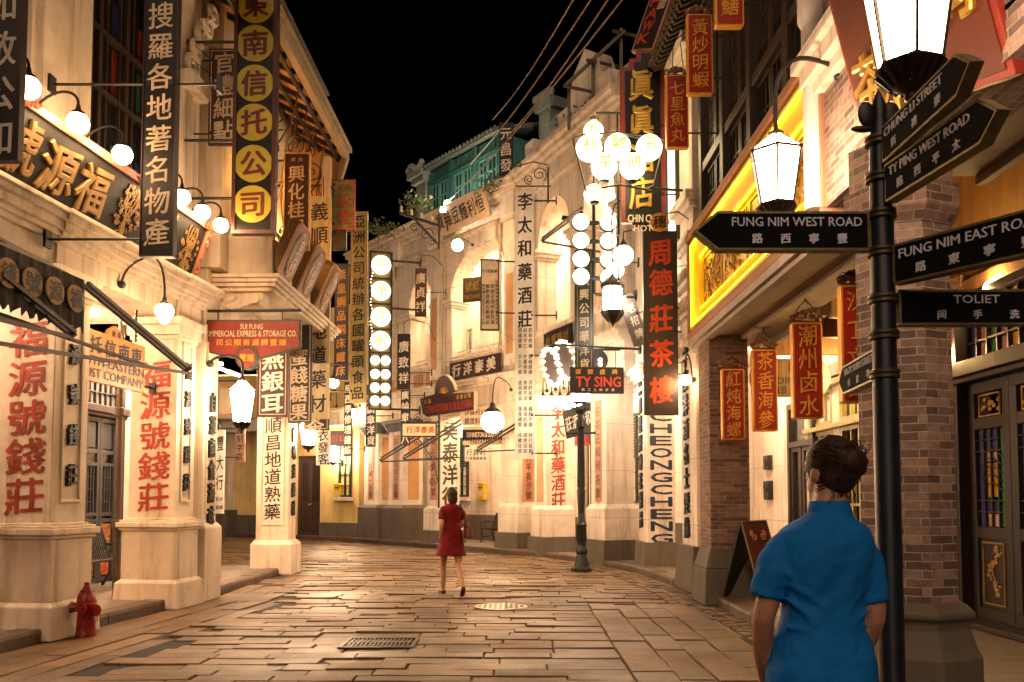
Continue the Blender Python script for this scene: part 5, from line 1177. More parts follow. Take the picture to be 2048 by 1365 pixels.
# --- right side, middle distance
s = Sign(HS, 'black-green hanging sign with cream characters below the white disc lamps', CS, 1150, 1188, 500, 748, 17.0).board(paint('black_green', (.007, .011, .007), .35), .09); s.col('順興公司華洋貨', 1169, 548, 743, 21, INKC(), hpx=23, name='cream_lettering', off=.022); s.frame(paint('green_gold_line', (.20, .18, .07), .4), .014, .008, .045, 'gilt_line'); s.rods(1, .9, (.2, .9))
s = Sign(HS, 'black sign with large red English letters hanging over the lamp post', CS, 1140, 1248, 735, 787, 16.4, R(4)).board(paint('blackened_wood', (.007, .005, .0045), .4), .06); s.row('容鼓盛興', 1144, 1242, 744, 11, INKY(), 'orange_lettering'); s.word('TY SING', 1152, 1242, 754, 774, paint('sign_letter_red', (.55, .055, .03), .4), 'red_lettering', off=.028); s.row('號工上料茶香', 1160, 1232, 780, 6, INKP(), 'small_lettering'); s.frame(wood('notice_frame', (.07, .042, .03)), .012)
m = MB(); m.tube([(s.x(1102), .03, s.z(690)), (s.x(1281), .03, s.z(697))], .022, 8); m.tube([(s.x(1280), .03, s.z(697)), (s.x(1284), .03, s.z(697))], .10, 12); m.tube([(s.x(1232), .03, s.z(736)), (s.x(1232), .03, s.z(696))], .008, 5); m.tube([(s.x(1160), .03, s.z(736)), (s.x(1160), .03, s.z(694))], .008, 5); m.build('iron_bar', IRON(), s.t)
# stepped black board with red frame
s = Sign(HS, 'black stepped board with red frame and raised gold characters behind the fan of globes', CS, 1243, 1332, 98, 486, 14.6)
def st_(g):
    q = [(1243 + g, 135 + g), (1262 + g, 135 + g), (1262 + g, 117 + g), (1276 + g, 117 + g), (1276 + g, 99 + g), (1332 - g, 99 + g), (1332 - g, 486 - g), (1312, 486 - g), (1312, 472 - g), (1286, 472 - g), (1286, 458 - g), (1266, 458 - g), (1266, 446 - g), (1243 + g, 446 - g)]
    return [(s.x(a), s.z(b)) for a, b in q][::-1]
def outline(mb, pts, y0, y1): return mb.prism(pts, y0, y1)
outline(MB(), st_(0), 0, .10).build('frame', paint('frame_red', (.17, .018, .010), .45), s.t, .006); outline(MB(), st_(9), -.015, .02).build('board', LACQ(), s.t)
s.lets(GOLD(), lambda L: [L.ch(c, s.x(1284), s.z(y), 52 * s.k, 64 * s.kz) for c, y in (('眞', 172), ('眞', 243), ('酒', 318), ('店', 388))], 'gold_lettering', y=-.025, ext=.012, bev=.008, off=.012)
s.word('CHIN CHIN', 1256, 1322, 431, 446, INKP(), 'cream_lettering', y=-.02); s.word('HOTEL', 1268, 1322, 452, 464, INKP(), 'cream_lettering', y=-.02); s.rods(1, .5, (.25, .6))
m = MB(); m.tube([(s.x(1194), .05, s.z(225)), (s.x(1243), .05, s.z(225))], .02, 6); m.bar((s.x(1237), .05, s.z(228)), (s.x(1237), .05, s.z(560)), .03); m.build('iron_post', IRON(), s.t)
s = Sign(HS, 'long brown hanging sign with bright orange-red characters and a yellow disc on top', CS, 1289, 1358, 462, 830, 13.5).board(wood('brown_black_board', (.060, .036, .018)), .10); s.lets(INKO(), lambda L: [L.ch(c, s.x(1324), s.z(y), 50 * s.k, 56 * s.kz) for c, y in (('周', 505), ('德', 566), ('莊', 638), ('茶', 708), ('樓', 780))], 'orange_lettering', off=.030, brush=.04)
d = MB().lathe([(19 * s.k, -.05), (19 * s.k, .04)], 28, (s.x(1322), 0, s.z(446)), 0, 'y').build('yellow_disc', paint('amber_disc', (.72, .34, .03), .4), s.t); L = LB(y=-.054, off=.02); L.ch('穗', s.x(1322), s.z(446), 28 * s.k); L.build('black_character', INK(), d)
s.rods(1, .55, (.58, .45, .2), .014); s.stay(1, .4, s.h * .8, s.h * .83); m = MB(); m.tube([(0, .05, s.h), (.12, .05, s.h + .3), (.3, .05, s.h + .33), (.48, .05, s.h + .2), (.5, .05, s.h - .1)], .012, 6); m.build('hook', IRON(), s.t)
s = Sign(HS, 'dark slanting sign with white characters behind the lamp post', CS, 1134, 1214, 808, 866, 19.6, R(-40)).board(paint('slate_board', (.025, .021, .019), .5), .06); s.row('莊酒藥和太李', 1137, 1213, 837, 30, INKP(), 'white_lettering', off=.024); s.t.rotation_euler[1] = R(-11)
s = Sign('poster', 'red and yellow framed poster under the dark slanting sign', 'poster', 1150, 1212, 850, 891, 20.3, R(-30)).board(paint('poster_red', (.42, .05, .02), .45), .04); MB().box(s.x(1172), s.x(1209), -.01, 0, s.z(876), s.z(853)).build('picture', plaster('poster_violet', (.14, .09, .20), .4), s.t); MB().sph((s.x(1196), -.012, s.z(866)), .13, 12, 8, (1, .1, 1.1)).build('yellow_figure', INKY(), s.t); s.word('GHANG', 1174, 1200, 879, 886, INK(), 'dark_lettering')
s = Sign(HS, 'narrow dark vertical board with white characters by the green window', CS, 1181, 1199, 872, 1046, 20.9).board(BLACKB(), .05); s.col('售照相材料修理快鏡', 1190, 884, 1040, 14, INKP(), name='white_lettering', off=.024)
s = Sign(HS, 'small cream board with an orange character beyond the lamp post', CS, 1199, 1213, 890, 922, 21.2).board(paint('cream_notice', (.60, .50, .34), .5), .04); s.col('麻', 1206, 894, 918, 12, INKO(), name='orange_lettering')
s = Sign(HS, 'grey slanting board half hidden by the long orange-lettered sign', CS, 1268, 1300, 585, 690, 15.4).board(paint('grey_board', (.13, .11, .10), .5), .05); s.t.rotation_euler[1] = R(-18); s.col('老招牌', 1286, 600, 680, 18, INKP(), name='pale_lettering', off=.02); s.rods(1, .5, (.6,))

# red lacquer boards with carved crests
RL = paint('red_lacquer_board', (.30, .018, .005), .35, .12); RLE = paint('gilt_edge', (.72, .34, .05), .35, .2, .3)
def lacquer(label, x0, x1, y0, y1, Y, txt, crest=True, hang=0, side=0, yt=None):
    s = Sign('lacquer_board', label, CS, x0, x1, y0, y1, Y, 0, 'red lacquer boards of the restaurant')
    g = .03; c = lambda e, r: [(-s.w / 2 + e, e + r), (-s.w / 2 + e + r, e), (s.w / 2 - e - r, e), (s.w / 2 - e, e + r), (s.w / 2 - e, s.h - e - r), (s.w / 2 - e - r, s.h - e), (-s.w / 2 + e + r, s.h - e), (-s.w / 2 + e, s.h - e - r)]
    MB().prism(c(0, .015), 0, .09).build('gilt_edge', RLE, s.t, .006); MB().prism(c(.022, .012), -.010, .02).build('red_panel', RL, s.t)
    n = len(txt); yt = yt or (y0 + 4, y1 - 4)
    s.col(txt, (x0 + x1) / 2, yt[0], yt[1], (x1 - x0) * .66, RLE, name='gilt_lettering', y=-.014, ext=.008, off=.004, brush=.05)
    if crest:
        m = MB(); random.seed(int(x0))
        for i in range(26):
            a = random.uniform(-1, 1); m.sph((a * s.w * .42, .04, s.h + .02 + (1 - a * a) * .09 * random.random() ** .5 + .02), random.uniform(.022, .038), 7, 5, (1.2, .6, 1))
        for a in (-.42, .42): m.tube(spiral(a * s.w, s.h + .05, .05, .01, 0, 1.4, 12, .04), .012, 5)
        m.tube([(-s.w * .45, .04, s.h + .012), (s.w * .45, .04, s.h + .012)], .016, 6)
        m.build('carved_crest', paint('dark_bronze', (.17, .075, .03), .35, .3, .5), s.t, smooth=True)
    if hang:
        m = MB(); zt = s.h + hang
        for a in (-.3, .3): m.tube([(a * s.w, .04, s.h + .1), (a * s.w * 1.05, .04, s.h + hang * .4), (a * s.w * .7, .04, s.h + hang * .6), (0, .04, zt - .06)], .007, 5)
        m.box(-.11, .11, 0, .08, zt - .012, zt); m.bar((0, .04, zt), (0, .04, zt - .07), .02); m.build('hanger', IRON(), s.t)
    if side:
        m = MB()
        for f in (.22, .75): m.tube([(s.w / 2, .05, s.h * f), (s.w / 2 + side, .05, s.h * f)], .012, 6)
        m.tube([(-.06, .04, s.h + .1), (-.04, .04, s.h + .5), (.25, .04, s.h + .75)], .007, 5); m.tube([(.1, .04, s.h + .1), (.06, .04, s.h + .5), (.25, .04, s.h + .75)], .007, 5); m.build('iron_bracket', IRON(), s.t)
    return s
lacquer('red lacquer board cut off by the top edge of the photo', 1431, 1489, -180, 52, 9.0, '黃金炒鱔', True, 0, .35, (-170, 40))
lacquer('upper red lacquer board of four gilt characters below the roof tiles', 1375, 1427, 28, 188, 10.6, '黃炒明蝦', True, 0, .42, (38, 178))
lacquer('red lacquer board beside the stepped gold-lettered board', 1333, 1378, 150, 296, 11.8, '七星魚丸', True, 0, .4, (162, 286))
lacquer('lowest and farthest red lacquer board in front of the brick pier', 1445, 1491, 738, 880, 11.4, '紅炖海螺', True, .22)
lacquer('red lacquer board hanging left of the largest one under the soffit', 1507, 1557, 699, 863, 11.0, '茶香海參', True, .30)
lacquer('largest bright red lacquer board hanging under the soffit', 1587, 1648, 645, 838, 9.6, '潮州卤水', True, .32)
lacquer('red lacquer board half hidden behind the street sign pole', 1685, 1742, 570, 806, 7.9, '沙丁文昌', True, .12)
# leaning boards of the roofs
def quadboard(name, label, BL, BR2, TL, mat, edge, th=.1):
    u = (BR2 - BL); v = (TL - BL); n = u.cross(v).normalized(); x = u.normalized(); z = n.cross(x) * -1; z = (v - x * v.dot(x)).normalized(); y = z.cross(x)
    M = Matrix(((x.x, y.x, z.x, BL.x), (x.y, y.y, z.y, BL.y), (x.z, y.z, z.z, BL.z), (0, 0, 0, 1)))
    s = thing(name, label, CS); s.matrix_world = M
    s.rotation_euler = M.to_euler(); s.location = BL
    w_, h_, sh = u.length, v.dot(z), v.dot(x)
    MB().prism([(0, 0), (w_, 0), (w_ + sh, h_), (sh, h_)], 0, th).build('edge', edge, s, .008)
    e = .045; MB().prism([(e + sh * e / h_, e), (w_ - e + sh * e / h_, e), (w_ - e + sh * (1 - e / h_), h_ - e), (e + sh * (1 - e / h_), h_ - e)], -.012, .02).build('board', mat, s)
    return s, w_, h_, sh
s, w_, h_, sh = quadboard(FS, 'leaning dark board with stacked red letters above the stepped board', W(1262, 104, 15.8), W(1306, 100, 15.4), W(1312, -40, 15.8), paint('dark_slate', (.020, .014, .012), .5), paint('pink_edge', (.42, .20, .13), .5))
L = LB(y=-.016, off=.03, brush=0)
for i, c in enumerate('KWAH'): f = .10 + i * .17; L.word(c, w_ * .16 + sh * f, w_ * .62 + sh * f, h_ * f, h_ * (f + .14))
L.build('red_lettering', paint('sign_letter_red', (.55, .055, .03), .4), s); L = LB(y=-.016)
for i, c in enumerate('國華'): f = .62 + i * .2; L.ch(c, w_ * .72 + sh * f, h_ * f, .2)
L.build('white_lettering', INKP(), s)
s, w_, h_, sh = quadboard('plaque', 'large leaning red plaque with raised gold characters behind the top lantern', W(1724, 262, 6.1), W(2031, 149, 4.7), W(1640, -60, 6.1), plaster('plaque_red', (.11, .016, .007), .5, .4), paint('plaque_edge', (.25, .030, .015), .45))
L = LB(y=-.02, ext=.015, bev=.012, off=.008, brush=.05); L.ch('茶', w_ * .18 + sh * .2, h_ * .24, .40, .46); L.ch('和', w_ * .42 + sh * .2, h_ * .22, .40, .46); L.ch('同', w_ * .83 + sh * .52, h_ * .52, .36, .50); L.build('gold_lettering', GOLD(), s)
L = LB(y=-.02, off=.02); L.col('歲次乙卯年', w_ * .93 + sh * .75, h_ * .95, h_ * .45, .09); L.build('small_lettering', GOLD(), s)
# dark oval board deep in the right arcade
s = Sign(HS, 'tan round-ended board with dark characters under the arcade ceiling', CS, 1500, 1662, 718, 794, 12.6); MB().prism([(s.w / 2 * math.cos(t) * (1 if abs(math.cos(t)) > .8 else 1), s.h / 2 + s.h / 2 * max(-1, min(1, math.sin(t) * 1.5))) for t in [k * R(10) for k in range(36)]], 0, .05).build('board', wood('tan_oval', (.26, .16, .08)), s.t); s.row('永興', 1515, 1612, 735, 22, INK(), 'dark_lettering'); s.word('TRADING', 1515, 1605, 755, 768, INK(), 'dark_lettering'); s.row('承印紙', 1528, 1600, 781, 18, INK(), 'dark_lettering'); MB().tube([(-.3, .02, s.h * .9), (-.3, .02, s.h + .75)], .008, 5).tube([(.3, .02, s.h * .9), (.3, .02, s.h + .75)], .008, 5).build('hanger', IRON(), s.t)
# ================================================================== lamps
KL = 1.0
def EG(): return glow('globe_glow', (1.0, .60, .30), 15)
def EW(): return glow('white_globe_glow', (1.0, .84, .60), 26 * KL)
def gooseneck(label, B, G, r, name='gooseneck_lamp', egg=False, group=None, rise=.32, mat=None, plate=True, shade=True):
    """wall lamp on a bent iron arm: base B on the wall, globe centre G"""
    B, G = Vector(B), Vector(G); t = thing(name, label, 'lamp', B, 0, group); d = G - B; top = d.z + r * 1.15
    pk = max(0, d.z + r) + rise
    pts = []
    for k in range(17):
        u = k / 16; h = (1 - math.cos(math.pi * min(1, u * 1.02))) / 2
        if u < .62: z = pk * math.sin(u / .62 * math.pi / 2)
        else: z = top + .06 + (pk - top - .06) * math.cos((u - .62) / .38 * math.pi / 2)
        pts.append((d.x * h, d.y * h, z))
    pts.append((d.x, d.y, top))
    MB().tube(pts, .014, 8).build('arm', IRON(), t, smooth=True)
    if plate: MB().sph((0, 0, 0), .05, 10, 6).build('wall_plate', IRON(), t, smooth=True)
    if shade: MB().lathe([(r * .75, d.z + r * .72), (r * .62, d.z + r * 1.0), (r * .28, d.z + r * 1.25), (r * .2, d.z + r * 1.55), (.02, d.z + r * 1.7)], 14, (d.x, d.y, 0)).build('cap', IRON(), t, smooth=True)
    g = MB()
    if egg: g.lathe([(.001, d.z - r * 1.45), (r * .35, d.z - r * 1.3), (r * .75, d.z - r * .7), (r, d.z - r * .05), (r * .98, d.z + r * .35), (r * .72, d.z + r * .8)], 16, (d.x, d.y, 0))
    else: g.sph(d, r, 16, 10)
    g.build('globe', mat or EG(), t, smooth=True); return t
for i, s_ in enumerate((-1.35, -.62, .16, 1.46, 2.0, 2.53)):
    gooseneck(['globe lamp half behind the corner sign on the gilt fascia', 'globe lamp above the gilt fascia, second from the left edge', 'globe lamp just left of the long black hanging sign', 'globe lamp just right of the long black hanging sign', 'middle globe lamp between the black sign and the disc sign', 'globe lamp at the far end of the gilt fascia'][i], AP(s_, -.02, 5.02), AP(s_, -.6, 5.17), .105 if i < 3 else .10, group='globe lamps over the gilt fascia', rise=.22)
gooseneck('egg-shaped wall lamp with iron cap on the cornice between lettered pillars', AP(1.15, -.03, 4.02), AP(1.25, -.52, 3.70), .105, egg=True, rise=.34)

def lantern(label, P, w, h, arm=None, group=None, name='lantern', k=12, shaped=True, mat=None, n=6):
    """glass lantern, wide at the top: P is the middle of its glass"""
    P = Vector(P); t = thing(name, label, 'lantern', P, 0, group); rt, rb = w / 2, w / 2 * .66; z0, z1 = -h * .38, h * .26; zt = h * .5
    a0 = R(15); ring = lambda r, z: [(r * math.cos(a0 + i * 2 * math.pi / n), r * math.sin(a0 + i * 2 * math.pi / n), z) for i in range(n)]
    g = MB(); g.lathe([(rb * .97, z0), (rt * .97, z1)], n, (0, 0, 0), a0); g.lathe([(rt * .97, z1 + .02), (rt * .22, zt * .98)], n, (0, 0, 0), a0)
    g.build('glass', mat or glow('lantern_glow_%d' % k, (1.0, .70, .44), k * .9), t)
    f = MB()
    for a, b, c in zip(ring(rb, z0), ring(rt, z1), ring(rt * .22, zt)): f.bar(a, b, w * .035); f.bar((b[0] * 1.06, b[1] * 1.06, b[2] + .01), c, w * .03)
    A, B_ = ring(rt * 1.02, z1), ring(rb * 1.02, z0)
    for i in range(n): f.bar(A[i], A[(i + 1) % n], w * .06, w * .05); f.bar(B_[i], B_[(i + 1) % n], w * .05, w * .04)
    f.build('frame', paint('bronze_black', (.045, .030, .022), .4, .3, .5), t)
    b = MB(); b.lathe([(rb * 1.12, z0 - .01), (rb * 1.0, z0 - h * .03), (rb * .55, z0 - h * .13), (rb * .2, z0 - h * .17), (rb * .22, z0 - h * .20), (rb * .10, z0 - h * .23), (.002, z0 - h * .27)], 18)
    if w > .25: 
        for i in range(16): q = i * 2 * math.pi / 16; b.tube([(rb * 1.05 * math.cos(q), rb * 1.05 * math.sin(q), z0 - h * .03), (rb * .6 * math.cos(q), rb * .6 * math.sin(q), z0 - h * .125)], rb * .09, 6)
    b.build('base_bowl', paint('bronze_black', (.045, .030, .022), .4, .3, .5), t, smooth=True)
    MB().lathe([(rt * .3, zt * .96), (rt * .3, zt + h * .02), (rt * .12, zt + h * .06), (.012, zt + h * .10)], 12).build('finial', paint('bronze_black', (.045, .030, .022), .4, .3, .5), t, smooth=True)
    if arm is not None:
        d = Vector(arm) - P; top = zt + h * .1; m = MB(); pk = max(d.z + .1, top + .30)
        pts = [(0, 0, top - .03), (0, 0, top + (pk - top) * .45)]
        for k_ in range(13):
            u = k_ / 12; q = math.pi * (1 - u); pts.append((d.x * .5 * (1 + math.cos(q)), d.y * .5 * (1 + math.cos(q)), top + (pk - top) * (.45 + .55 * math.sin(q)) if u < .5 else d.z + (pk - d.z) * math.sin(q)))
        m.tube(pts, .013 + .006 * (w > .3), 8); m.sph((d.x, d.y, d.z), .055, 10, 6)
        m.build('arm', IRON(), t, smooth=True)
    return t
lantern('six-sided lantern lit white on the near corner pillar of the bay house', W(484, 808, 12.0), .34, .68, W(420, 728, 12.25), k=17)
lantern('lantern in the lane left of the pharmacy pillar with a round base ring', W(578, 880, 22), .42, .80, W(560, 830, 22), k=30)
lantern('bright lantern hanging below the tall cream sign in the lane', W(617, 868, 17.5), .36, .62, W(600, 815, 17.5), k=28)
lantern('small wall lantern on the yellow house right of the brown door', W(666, 908, 30.4), .36, .75, W(668, 880, 31.0), k=42)
lantern('six-sided lantern on a curved arm above the west road sign', W(1553, 350, 6.7), .42, .66, W(1680, 150, 6.85), k=11)
lantern('big lantern cut off by the top of the photo above the street sign pole', W(1818, 20, 3.9), .43, .74, W(1985, -150, 4.2), k=11)
def ball(label, P, r, arm, mat=None, group=None, down=True):
    return gooseneck(label, arm, P, r, 'ball_lamp', group=group, mat=mat or EG(), rise=.25)
ball('orange-glowing ball lamp on a bent arm in front of the arcade notice boards', W(985, 843, 21.4), .29, W(1022, 780, 22.2))
gooseneck('swan-neck lamp pointing up on the wall left of the framed cream board', W(945, 490, 23.8), W(915, 491, 23.0), .16, 'swan_neck_lamp', egg=False, rise=.02, shade=False)
gooseneck('small lamp with glare between the blue sign and the dark red board', W(690, 745, 26), W(667, 766, 26), .16)
gooseneck('left globe of the pair over the yellow house entrance', W(660, 800, 31), W(673, 826, 30.5), .17, group='globes over the yellow house entrance')
gooseneck('right globe of the pair over the yellow house entrance', W(720, 812, 30), W(706, 826, 29.6), .17, group='globes over the yellow house entrance')
gooseneck('small white lamp right of the long orange-lettered sign', W(1384, 760, 13.3), W(1371, 760, 13.2), .09)
fl = thing('floodlight', 'floodlight with starry glare on top of the cornice by the teal house', 'floodlight', W(895, 420, 25.2)); MB().box(-.25, .25, -.02, .2, -.12, .12).build('housing', IRON(), fl, .02); MB().box(-.2, .2, -.035, -.02, -.08, .08).sph((0, .05, .2), .11, 12, 8).build('lens', glow('flood_glow', (1, .84, .66), 60), fl); MB().bar((0, .1, -.12), (0, .1, -.6), .06).build('stem', IRON(), fl)
for lb, P in (('small added roof lamp behind the cornice, lighting the grey tiles', P1(1.2, .74, 10.62)), ('small added roof lamp behind the parapet, lighting the dark far roof', P2(.6, .8, 10.7)), ('small added roof lamp lighting the teal attic house from its foot', P1(7.0, .62, 10.62))):
    t = thing('added_roof_lamp', lb, 'lamp', P, 0, 'added roof lamps'); MB().sph((0, 0, 0), .07, 10, 8).build('globe', glow('added_roof_lamp_glow', (1, .86, .68), 70), t, smooth=True); MB().tube([(0, 0, -.06), (0, 0, -.25)], .02, 6).build('stem', IRON(), t)  # hidden lamps added to light the roofs behind the cornice
gooseneck('orange lamp under the eave behind the yellow disc sign', BP(1.6, .08, 6.75), BP(1.6, -.30, 6.70), .12, mat=glow('orange_glow', (1.0, .46, .10), 26), rise=.15)
gooseneck('added orange lamp lighting the far end of the eave beside the green sign', BP(3.9, .08, 6.6), BP(3.9, -.28, 6.55), .10, mat=glow('orange_glow', (1.0, .46, .10), 26), rise=.15)  # unseen lamp added to light the soffit orange
gooseneck('added amber lamp lighting the timber ceiling of the right arcade', PR(.9, 2.42, 3.30), PR(.9, 2.1, 3.34), .09, mat=glow('amber_lamp_glow', (1.0, .60, .22), 60), rise=.12)  # added out of sight so that the timber ceiling glows orange
gooseneck('added amber lamp on the inner wall between the glazed doors and the carved door', PR(3.3, 2.32, 3.2), PR(3.3, 2.05, 3.1), .08, mat=glow('amber_lamp_glow', (1.0, .60, .22), 60), rise=.12)  # lamp added to warm the wall by the carved door
wl_ = thing('wall_lamp', 'small wall lamp glaring between the east road sign and the toilet sign', 'lamp', PR(4.15, 2.45, 3.66)); MB().box(-.03, .05, -.12, .12, -.10, .0).build('bracket', IRON(), wl_); MB().sph((-.14, 0, .02), .085, 12, 8).build('globe', glow('amber_lamp_glow', (1.0, .68, .28), 60), wl_, smooth=True)
for i in range(5):
    gooseneck(['first gooseneck lamp of the row over the red-lettered white pillar', 'second gooseneck lamp of the row over the red-lettered white pillar', 'third gooseneck lamp of the row over the red-lettered white pillar', 'fourth gooseneck lamp of the row, beside the lamp post', 'last gooseneck lamp of the row, behind the lamp post'][i], W(1086 + i * 17 + 8, 782 - i * 3, 21.2 - .2 * i), W(1086 + i * 17, 803, 20.2), .135, egg=True, group='row of gooseneck lamps', rise=.22, mat=glow('row_glow', (1.0, .74, .44), 5))
# bulb rack
s = Sign('bulb_rack_sign', 'tall iron rack of four lit character discs over eight round bulbs', CS, 739, 781, 503, 820, 23.6, R(14))
m = MB()
for px in (739.5, 780.5): m.bar((s.x(px), .05, 0), (s.x(px), .05, s.h), .06)
for y in (504, 557, 608, 659, 706, 738, 764, 790, 819): m.bar((s.x(739), .05, s.z(y)), (s.x(781), .05, s.z(y)), .045)
m.bar((0, .05, s.z(706)), (0, .05, 0), .04)
for y, r in ((520, .8), (616, .8), (818, .8)): m.tube([(s.w / 2, .05, s.z(y)), (s.w / 2 + r, .05, s.z(y))], .03, 8); m.tube([(s.w / 2 + r, .05, s.z(y)), (s.w / 2 + r + .03, .05, s.z(y))], .12, 12)
m.build('rack', IRON(), s.t)
MB().box(s.x(740), s.x(780), .085, .11, 0, s.h).build('backing_panel', plaster('lamp_backing', (.16, .11, .05), .3), s.t)
BG = glow('disc_lamp_glow', (1.0, .80, .42), .85)
for i, y in enumerate((531, 583, 635, 683)):
    d = MB().sph((0, -.02, s.z(y)), 19 * s.k, 20, 10, (1, .35, 1.0)).build('disc_lamp', BG, s.t, smooth=True)
    L = LB(y=-.19, off=.02, brush=0); L.ch('中華洋服'[i], 0, s.z(y), .34); L.build('yellow_character', glow('char_yellow', (.95, .68, .10), .135), d)
for y in (722, 749, 776, 802):
    for px in (750, 770): MB().sph((s.x(px), 0, s.z(y)), 9.2 * s.k, 14, 8).build('bulb', BG, s.t, smooth=True)
sb_ = MB(); 
for i in range(26): sb_.sph((s.x(742) + .03 * math.sin(i), -.02, s.z(535 + i * 6.5)), .018, 6, 4)
sb_.build('small_bulbs', BG, s.t)
# fan of globes
s = Sign('globe_fan_sign', 'fan-shaped iron frame of big lit globes with yellow characters', CS, 1143, 1333, 238, 408, 13.9)
m = MB(); q = [(1147, 279), (1170, 270), (1237, 266), (1318, 276), (1330, 283), (1307, 372), (1295, 380), (1240, 370), (1172, 382)]
q = [(s.x(a), 0, s.z(b)) for a, b in q]; m.tube(q + [q[0]], .02, 6); m.tube([(s.x(1237), .02, s.z(266)), (s.x(1237), .02, s.z(470))], .022, 6); m.tube([(s.x(1295), .02, s.z(376)), (s.x(1418), .02, s.z(384)), (s.x(1418), .25, s.z(425))], .022, 6); m.tube([(s.x(1189), .05, s.z(385)), (s.x(1189), .05, s.z(240))], .02, 6); m.tube([(s.x(1237), .03, s.z(266)), (s.x(1310), .03, s.z(282))], .015, 6)
m.build('frame', IRON(), s.t)
FG = glow('fan_globe_glow', (1.0, .76, .38), 1.7); YC = glow('char_yellow', (.95, .68, .10), .135)
for c, px, py, r in (('利', 1178, 300, 26), ('馳', 1235, 297, 26), ('名', 1298, 299, 26), ('茶', 1208, 336, 26), ('餅', 1265, 336, 26), ('初', 1189, 258, 20), ('堂', 1189, 385, 20)):
    y = -.05 if r > 20 else .10
    d = MB().sph((s.x(px), y, s.z(py)), r * s.k, 20, 12).build('globe', FG, s.t, smooth=True)
    L = LB(y=y - r * s.k - .004, off=.03, brush=0); L.ch(c, s.x(px), s.z(py), r * s.k * 1.15); L.build('yellow_character', YC, d)
m = MB()
for px, py in ((1189, 238), (1189, 405), (1208, 363), (1265, 363)): m.lathe([(.06, s.z(py) - .03), (.09, s.z(py)), (.05, s.z(py) + .03)], 10, (s.x(px), 0, 0))
m.build('socket', IRON(), s.t)
# rack of white disc lamps
s = Sign('disc_rack_sign', 'upright iron post carrying two columns of white character discs', CS, 1145, 1233, 405, 600, 16.3)
m = MB(); m.tube([(s.x(1189), .05, s.z(400)), (s.x(1189), .05, s.z(585)), (s.x(1194), .05, s.z(588)), (s.x(1270), .05, s.z(590))], .032, 8)
for y in (445, 482, 518, 556): m.tube([(s.x(1164), .05, s.z(y)), (s.x(1216), .05, s.z(y))], .022, 6); m.tube([(s.x(1180), .05, s.z(y)), (s.x(1198), .05, s.z(y))], .045, 8)
m.tube([(s.x(1268), .05, s.z(590)), (s.x(1274), .05, s.z(590))], .11, 12); m.build('post', IRON(), s.t)
DG = glow('white_disc_glow', (1.0, .82, .52), .9)
for px, ys, tx in ((1162, (446, 483, 520, 555), '江色西珠'), (1217, (447, 484, 521, 557), '杭綢布店')):
    for i, y in enumerate(ys):
        d = MB().lathe([(.001, -.10), (.09, -.09), (16.5 * s.k, -.05)], 24, (s.x(px), 0, s.z(y)), 0, 'y').build('disc_lamp', DG, s.t, smooth=True); MB().lathe([(18 * s.k, -.045), (18 * s.k, .04)], 24, (s.x(px), 0, s.z(y)), 0, 'y').build('rim', IRON(), d)
        L = LB(y=-.105, off=.02, brush=0); L.ch(tx[i], s.x(px), s.z(y), 18 * s.k); L.build('yellow_character', glow('char_pale_yellow', (.95, .70, .14), .14), d)
for (px, py, r, Y, lb) in ((1247, 511, 20, 15.6, 'larger hanging white ball lamp right of the disc rack'), (1231, 541, 17, 16.2, 'lower hanging white ball lamp above the chain lantern')):
    P = W(px, py, Y); t = thing('ball_lamp', lb, 'lamp', P, 0, 'pair of hanging ball lamps'); rr = r * Y / FPX
    MB().sph((0, 0, 0), rr, 20, 12).build('globe', glow('ball_glow', (1.0, .76, .46), 4), t, smooth=True); MB().lathe([(rr * .45, rr * .85), (rr * .4, rr * 1.15), (rr * .15, rr * 1.5), (.012, rr * 1.8)], 12).tube([(0, 0, rr * 1.6), (0, 0, rr * 2.4), (.35, .1, rr * 2.9)], .014, 6).build('cap', IRON(), t, smooth=True)
# chain lantern
P = W(1225, 600, 15.2); t = thing('chain_lantern', 'dark-framed hexagonal lantern on a chain below the ball lamps', 'lantern', P); wl = .40
MB().lathe([(wl * .44, -.22), (wl * .44, .22)], 6, (0, 0, 0), 0).build('glass', glow('chain_lantern_glow', (1.0, .84, .62), 7), t)
m = MB(); m.lathe([(wl * .52, .22), (wl * .55, .26), (wl * .46, .32), (wl * .1, .44), (.02, .48)], 6); m.lathe([(.003, -.50), (wl * .08, -.44), (wl * .25, -.40), (wl * .5, -.28), (wl * .55, -.22), (wl * .48, -.21)], 6)
for i in range(6): a = i * math.pi / 3; m.bar((wl * .45 * math.cos(a), wl * .45 * math.sin(a), -.22), (wl * .45 * math.cos(a), wl * .45 * math.sin(a), .22), .025)
for i in range(24): a = i * math.pi / 12; m.sph((wl * .46 * math.cos(a), wl * .46 * math.sin(a), .20), .018, 5, 4); m.sph((wl * .46 * math.cos(a), wl * .46 * math.sin(a), -.20), .018, 5, 4)
m.build('frame', paint('bronze_black', (.045, .030, .022), .4, .3, .5), t)
m = MB()
for i in range(22): m.lathe([(.008, 0), (.018, .025), (.008, .05)], 6, (0, 0, .48 + i * .05))
m.tube([(0, 0, 1.55), (.05, 0, 1.75), (.2, 0, 1.85), (.42, 0, 1.8), (.75, 0, 1.62)], .016, 6); m.tube([(.25, 0, 0.05), (.40, 0, .05)], .025, 8); m.build('chain', IRON(), t)
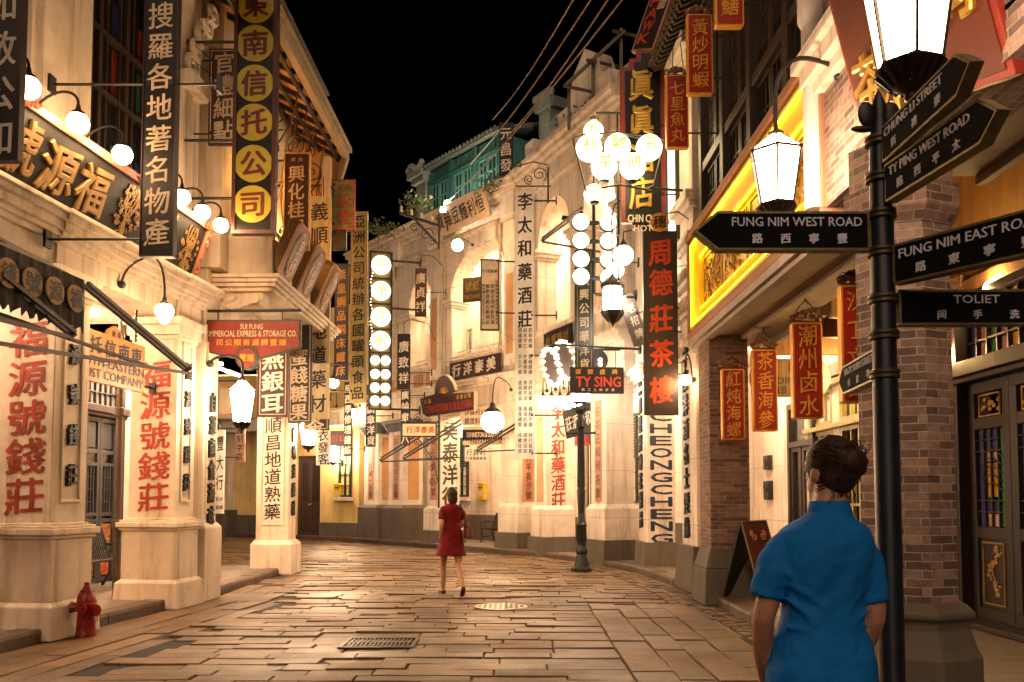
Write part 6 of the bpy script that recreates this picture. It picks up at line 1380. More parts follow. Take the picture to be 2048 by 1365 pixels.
# marquee letters with bulbs
s = Sign('bulb_letter_sign', 'pair of dark oval frames edged with glowing bulbs beside the black English sign', CS, 1083, 1158, 676, 778, 18.2)
for cx, cy, a, b_ in ((1103, 735, 15, 36), (1132, 722, 17, 38)):
    th = R(14); el = lambda f, t: (s.x(cx + f * (a * math.cos(t) * math.cos(th) + b_ * math.sin(t) * math.sin(th))), s.z(cy + f * (a * math.cos(t) * math.sin(th) * -1 + b_ * math.sin(t) * math.cos(th) * 1)))
    pts = [el(.86, -t) for t in [k * R(15) for k in range(24)]]
    if sum(pts[i][0] * pts[(i + 1) % 24][1] - pts[(i + 1) % 24][0] * pts[i][1] for i in range(24)) < 0: pts = pts[::-1]
    f = MB().prism(pts, 0, .09).build('oval_frame', wood('notice_frame', (.07, .042, .03)), s.t)
    for k in range(16): t = k * 2 * math.pi / 16; x, z = el(1.05, t); MB().sph((x, -.03, z), .042, 8, 6, (1.5, 1, .8)).build('bulb', glow('marquee_glow', (1, .76, .46), 1.6), s.t)
MB().tube([(s.x(1088), .05, s.z(690)), (s.x(1165), .05, s.z(686))], .02, 6).tube([(s.x(1140), .05, s.z(760)), (s.x(1200), .05, s.z(758))], .02, 6).build('iron_bar', IRON(), s.t)
s = Sign('bulb_oval', 'dark round sign edge with two glowing bulbs right of the cream-lettered sign', CS, 1180, 1206, 700, 742, 17.6); MB().lathe([(.24, 0), (.24, .08)], 24, (0, 0, s.h / 2), 0, 'y').build('board', BLACKB(), s.t)
for z in (.1, .3): MB().sph((s.w * .28, -.03, s.h * (.2 + z)), .045, 8, 6).build('bulb', glow('marquee_glow', (1, .76, .46), 1.6), s.t)
MB().tube([(0, .04, s.h), (.5, .04, s.h)], .015, 6).build('iron_bar', IRON(), s.t)

# ================================================================== street lamp post
LP = W(1163, 1141, 17.4); LP.z = 0
t = thing('street_lamp', 'black cast iron street lamp post with ladder bar at the bend of the street', 'street lamp', LP)
m = MB(); m.lathe([(.21, -.03), (.21, .06), (.18, .09)], 8); m.lathe([(.16, .09), (.135, .2), (.10, .34), (.125, .39), (.125, .43), (.095, .48), (.09, .58), (.115, .64), (.105, .9), (.12, .94), (.085, 1.02), (.07, 1.2)], 20); m.build('base', IRON(), t, smooth=True)
m = MB(); m.lathe([(.07, 1.2), (.085, 1.6), (.085, 1.64), (.065, 1.7), (.058, 2.9), (.095, 2.94), (.10, 3.06), (.06, 3.12), (.06, 3.2)], 16)
for i in range(10): a = i * math.pi / 5; m.tube([(.068 * math.cos(a), .068 * math.sin(a), 1.7), (.058 * math.cos(a), .058 * math.sin(a), 2.9)], .014, 5)
m.tube([(-.28, 0, 2.82), (.28, 0, 2.82)], .022, 8); m.sph((-.28, 0, 2.82), .032, 8, 6); m.sph((.28, 0, 2.82), .032, 8, 6); m.build('post', IRON(), t, smooth=True)
m = MB(); m.lathe([(.06, 3.2), (.10, 3.24), (.12, 3.30)], 12)
for i in range(6): a = i * math.pi / 3; m.tube([(.10 * math.cos(a), .10 * math.sin(a), 3.28), (.17 * math.cos(a), .17 * math.sin(a), 3.34), (.15 * math.cos(a), .15 * math.sin(a), 3.44)], .014, 5); m.bar((.17 * math.cos(a), .17 * math.sin(a), 3.46), (.25 * math.cos(a), .25 * math.sin(a), 3.95), .02); m.bar((.25 * math.cos(a), .25 * math.sin(a), 3.95), (.05 * math.cos(a), .05 * math.sin(a), 4.15), .02)
m.lathe([(.18, 3.43), (.18, 3.46)], 6); m.lathe([(.07, 4.12), (.04, 4.2), (.01, 4.3)], 10); m.build('lantern_frame', IRON(), t)
MB().lathe([(.16, 3.465), (.24, 3.94)], 6).lathe([(.24, 3.945), (.06, 4.12)], 6).build('lantern_glass', glow('post_glow', (1.0, .86, .66), 12), t)

# ================================================================== street name signs on their pole
PX, PY = 1.325, 3.0
t = thing('sign_pole', 'dark blue-black street sign pole with ringed collars beside the woman', 'pole', (PX, PY, 0))
POLE = paint('pole_blue_black', (.012, .016, .026), .35, .35)
m = MB(); m.lathe([(.07, -.03), (.07, .10), (.044, .16), (.0432, 1.86), (.041, 1.88), (.041, 2.48), (.038, 2.50), (.036, 2.72), (.030, 2.78), (.022, 2.82), (.028, 2.85), (.020, 2.89), (.002, 2.93)], 28); m.build('pole', POLE, t, smooth=True)
COLLAR = paint('collar_bronze', (.10, .085, .045), .4, .3, .5)
for z in (1.895, 2.035, 2.165, 2.335, 2.47, 2.605, 2.74):
    MB().lathe([(.043, z - .018), (.051, z - .014), (.051, z - .004), (.045, z), (.051, z + .004), (.051, z + .014), (.043, z + .018)], 28).build('collar', COLLAR, t, smooth=True)
m = MB()
for s_ in (-1, 1): m.sph((s_ * -.045, .0, 2.84), .032, 10, 7, (1.0, .35, 1.5)); m.tube([(0, 0, 2.79), (s_ * -.03, 0, 2.80), (s_ * -.05, 0, 2.83)], .008, 6)
m.sph((-.06, 0, 2.785), .022, 8, 6, (2.0, .5, .6)); m.build('leaf_finial', IRON(), t, smooth=True)
SGD = paint('sign_slate', (.006, .006, .0075), .8, .25, spec=.12); SGE = paint('sign_gilt_edge', (.24, .20, .08), .4, .35, .3, nscale=30); SGL = paint('sign_letters', (.80, .80, .92), .6, .1, spec=.2)
def street_sign(label, z0, h, L_, yaw, tip, en, cn, off=.05, tl=.075, xs=None, cxs=None):
    """arrow board: local x from the pole outwards; tip +1 points to +x, -1 means the board lies on the -x side"""
    t = thing('street_sign', label, 'street sign', (PX, PY, z0), yaw, 'street name signs on the pole')
    d = tip; a, b = off * d, (off + L_) * d; e = (off + L_ + tl) * d
    pts = lambda g: [(a + g * d, g), (b - g * .4 * d, g), (e - g * 1.5 * d, h / 2), (b - g * .4 * d, h - g), (a + g * d, h - g)]
    P = pts(0); Q = pts(.010)
    if d < 0: P, Q = P[::-1], Q[::-1]
    MB().prism(P, -.014, .030).build('gilt_edge', SGE, t, .0015); MB().prism(Q, -.0165, .030).build('face', SGD, t)
    L = LB(y=-.0175, ext=.0015, off=.010, brush=0); x0, x1 = sorted((a + (xs[0] * L_) * d, a + (xs[1] * L_) * d)); L.word(en, x0, x1, h * .60, h * .83); L.build('latin_lettering', SGL, t)
    L = LB(y=-.0175, ext=.0015, off=.030, brush=.02)
    for c, f in zip(cn, cxs): L.ch(c, a + f * L_ * d, h * .29, h * .27)
    L.build('chinese_lettering', SGL, t)
    m = MB(); m.box(min(a * .55, a * 1.05), max(a * .55, a * 1.05), -.006, .022, .012, h - .012); m.build('clamp', SGE, t)
    return t
street_sign('west road arrow sign pointing left over the woman', 2.338, .142, .545, 0, -1, 'FUNG NIM WEST ROAD', '豐寧西路', .048, .085, (.055, .905), (.185, .37, .555, .74))
street_sign('topmost arrow sign, for a street, pointing at the viewer', 2.640, .130, .50, R(-90), 1, 'CHUNG LI STREET', '街禮崇', .048, .08, (.06, .86), (.2, .50, .80))
street_sign('arrow sign for a west road second from the top, pointing at the viewer', 2.497, .138, .50, R(-83), 1, 'TY PING WEST ROAD', '路西平太', .048, .08, (.07, .93), (.2, .40, .60, .80))
street_sign('east road sign running off the right edge of the photo', 2.205, .143, .52, R(-56), 1, 'FUNG NIM EAST ROAD', '路東寧豐', .048, .08, (.05, .96), (.2, .42, .64, .86))
street_sign('toilet sign running off the right edge of the photo', 2.068, .128, .56, R(-1), 1, 'TOLIET', '间手洗', .048, .08, (.34, .63), (.265, .49, .72))
street_sign('lowest small arrow sign pointing away down the street', 1.885, .118, .46, R(-97), -1, 'TACK SUEN STREET', '德宣街', .048, .07, (.05, .92), (.2, .5, .76))

# ================================================================== street furniture
hy = thing('fire_hydrant', 'red cast iron fire hydrant at the left kerb', 'fire hydrant', (-4.53, 9.12, 0))
hy.scale = (.78, .78, 1.0)
HR = paint('hydrant_red', (.24, .008, .005), .28, .25)
m = MB(); m.lathe([(.135, 0), (.135, .035), (.125, .05), (.125, .10), (.120, .12), (.112, .30), (.125, .33), (.125, .36)], 20); m.build('barrel', HR, hy, smooth=True)
MB().lathe([(.125, .36), (.118, .42), (.085, .48), (.045, .52), (.04, .535), (.034, .535), (.034, .57), (.001, .575)], 20).build('bonnet', HR, hy, smooth=True)
bl = MB()
for i in range(8):
    a = i * math.pi / 4; bl.lathe([(.013, .335), (.013, .375), (.006, .380)], 6, (.117 * math.cos(a), .117 * math.sin(a), 0)); bl.lathe([(.012, .02), (.012, .058), (.006, .062)], 6, (.122 * math.cos(a), .122 * math.sin(a), 0))
bl.build('flange_bolts', HR, hy)
MB().lathe([(.134, .325), (.134, .352), (.128, .356)], 20).lathe([(.046, .515), (.046, .528)], 12).build('flange', HR, hy, .003)
for (dx, dy) in ((-1, -.2), (.95, -.35), (.15, -1)):
    d = Vector((dx, dy, 0)).normalized(); o = MB(); o.tube([d * .09 + Vector((0, 0, .31 - .03 * (dx > .5))), d * .17 + Vector((0, 0, .31 - .03 * (dx > .5)))], .05, 12); o.tube([d * .165 + Vector((0, 0, .31 - .03 * (dx > .5))), d * .20 + Vector((0, 0, .31 - .03 * (dx > .5)))], .062, 8); o.tube([d * .195 + Vector((0, 0, .31 - .03 * (dx > .5))), d * .215 + Vector((0, 0, .31 - .03 * (dx > .5)))], .02, 6); o.build('outlet_cap', HR, hy)
m = MB(); m.tube([(.18, -.06, .26), (.19, -.08, .18), (.16, -.09, .14), (.13, -.08, .22)], .007, 5); m.build('chain', HR, hy)
pp = thing('downpipe', 'dark brown downpipe with a collar behind the second lettered pillar', 'pipe', AP(2.75, .92, .118)); m = MB(); m.tube([(0, 0, 0), (0, 0, 3.85)], .045, 14); m.build('pipe', paint('brown_pipe', (.06, .038, .022), .45, .3), pp, smooth=True)
for z in (1.0, 2.55, 3.3): MB().lathe([(.046, z - .06), (.066, z - .05), (.066, z + .05), (.046, z + .06)], 14).build('collar', paint('brown_pipe', (.06, .038, .022), .45, .3), pp)
def bench(label, loc, rz):
    t = thing('park_bench', label, 'bench', loc, rz, 'iron benches'); s = MB(); b = MB()
    for i in range(26):
        x = -.62 + i * .0496; s.tube([(x, -.24, .45), (x, -.1, .42), (x, .12, .40), (x, .2, .42)], .012, 5); b.tube([(x, .2, .42), (x, .26, .6), (x, .33, .86), (x, .36, .9)], .012, 5)
    s.tube([(-.64, -.25, .45), (.64, -.25, .45)], .016, 6); b.tube([(-.64, .36, .9), (.64, .36, .9)], .02, 6)
    s.build('seat', IRON(), t, smooth=True); b.build('backrest', IRON(), t, smooth=True)
    for x in (-.64, .64):
        l = MB(); l.tube([(x, -.27, 0), (x, -.2, .16), (x, -.24, .45)], .022, 6); l.tube([(x, .32, 0), (x, .2, .2), (x, .2, .42), (x, .36, .9)], .022, 6); l.tube([(x, -.2, .18), (x, .2, .2)], .016, 6); l.build('leg', IRON(), t, smooth=True)
        a = MB(); a.tube([(x, -.24, .45), (x, -.27, .62), (x, -.12, .66), (x, .26, .64)], .018, 6); a.tube([(x, -.1 + .07 * math.cos(q), .55 + .07 * math.sin(q)) for q in [k * .7 for k in range(10)]], .011, 5); a.build('armrest', IRON(), t, smooth=True)
    return t
bench('black iron slatted bench behind the hydrant in the left arcade', AP(3.65, 1.75, .118), AR)
bench('dark slatted bench against the wall behind the walking woman', P1(6.5, 1.5, .118), C1R)
def mailbox(label, P, rz, z):
    t = thing('mailbox', label, 'mailbox', P, rz, 'yellow wall mailboxes'); YM = paint('mailbox_yellow', (.62, .42, .01), .35, .15)
    MB().box(-.17, .17, -.16, 0, 0, .5).prism([(-.2, .5), (.2, .5), (.2, .53), (0, .57), (-.2, .53)], -.18, 0).build('box', YM, t, .01); MB().box(-.12, .12, -.172, -.158, .38, .42).build('slot', INK(), t); MB().box(-.1, .1, -.166, -.158, .12, .3).build('notice_plate', paint('plate_white', (.5, .45, .3), .5), t)
    return t
mailbox('yellow mailbox on the yellow wall beside the brown door', W(680, 998, 31.0) , CR0, 0); mailbox('yellow mailbox on the white wall right of the panelled pillars', P1(4.65, 2.28, 1.45), C1R, 0)
ab = thing('sandwich_board', 'dark red folding menu board standing on the right pavement', 'sandwich board', (3.28, 11.6, .12), R(42))
for sgn in (1, -1):
    b = MB(); n = 1; z1 = 1.04; y0 = -.30 * sgn
    def sl(x, z, off): return (x, y0 * (1 - z / z1) - off * sgn, z)
    hole = [(-.30, .02), (-.22, .02)] + [(-.22 + .44 * k / 8, .02 + .10 * math.sin(math.pi * k / 8)) for k in range(1, 8)] + [(.22, .02), (.30, .02), (.30, z1), (-.30, z1)]
    vs = [sl(x, z, .012) for x, z in hole] + [sl(x, z, -.012) for x, z in hole]; k = len(hole)
    f = [tuple(range(k)), tuple(range(2 * k - 1, k - 1, -1))] + [(i, k + i, k + (i + 1) % k, (i + 1) % k) for i in range(k)]
    if sgn < 0: f = [q[::-1] for q in f]
    b.add(vs, f); p = b.build('panel', paint('board_black', (.005, .004, .004), .5), ab)
    if sgn > 0:
        g = MB(); 
        vs = [sl(x, z, .018) for x, z in ((-.27, .15), (.27, .15), (.27, 1.0), (-.27, 1.0))]; g.add(vs, [(0, 1, 2, 3)]); g.build('menu_face', paint('menu_red', (.06, .006, .005), .4, .2), p)
        o = MB()
        for (cx, cz, r0, fl_) in ((-.1, .84, .07, 1), (.1, .84, .07, -1), (-.17, .88, .04, -1), (.17, .88, .04, 1)): o.tube([sl(a_[0], a_[2], .024) for a_ in spiral(cx, cz, r0, .01, R(90), 1.4, 14, 0, fl_)], .008, 5)
        for i in range(26): o.sph(sl(random.uniform(-.12, .12), random.uniform(.38, .62), .022), random.uniform(.012, .03), 6, 4, (1.4, .4, .7))
        o.tube([sl(-.13 + .26 * k / 8, .36 - .05 * math.sin(math.pi * k / 8), .024) for k in range(9)], .01, 5); o.build('printed_ornament', paint('menu_pink', (.50, .16, .15), .5), p)
        e = MB(); 
        for (xa, za, xb, zb) in ((-.3, .02, -.3, z1), (.3, .02, .3, z1), (-.3, z1, .3, z1)): e.bar(sl(xa, za, .012), sl(xb, zb, .012), .02)
        e.build('wooden_rim', paint('rim_brown', (.16, .07, .05), .5), p)
# drain covers
dg = thing('drain_grate', 'square iron drain grate set in the paving', 'drain cover', (-1.33, 8.65, .006)); m = MB(); m.frame(-.36, .36, -.36, .36, .04, 0, .012) if False else None
m.box(-.37, .37, -.30, -.26, -.03, .012); m.box(-.37, .37, .26, .30, -.03, .012); m.box(-.37, -.33, -.26, .26, -.03, .012); m.box(.33, .37, -.26, .26, -.03, .012)
for i in range(15): m.box(-.31 + i * .042, -.31 + i * .042 + .022, -.26, .26, -.03, .008)
m.box(-.33, .33, -.02, .02, -.03, .010); m.build('grate', paint('cast_iron', (.030, .026, .023), .35, .4, .4, .4, 30), dg)
mh = thing('manhole_cover', 'round metal manhole cover in the paving in front of the walking woman', 'drain cover', (-.15, 11.55, .010)); MB().lathe([(.36, -.03), (.36, .006), (.33, .010)], 36).build('rim', paint('steel_rim', (.22, .19, .17), .3, .2, .8), mh); m = MB(); m.lathe([(.325, -.02), (.325, .008)], 36)
for i in range(9):
    for j in range(9):
        x, y = -.28 + i * .07, -.28 + j * .07
        if x * x + y * y < .09: m.box(x - .022, x + .022, y - .022, y + .022, .008, .014)
m.build('cover', paint('cover_steel', (.09, .075, .06), .3, .3, .6), mh)
mb_ = thing('electric_meter', 'upper small dark meter box on the ivory wall in the right arcade', 'meter', PR(-3.9, 2.43, 2.05), RR, 'meter boxes'); MB().box(-.16, .16, -.14, 0, 0, .28).lathe([(.10, -.16), (.10, -.13)], 14, (0, 0, .14), 0, 'y').build('case', IRON(), mb_, .01)
mb2 = thing('electric_meter', 'lower dark meter box with rounded top on the ivory wall', 'meter', PR(-3.9, 2.43, 1.45), RR, 'meter boxes'); MB().box(-.17, .17, -.14, 0, 0, .38).lathe([(.12, -.16), (.12, -.13)], 14, (0, 0, .26), 0, 'y').build('case', IRON(), mb2, .03)
# pergola of poles on the roof
pg = thing('roof_pergola', 'weathered timber pergola frame on the roof against the night sky', 'pergola', W(1180, 230, 19.5)); o = Vector(pg.location); m = MB(); WQ = lambda x, y, Y: W(x, y, Y) - o
for px, py, yb in ((1138, 172, 260), (1186, 122, 230), (1242, 62, 200)): m.bar(WQ(px, py - 4, 19.5), WQ(px, yb, 19.5), .075)
m.bar(WQ(1130, 172, 19.4), WQ(1250, 62, 19.4), .07); 
for px, py in ((1130, 172), (1176, 120), (1228, 62)): m.bar(WQ(px - 3, py, 19.3), WQ(px + 90, py + 20, 19.8), .055)
m.build('frame', wood('weathered_pole', (.16, .12, .07)), pg)
# overhead wires
for i, (a, b, Y0, Y1) in enumerate((((1152, -10), (985, 240), 14, 25), ((1188, -10), (940, 330), 14, 25), ((1222, -10), (1000, 290), 14, 24), ((1252, -10), (900, 400), 13.6, 25))):
    P, Q = W(*a, Y0), W(*b, Y1); t = thing('overhead_wire', ['leftmost overhead wire across the night sky', 'second overhead wire from the left across the night sky', 'third overhead wire from the left across the night sky', 'rightmost overhead wire across the night sky'][i], 'wire', P, 0, 'overhead wires'); d = Q - P
    MB().tube([d * u - Vector((0, 0, .18 * math.sin(math.pi * u))) for u in [k / 14 for k in range(15)]], .017, 6).build('wire', paint('wire_brown', (.16, .10, .07), .5), t)
# iron bracket with insulators by the cornice
ib = thing('insulator_bracket', 'iron scroll bracket with porcelain insulators on the cornice of the bend', 'bracket', W(878, 490, 23.8)); m = MB(); m.bar((0, 0, -.1), (0, 0, .75), .06); m.bar((0, 0, .55), (-1.1, -.2, .85), .07); m.bar((-.02, 0, .0), (-.7, -.1, .72), .05)
for a in ((-.35, .3, .2), (-.2, .08, .13), (-.7, .5, .14)): m.tube(spiral(a[0], a[1], a[2], .03, 0, 1.5, 16), .014, 5)
m.build('bracket', IRON(), ib); 
for i in range(4): MB().lathe([(.03, 0), (.05, .05), (.03, .10), (.05, .14), (.02, .2)], 8, (-1.05 + i * .28, -.19 + i * .05, .86 - i * .08)).build('insulator', plaster('porcelain', (.55, .42, .32), .2), ib)
# folding awning arms of the bend
for i, (px, py, Y, L_, lb) in enumerate(((762, 922, 24.4, 1.5, 'left folding awning frame in front of the panelled pillars'), (808, 918, 23.9, 1.6, 'right folding awning frame in front of the green lettered pillar'), (955, 902, 22.6, 1.3, 'folding awning frame under the scalloped sign'), (1085, 482, 19.0, 2.4, 'folded awning frame in front of the loggia right of the long white sign'))):
    P = W(px, py, Y); t = thing('folding_awning_arm', lb, 'awning frame', P, 0, 'folded awning frames'); m = MB()
    ex = 115 if i < 3 else 95; q = lambda a, b, Y_=Y: W(px + a, py + b, Y_) - P
    for dz in (0, -9): m.bar(q(0, dz * .6), q(ex, -70 + dz, Y + 1.2), .045)
    m.bar(q(-2, -3), q(3, 3), .06); m.bar(q(0, 2), q(ex + 20, -4 if i < 3 else 22, Y + 1.0), .04); m.build('arm', IRON(), t)
# plants on the roofs
def tuft(label, P, sx, sz, n, seed, group='plants on the cornice'):
    random.seed(seed); t = thing('roof_plant', label, 'plant', P, 0, group); m = MB(); st_ = MB()
    for i in range(9): a = random.uniform(-1, 1); st_.tube([(0, 0, 0), (a * sx * .5, random.uniform(-.2, .2), sz * random.uniform(.3, .7)), (a * sx, random.uniform(-.3, .3), sz * random.uniform(.2, 1))], .008, 4)
    for i in range(n):
        c = Vector((random.gauss(0, .45) * sx, random.gauss(0, .25), abs(random.gauss(.3, .3)) * sz)); u = Vector((random.gauss(0, 1), random.gauss(0, 1), random.gauss(0, .6))).normalized(); v = u.cross(Vector((0, .3, 1))).normalized(); l = random.uniform(.04, .085)
        m.add([c - u * l, c + v * l * .5, c + u * l, c - v * l * .5], [(0, 1, 2, 3)])
    m.build('foliage', paint('leaf_green', (.055, .085, .018), .5, .5, nscale=3), t); st_.build('stem', paint('vine_stem', (.10, .05, .03), .7), t)
tuft('leafy plant growing on the grey roof left of the teal house', W(835, 425, 25.4), .5, .7, 260, 3)
tuft('creeping plant on the cornice left of the insulator bracket', W(760, 470, 27.0), .9, .5, 240, 4)
tuft('bushy plant at the foot of the dark three-character roof sign', W(985, 385, 23.6), .55, .6, 240, 5)
tuft('small dry plant on the parapet below the pergola', W(1190, 232, 19.8), .6, .35, 120, 6)
# ================================================================== people
SKIN = paint('skin', (.44, .22, .13), .45, .10, nscale=20)
HAIRM = paint('black_hair', (.045, .022, .012), .55, .6, spec=.3, streak=(60, 60, 6), nscale=1)
def loft(mb, rings, n=20):
    """rings: (cx, cy, z, rx, ry[, back]) closed into one skin"""
    o = len(mb.v); vs = []
    for r in rings:
        cx, cy, z, rx, ry = r[:5]
        for k in range(n):
            a = 2 * math.pi * k / n; c, s_ = math.cos(a), math.sin(a)
            e = .82
            vs.append((cx + rx * math.copysign(abs(c) ** e, c), cy + ry * math.copysign(abs(s_) ** e, s_), z))
    N = len(rings)
    fs = [(i * n + k, i * n + (k + 1) % n, (i + 1) * n + (k + 1) % n, (i + 1) * n + k) for i in range(N - 1) for k in range(n)]
    up = rings[-1][2] > rings[0][2]
    fs += [tuple(range(n - 1, -1, -1)), tuple((N - 1) * n + k for k in range(n))]
    if not up: fs = [f[::-1] for f in fs]
    return mb.add(vs, fs)
def limb(mb, pts, rs, n=14, end=True):
    """smooth tapering limb through its joints"""
    P = [Vector(p) for p in pts]; out = []; rr = []
    for i in range(len(P) - 1):
        for k in range(6):
            u = k / 6; p0, p1, p2, p3 = P[max(i - 1, 0)], P[i], P[i + 1], P[min(i + 2, len(P) - 1)]
            q = .5 * ((2 * p1) + (p2 - p0) * u + (2 * p0 - 5 * p1 + 4 * p2 - p3) * u * u + (3 * p1 - p0 - 3 * p2 + p3) * u ** 3)
            out.append(p1.lerp(p2, u) * .5 + q * .5); rr.append(rs[i] + (rs[i + 1] - rs[i]) * u)
    out.append(P[-1]); rr.append(rs[-1]); mb.tube(out, rr, n); mb.sph(P[0], rs[0] * .98, 12, 8); (mb.sph(P[-1], rs[-1] * .98, 12, 8) if end else None); return mb
def melt(o, vox, it=6, disp=None):
    r = o.modifiers.new('one_surface', 'REMESH'); r.mode = 'VOXEL'; r.voxel_size = vox; r.use_smooth_shade = True
    s_ = o.modifiers.new('soften', 'SMOOTH'); s_.factor = .5; s_.iterations = it
    if disp:
        tx = bpy.data.textures.new('folds', 'CLOUDS'); tx.noise_scale = disp[1]; tx.noise_depth = 2
        d = o.modifiers.new('folds', 'DISPLACE'); d.texture = tx; d.strength = disp[0]; d.mid_level = .5
    return o
def hand(mb, wrist, d, palm, side):
    """palm, four bent fingers of unequal length and a thumb from the side of the palm; d: pointing direction, palm: palm normal"""
    wr, d, pn = Vector(wrist), Vector(d).normalized(), Vector(palm).normalized(); a = d.cross(pn).normalized() * side
    c = wr + d * .045
    for t in (-.028, -.010, .010, .028): mb.tube([wr + a * t * .6, wr + d * .04 + a * t, wr + d * .082 + a * t], [.015, .016, .0115], 8)
    for t, L in ((-.030, .060), (-.010, .075), (.010, .080), (.029, .070)):
        b = wr + d * .082 + a * t; m_ = b + d * L * .45 + pn * .006; e = m_ + d * L * .22 + pn * L * .30; mb.tube([b, m_, e, e + pn * L * .25], [.0095, .009, .0082, .007], 8)
    b = wr + d * .025 + a * .034; mb.tube([b, b + a * .022 + d * .022 + pn * .008, b + a * .026 + d * .048 + pn * .018, b + a * .022 + d * .062 + pn * .024], [.014, .0115, .0105, .008], 8)
def face(mb, c, yaw, s_=1):
    """skull with jaw, nose, brow, lips and ears, looking along +y turned by yaw"""
    M = Matrix.Translation(c) @ Matrix.Rotation(yaw, 4, 'Z') @ Matrix.Scale(s_, 4); T = MB()
    T.sph((0, -.008, .025), .088, 20, 14, (.86, 1.06, 1.05)); T.sph((0, .018, -.045), .068, 16, 10, (.86, 1.0, 1.05)); T.sph((0, .062, -.085), .026, 12, 8, (1.2, 1, .9))
    T.tube([(0, .082, .025), (0, .098, -.012), (0, .104, -.028)], [.008, .011, .013], 8); T.sph((-.011, .094, -.030), .008, 8, 6); T.sph((.011, .094, -.030), .008, 8, 6)
    T.tube([(-.05, .066, .035), (0, .084, .037), (.05, .066, .035)], .010, 8)
    T.tube([(-.022, .080, -.058), (0, .090, -.055), (.022, .080, -.058)], .0062, 8); T.tube([(-.018, .080, -.066), (0, .088, -.067), (.018, .080, -.066)], .0062, 8)
    for e in (-1, 1): T.sph((e * .079, -.008, -.012), .031, 10, 8, (.32, .62, 1.0)); T.tube([(e * .083, -.02 + .018 * math.cos(t), -.012 + .028 * math.sin(t)) for t in [R(40) + k * R(25) for k in range(10)]], .005, 5)
    mb.add([M @ Vector(v) for v in T.v], T.f)
    return M
def eyes(parent, M):
    for e in (-1, 1):
        w_ = MB().sph(M @ Vector((e * .032, .070, .012)), .0125, 10, 8).build('eye', paint('eye_white', (.6, .57, .52), .2, .05), parent, smooth=True)
        MB().sph(M @ Vector((e * .032, .0795, .012)), .006, 8, 6).build('iris', paint('iris_brown', (.03, .015, .008), .2), w_, smooth=True)

# --- the woman by the pole, seen from behind
wm = thing('person', 'woman in a blue short-sleeved shirt seen from behind, hair pinned up, beside the pole', 'person', (.945, 2.62, 0))
b = MB()
loft(b, [(.0, .0, .78, .10, .08), (.0, .0, .86, .155, .105), (.0, 0, .94, .158, .108), (.005, .005, 1.02, .135, .095), (.005, .01, 1.10, .118, .085), (.005, .01, 1.18, .125, .09), (.01, .01, 1.26, .145, .098), (.012, .0, 1.31, .118, .085), (.018, -.004, 1.365, .072, .058), (.03, 0, 1.41, .058, .052), (.036, .008, 1.46, .049, .05), (.04, .012, 1.50, .048, .05)])
limb(b, [(-.095, 0, 1.272), (-.152, -.008, 1.18), (-.178, -.008, 1.09), (-.165, .05, .98), (-.135, .115, .885)], [.040, .038, .033, .031, .025])
limb(b, [(.108, 0, 1.272), (.146, -.008, 1.18), (.155, -.008, 1.09), (.135, .055, .98), (.105, .125, .885)], [.046, .043, .037, .035, .026])
for s_ in (-1, 1): limb(b, [(s_ * .085, 0, .82), (s_ * .088, .008, .62), (s_ * .085, .012, .47), (s_ * .085, -.012, .30), (s_ * .085, -.01, .09)], [.088, .072, .053, .052, .036]); b.tube([(s_ * .085, -.04, .045), (s_ * .09, .06, .04), (s_ * .093, .14, .03)], [.034, .036, .028], 10)
hand(b, (-.135, .115, .885), (.72, .55, -.42), (.35, -.2, -.9), 1); hand(b, (.105, .125, .885), (-.72, .58, -.38), (-.35, -.2, -.9), -1)
MF = face(b, Vector((.038, .022, 1.535)), R(24), .83)
bo = melt(b.build('body', SKIN, wm), .0065, 4); eyes(wm, MF)
# hair: combed up to a bun at the back of the head
h = MB(); pass
hv = MB(); hv.sph((0, -.022, .036), .098, 28, 18, (.90, 1.05, 1.02)); hv.sph((0, -.05, -.015), .072, 20, 12, (1.0, .9, 1.0))
h.add([MF @ Vector(v) for v in hv.v if True], hv.f)
bn = MB(); bn.sph((.006, -.115, .035), .052, 20, 12, (1.15, .82, 1.0)); bn.sph((-.030, -.105, .060), .034, 14, 10); bn.sph((.042, -.103, .015), .034, 14, 10); bn.sph((.0, -.10, -.012), .034, 14, 10); h.add([MF @ Vector(v) for v in bn.v], bn.f)
hm = melt(h.build('hair', HAIRM, wm), .006, 6)
random.seed(14); st_ = MB()
for i in range(150):
    a = random.uniform(-1, 1); z0 = random.uniform(-.075, -.03) if i % 2 else random.uniform(.02, .12)
    p0 = Vector((a * .078, -.062 + .05 * abs(a), z0)) if i % 2 else Vector((a * .085, -.02 - .06 * random.random(), z0)); p2 = Vector((a * .03 + .006, -.125, .03 + random.uniform(-.03, .03)))
    p1 = (p0 + p2) / 2 + Vector((0, -.035, .0)); st_.tube([MF @ q for q in (p0, p0.lerp(p1, .6), p1, p2)], .0016, 4)
for i in range(520):                                               # strands swept over the skull towards the bun
    th, ph = random.uniform(0, 6.283), random.uniform(.05, 1.9); d0 = Vector((math.sin(ph) * math.cos(th), -abs(math.cos(ph)) * .2 - math.sin(ph) * abs(math.sin(th)) * .9 + .25, math.cos(ph) * .9 + .1)).normalized(); d1 = Vector((.02, -.96, .12)).normalized(); pts = []
    for k in range(7):
        q = d0.slerp(d1, k / 6 * .88); r = 1.012 + .02 * math.sin(k * 1.1 + i) * random.random(); pts.append(MF @ Vector((q.x * .0885 * r, -.022 + q.y * .103 * r, .036 + q.z * .100 * r)))
    st_.tube(pts, [.0011, .0014, .0014, .0014, .0014, .0012, .0008], 4)
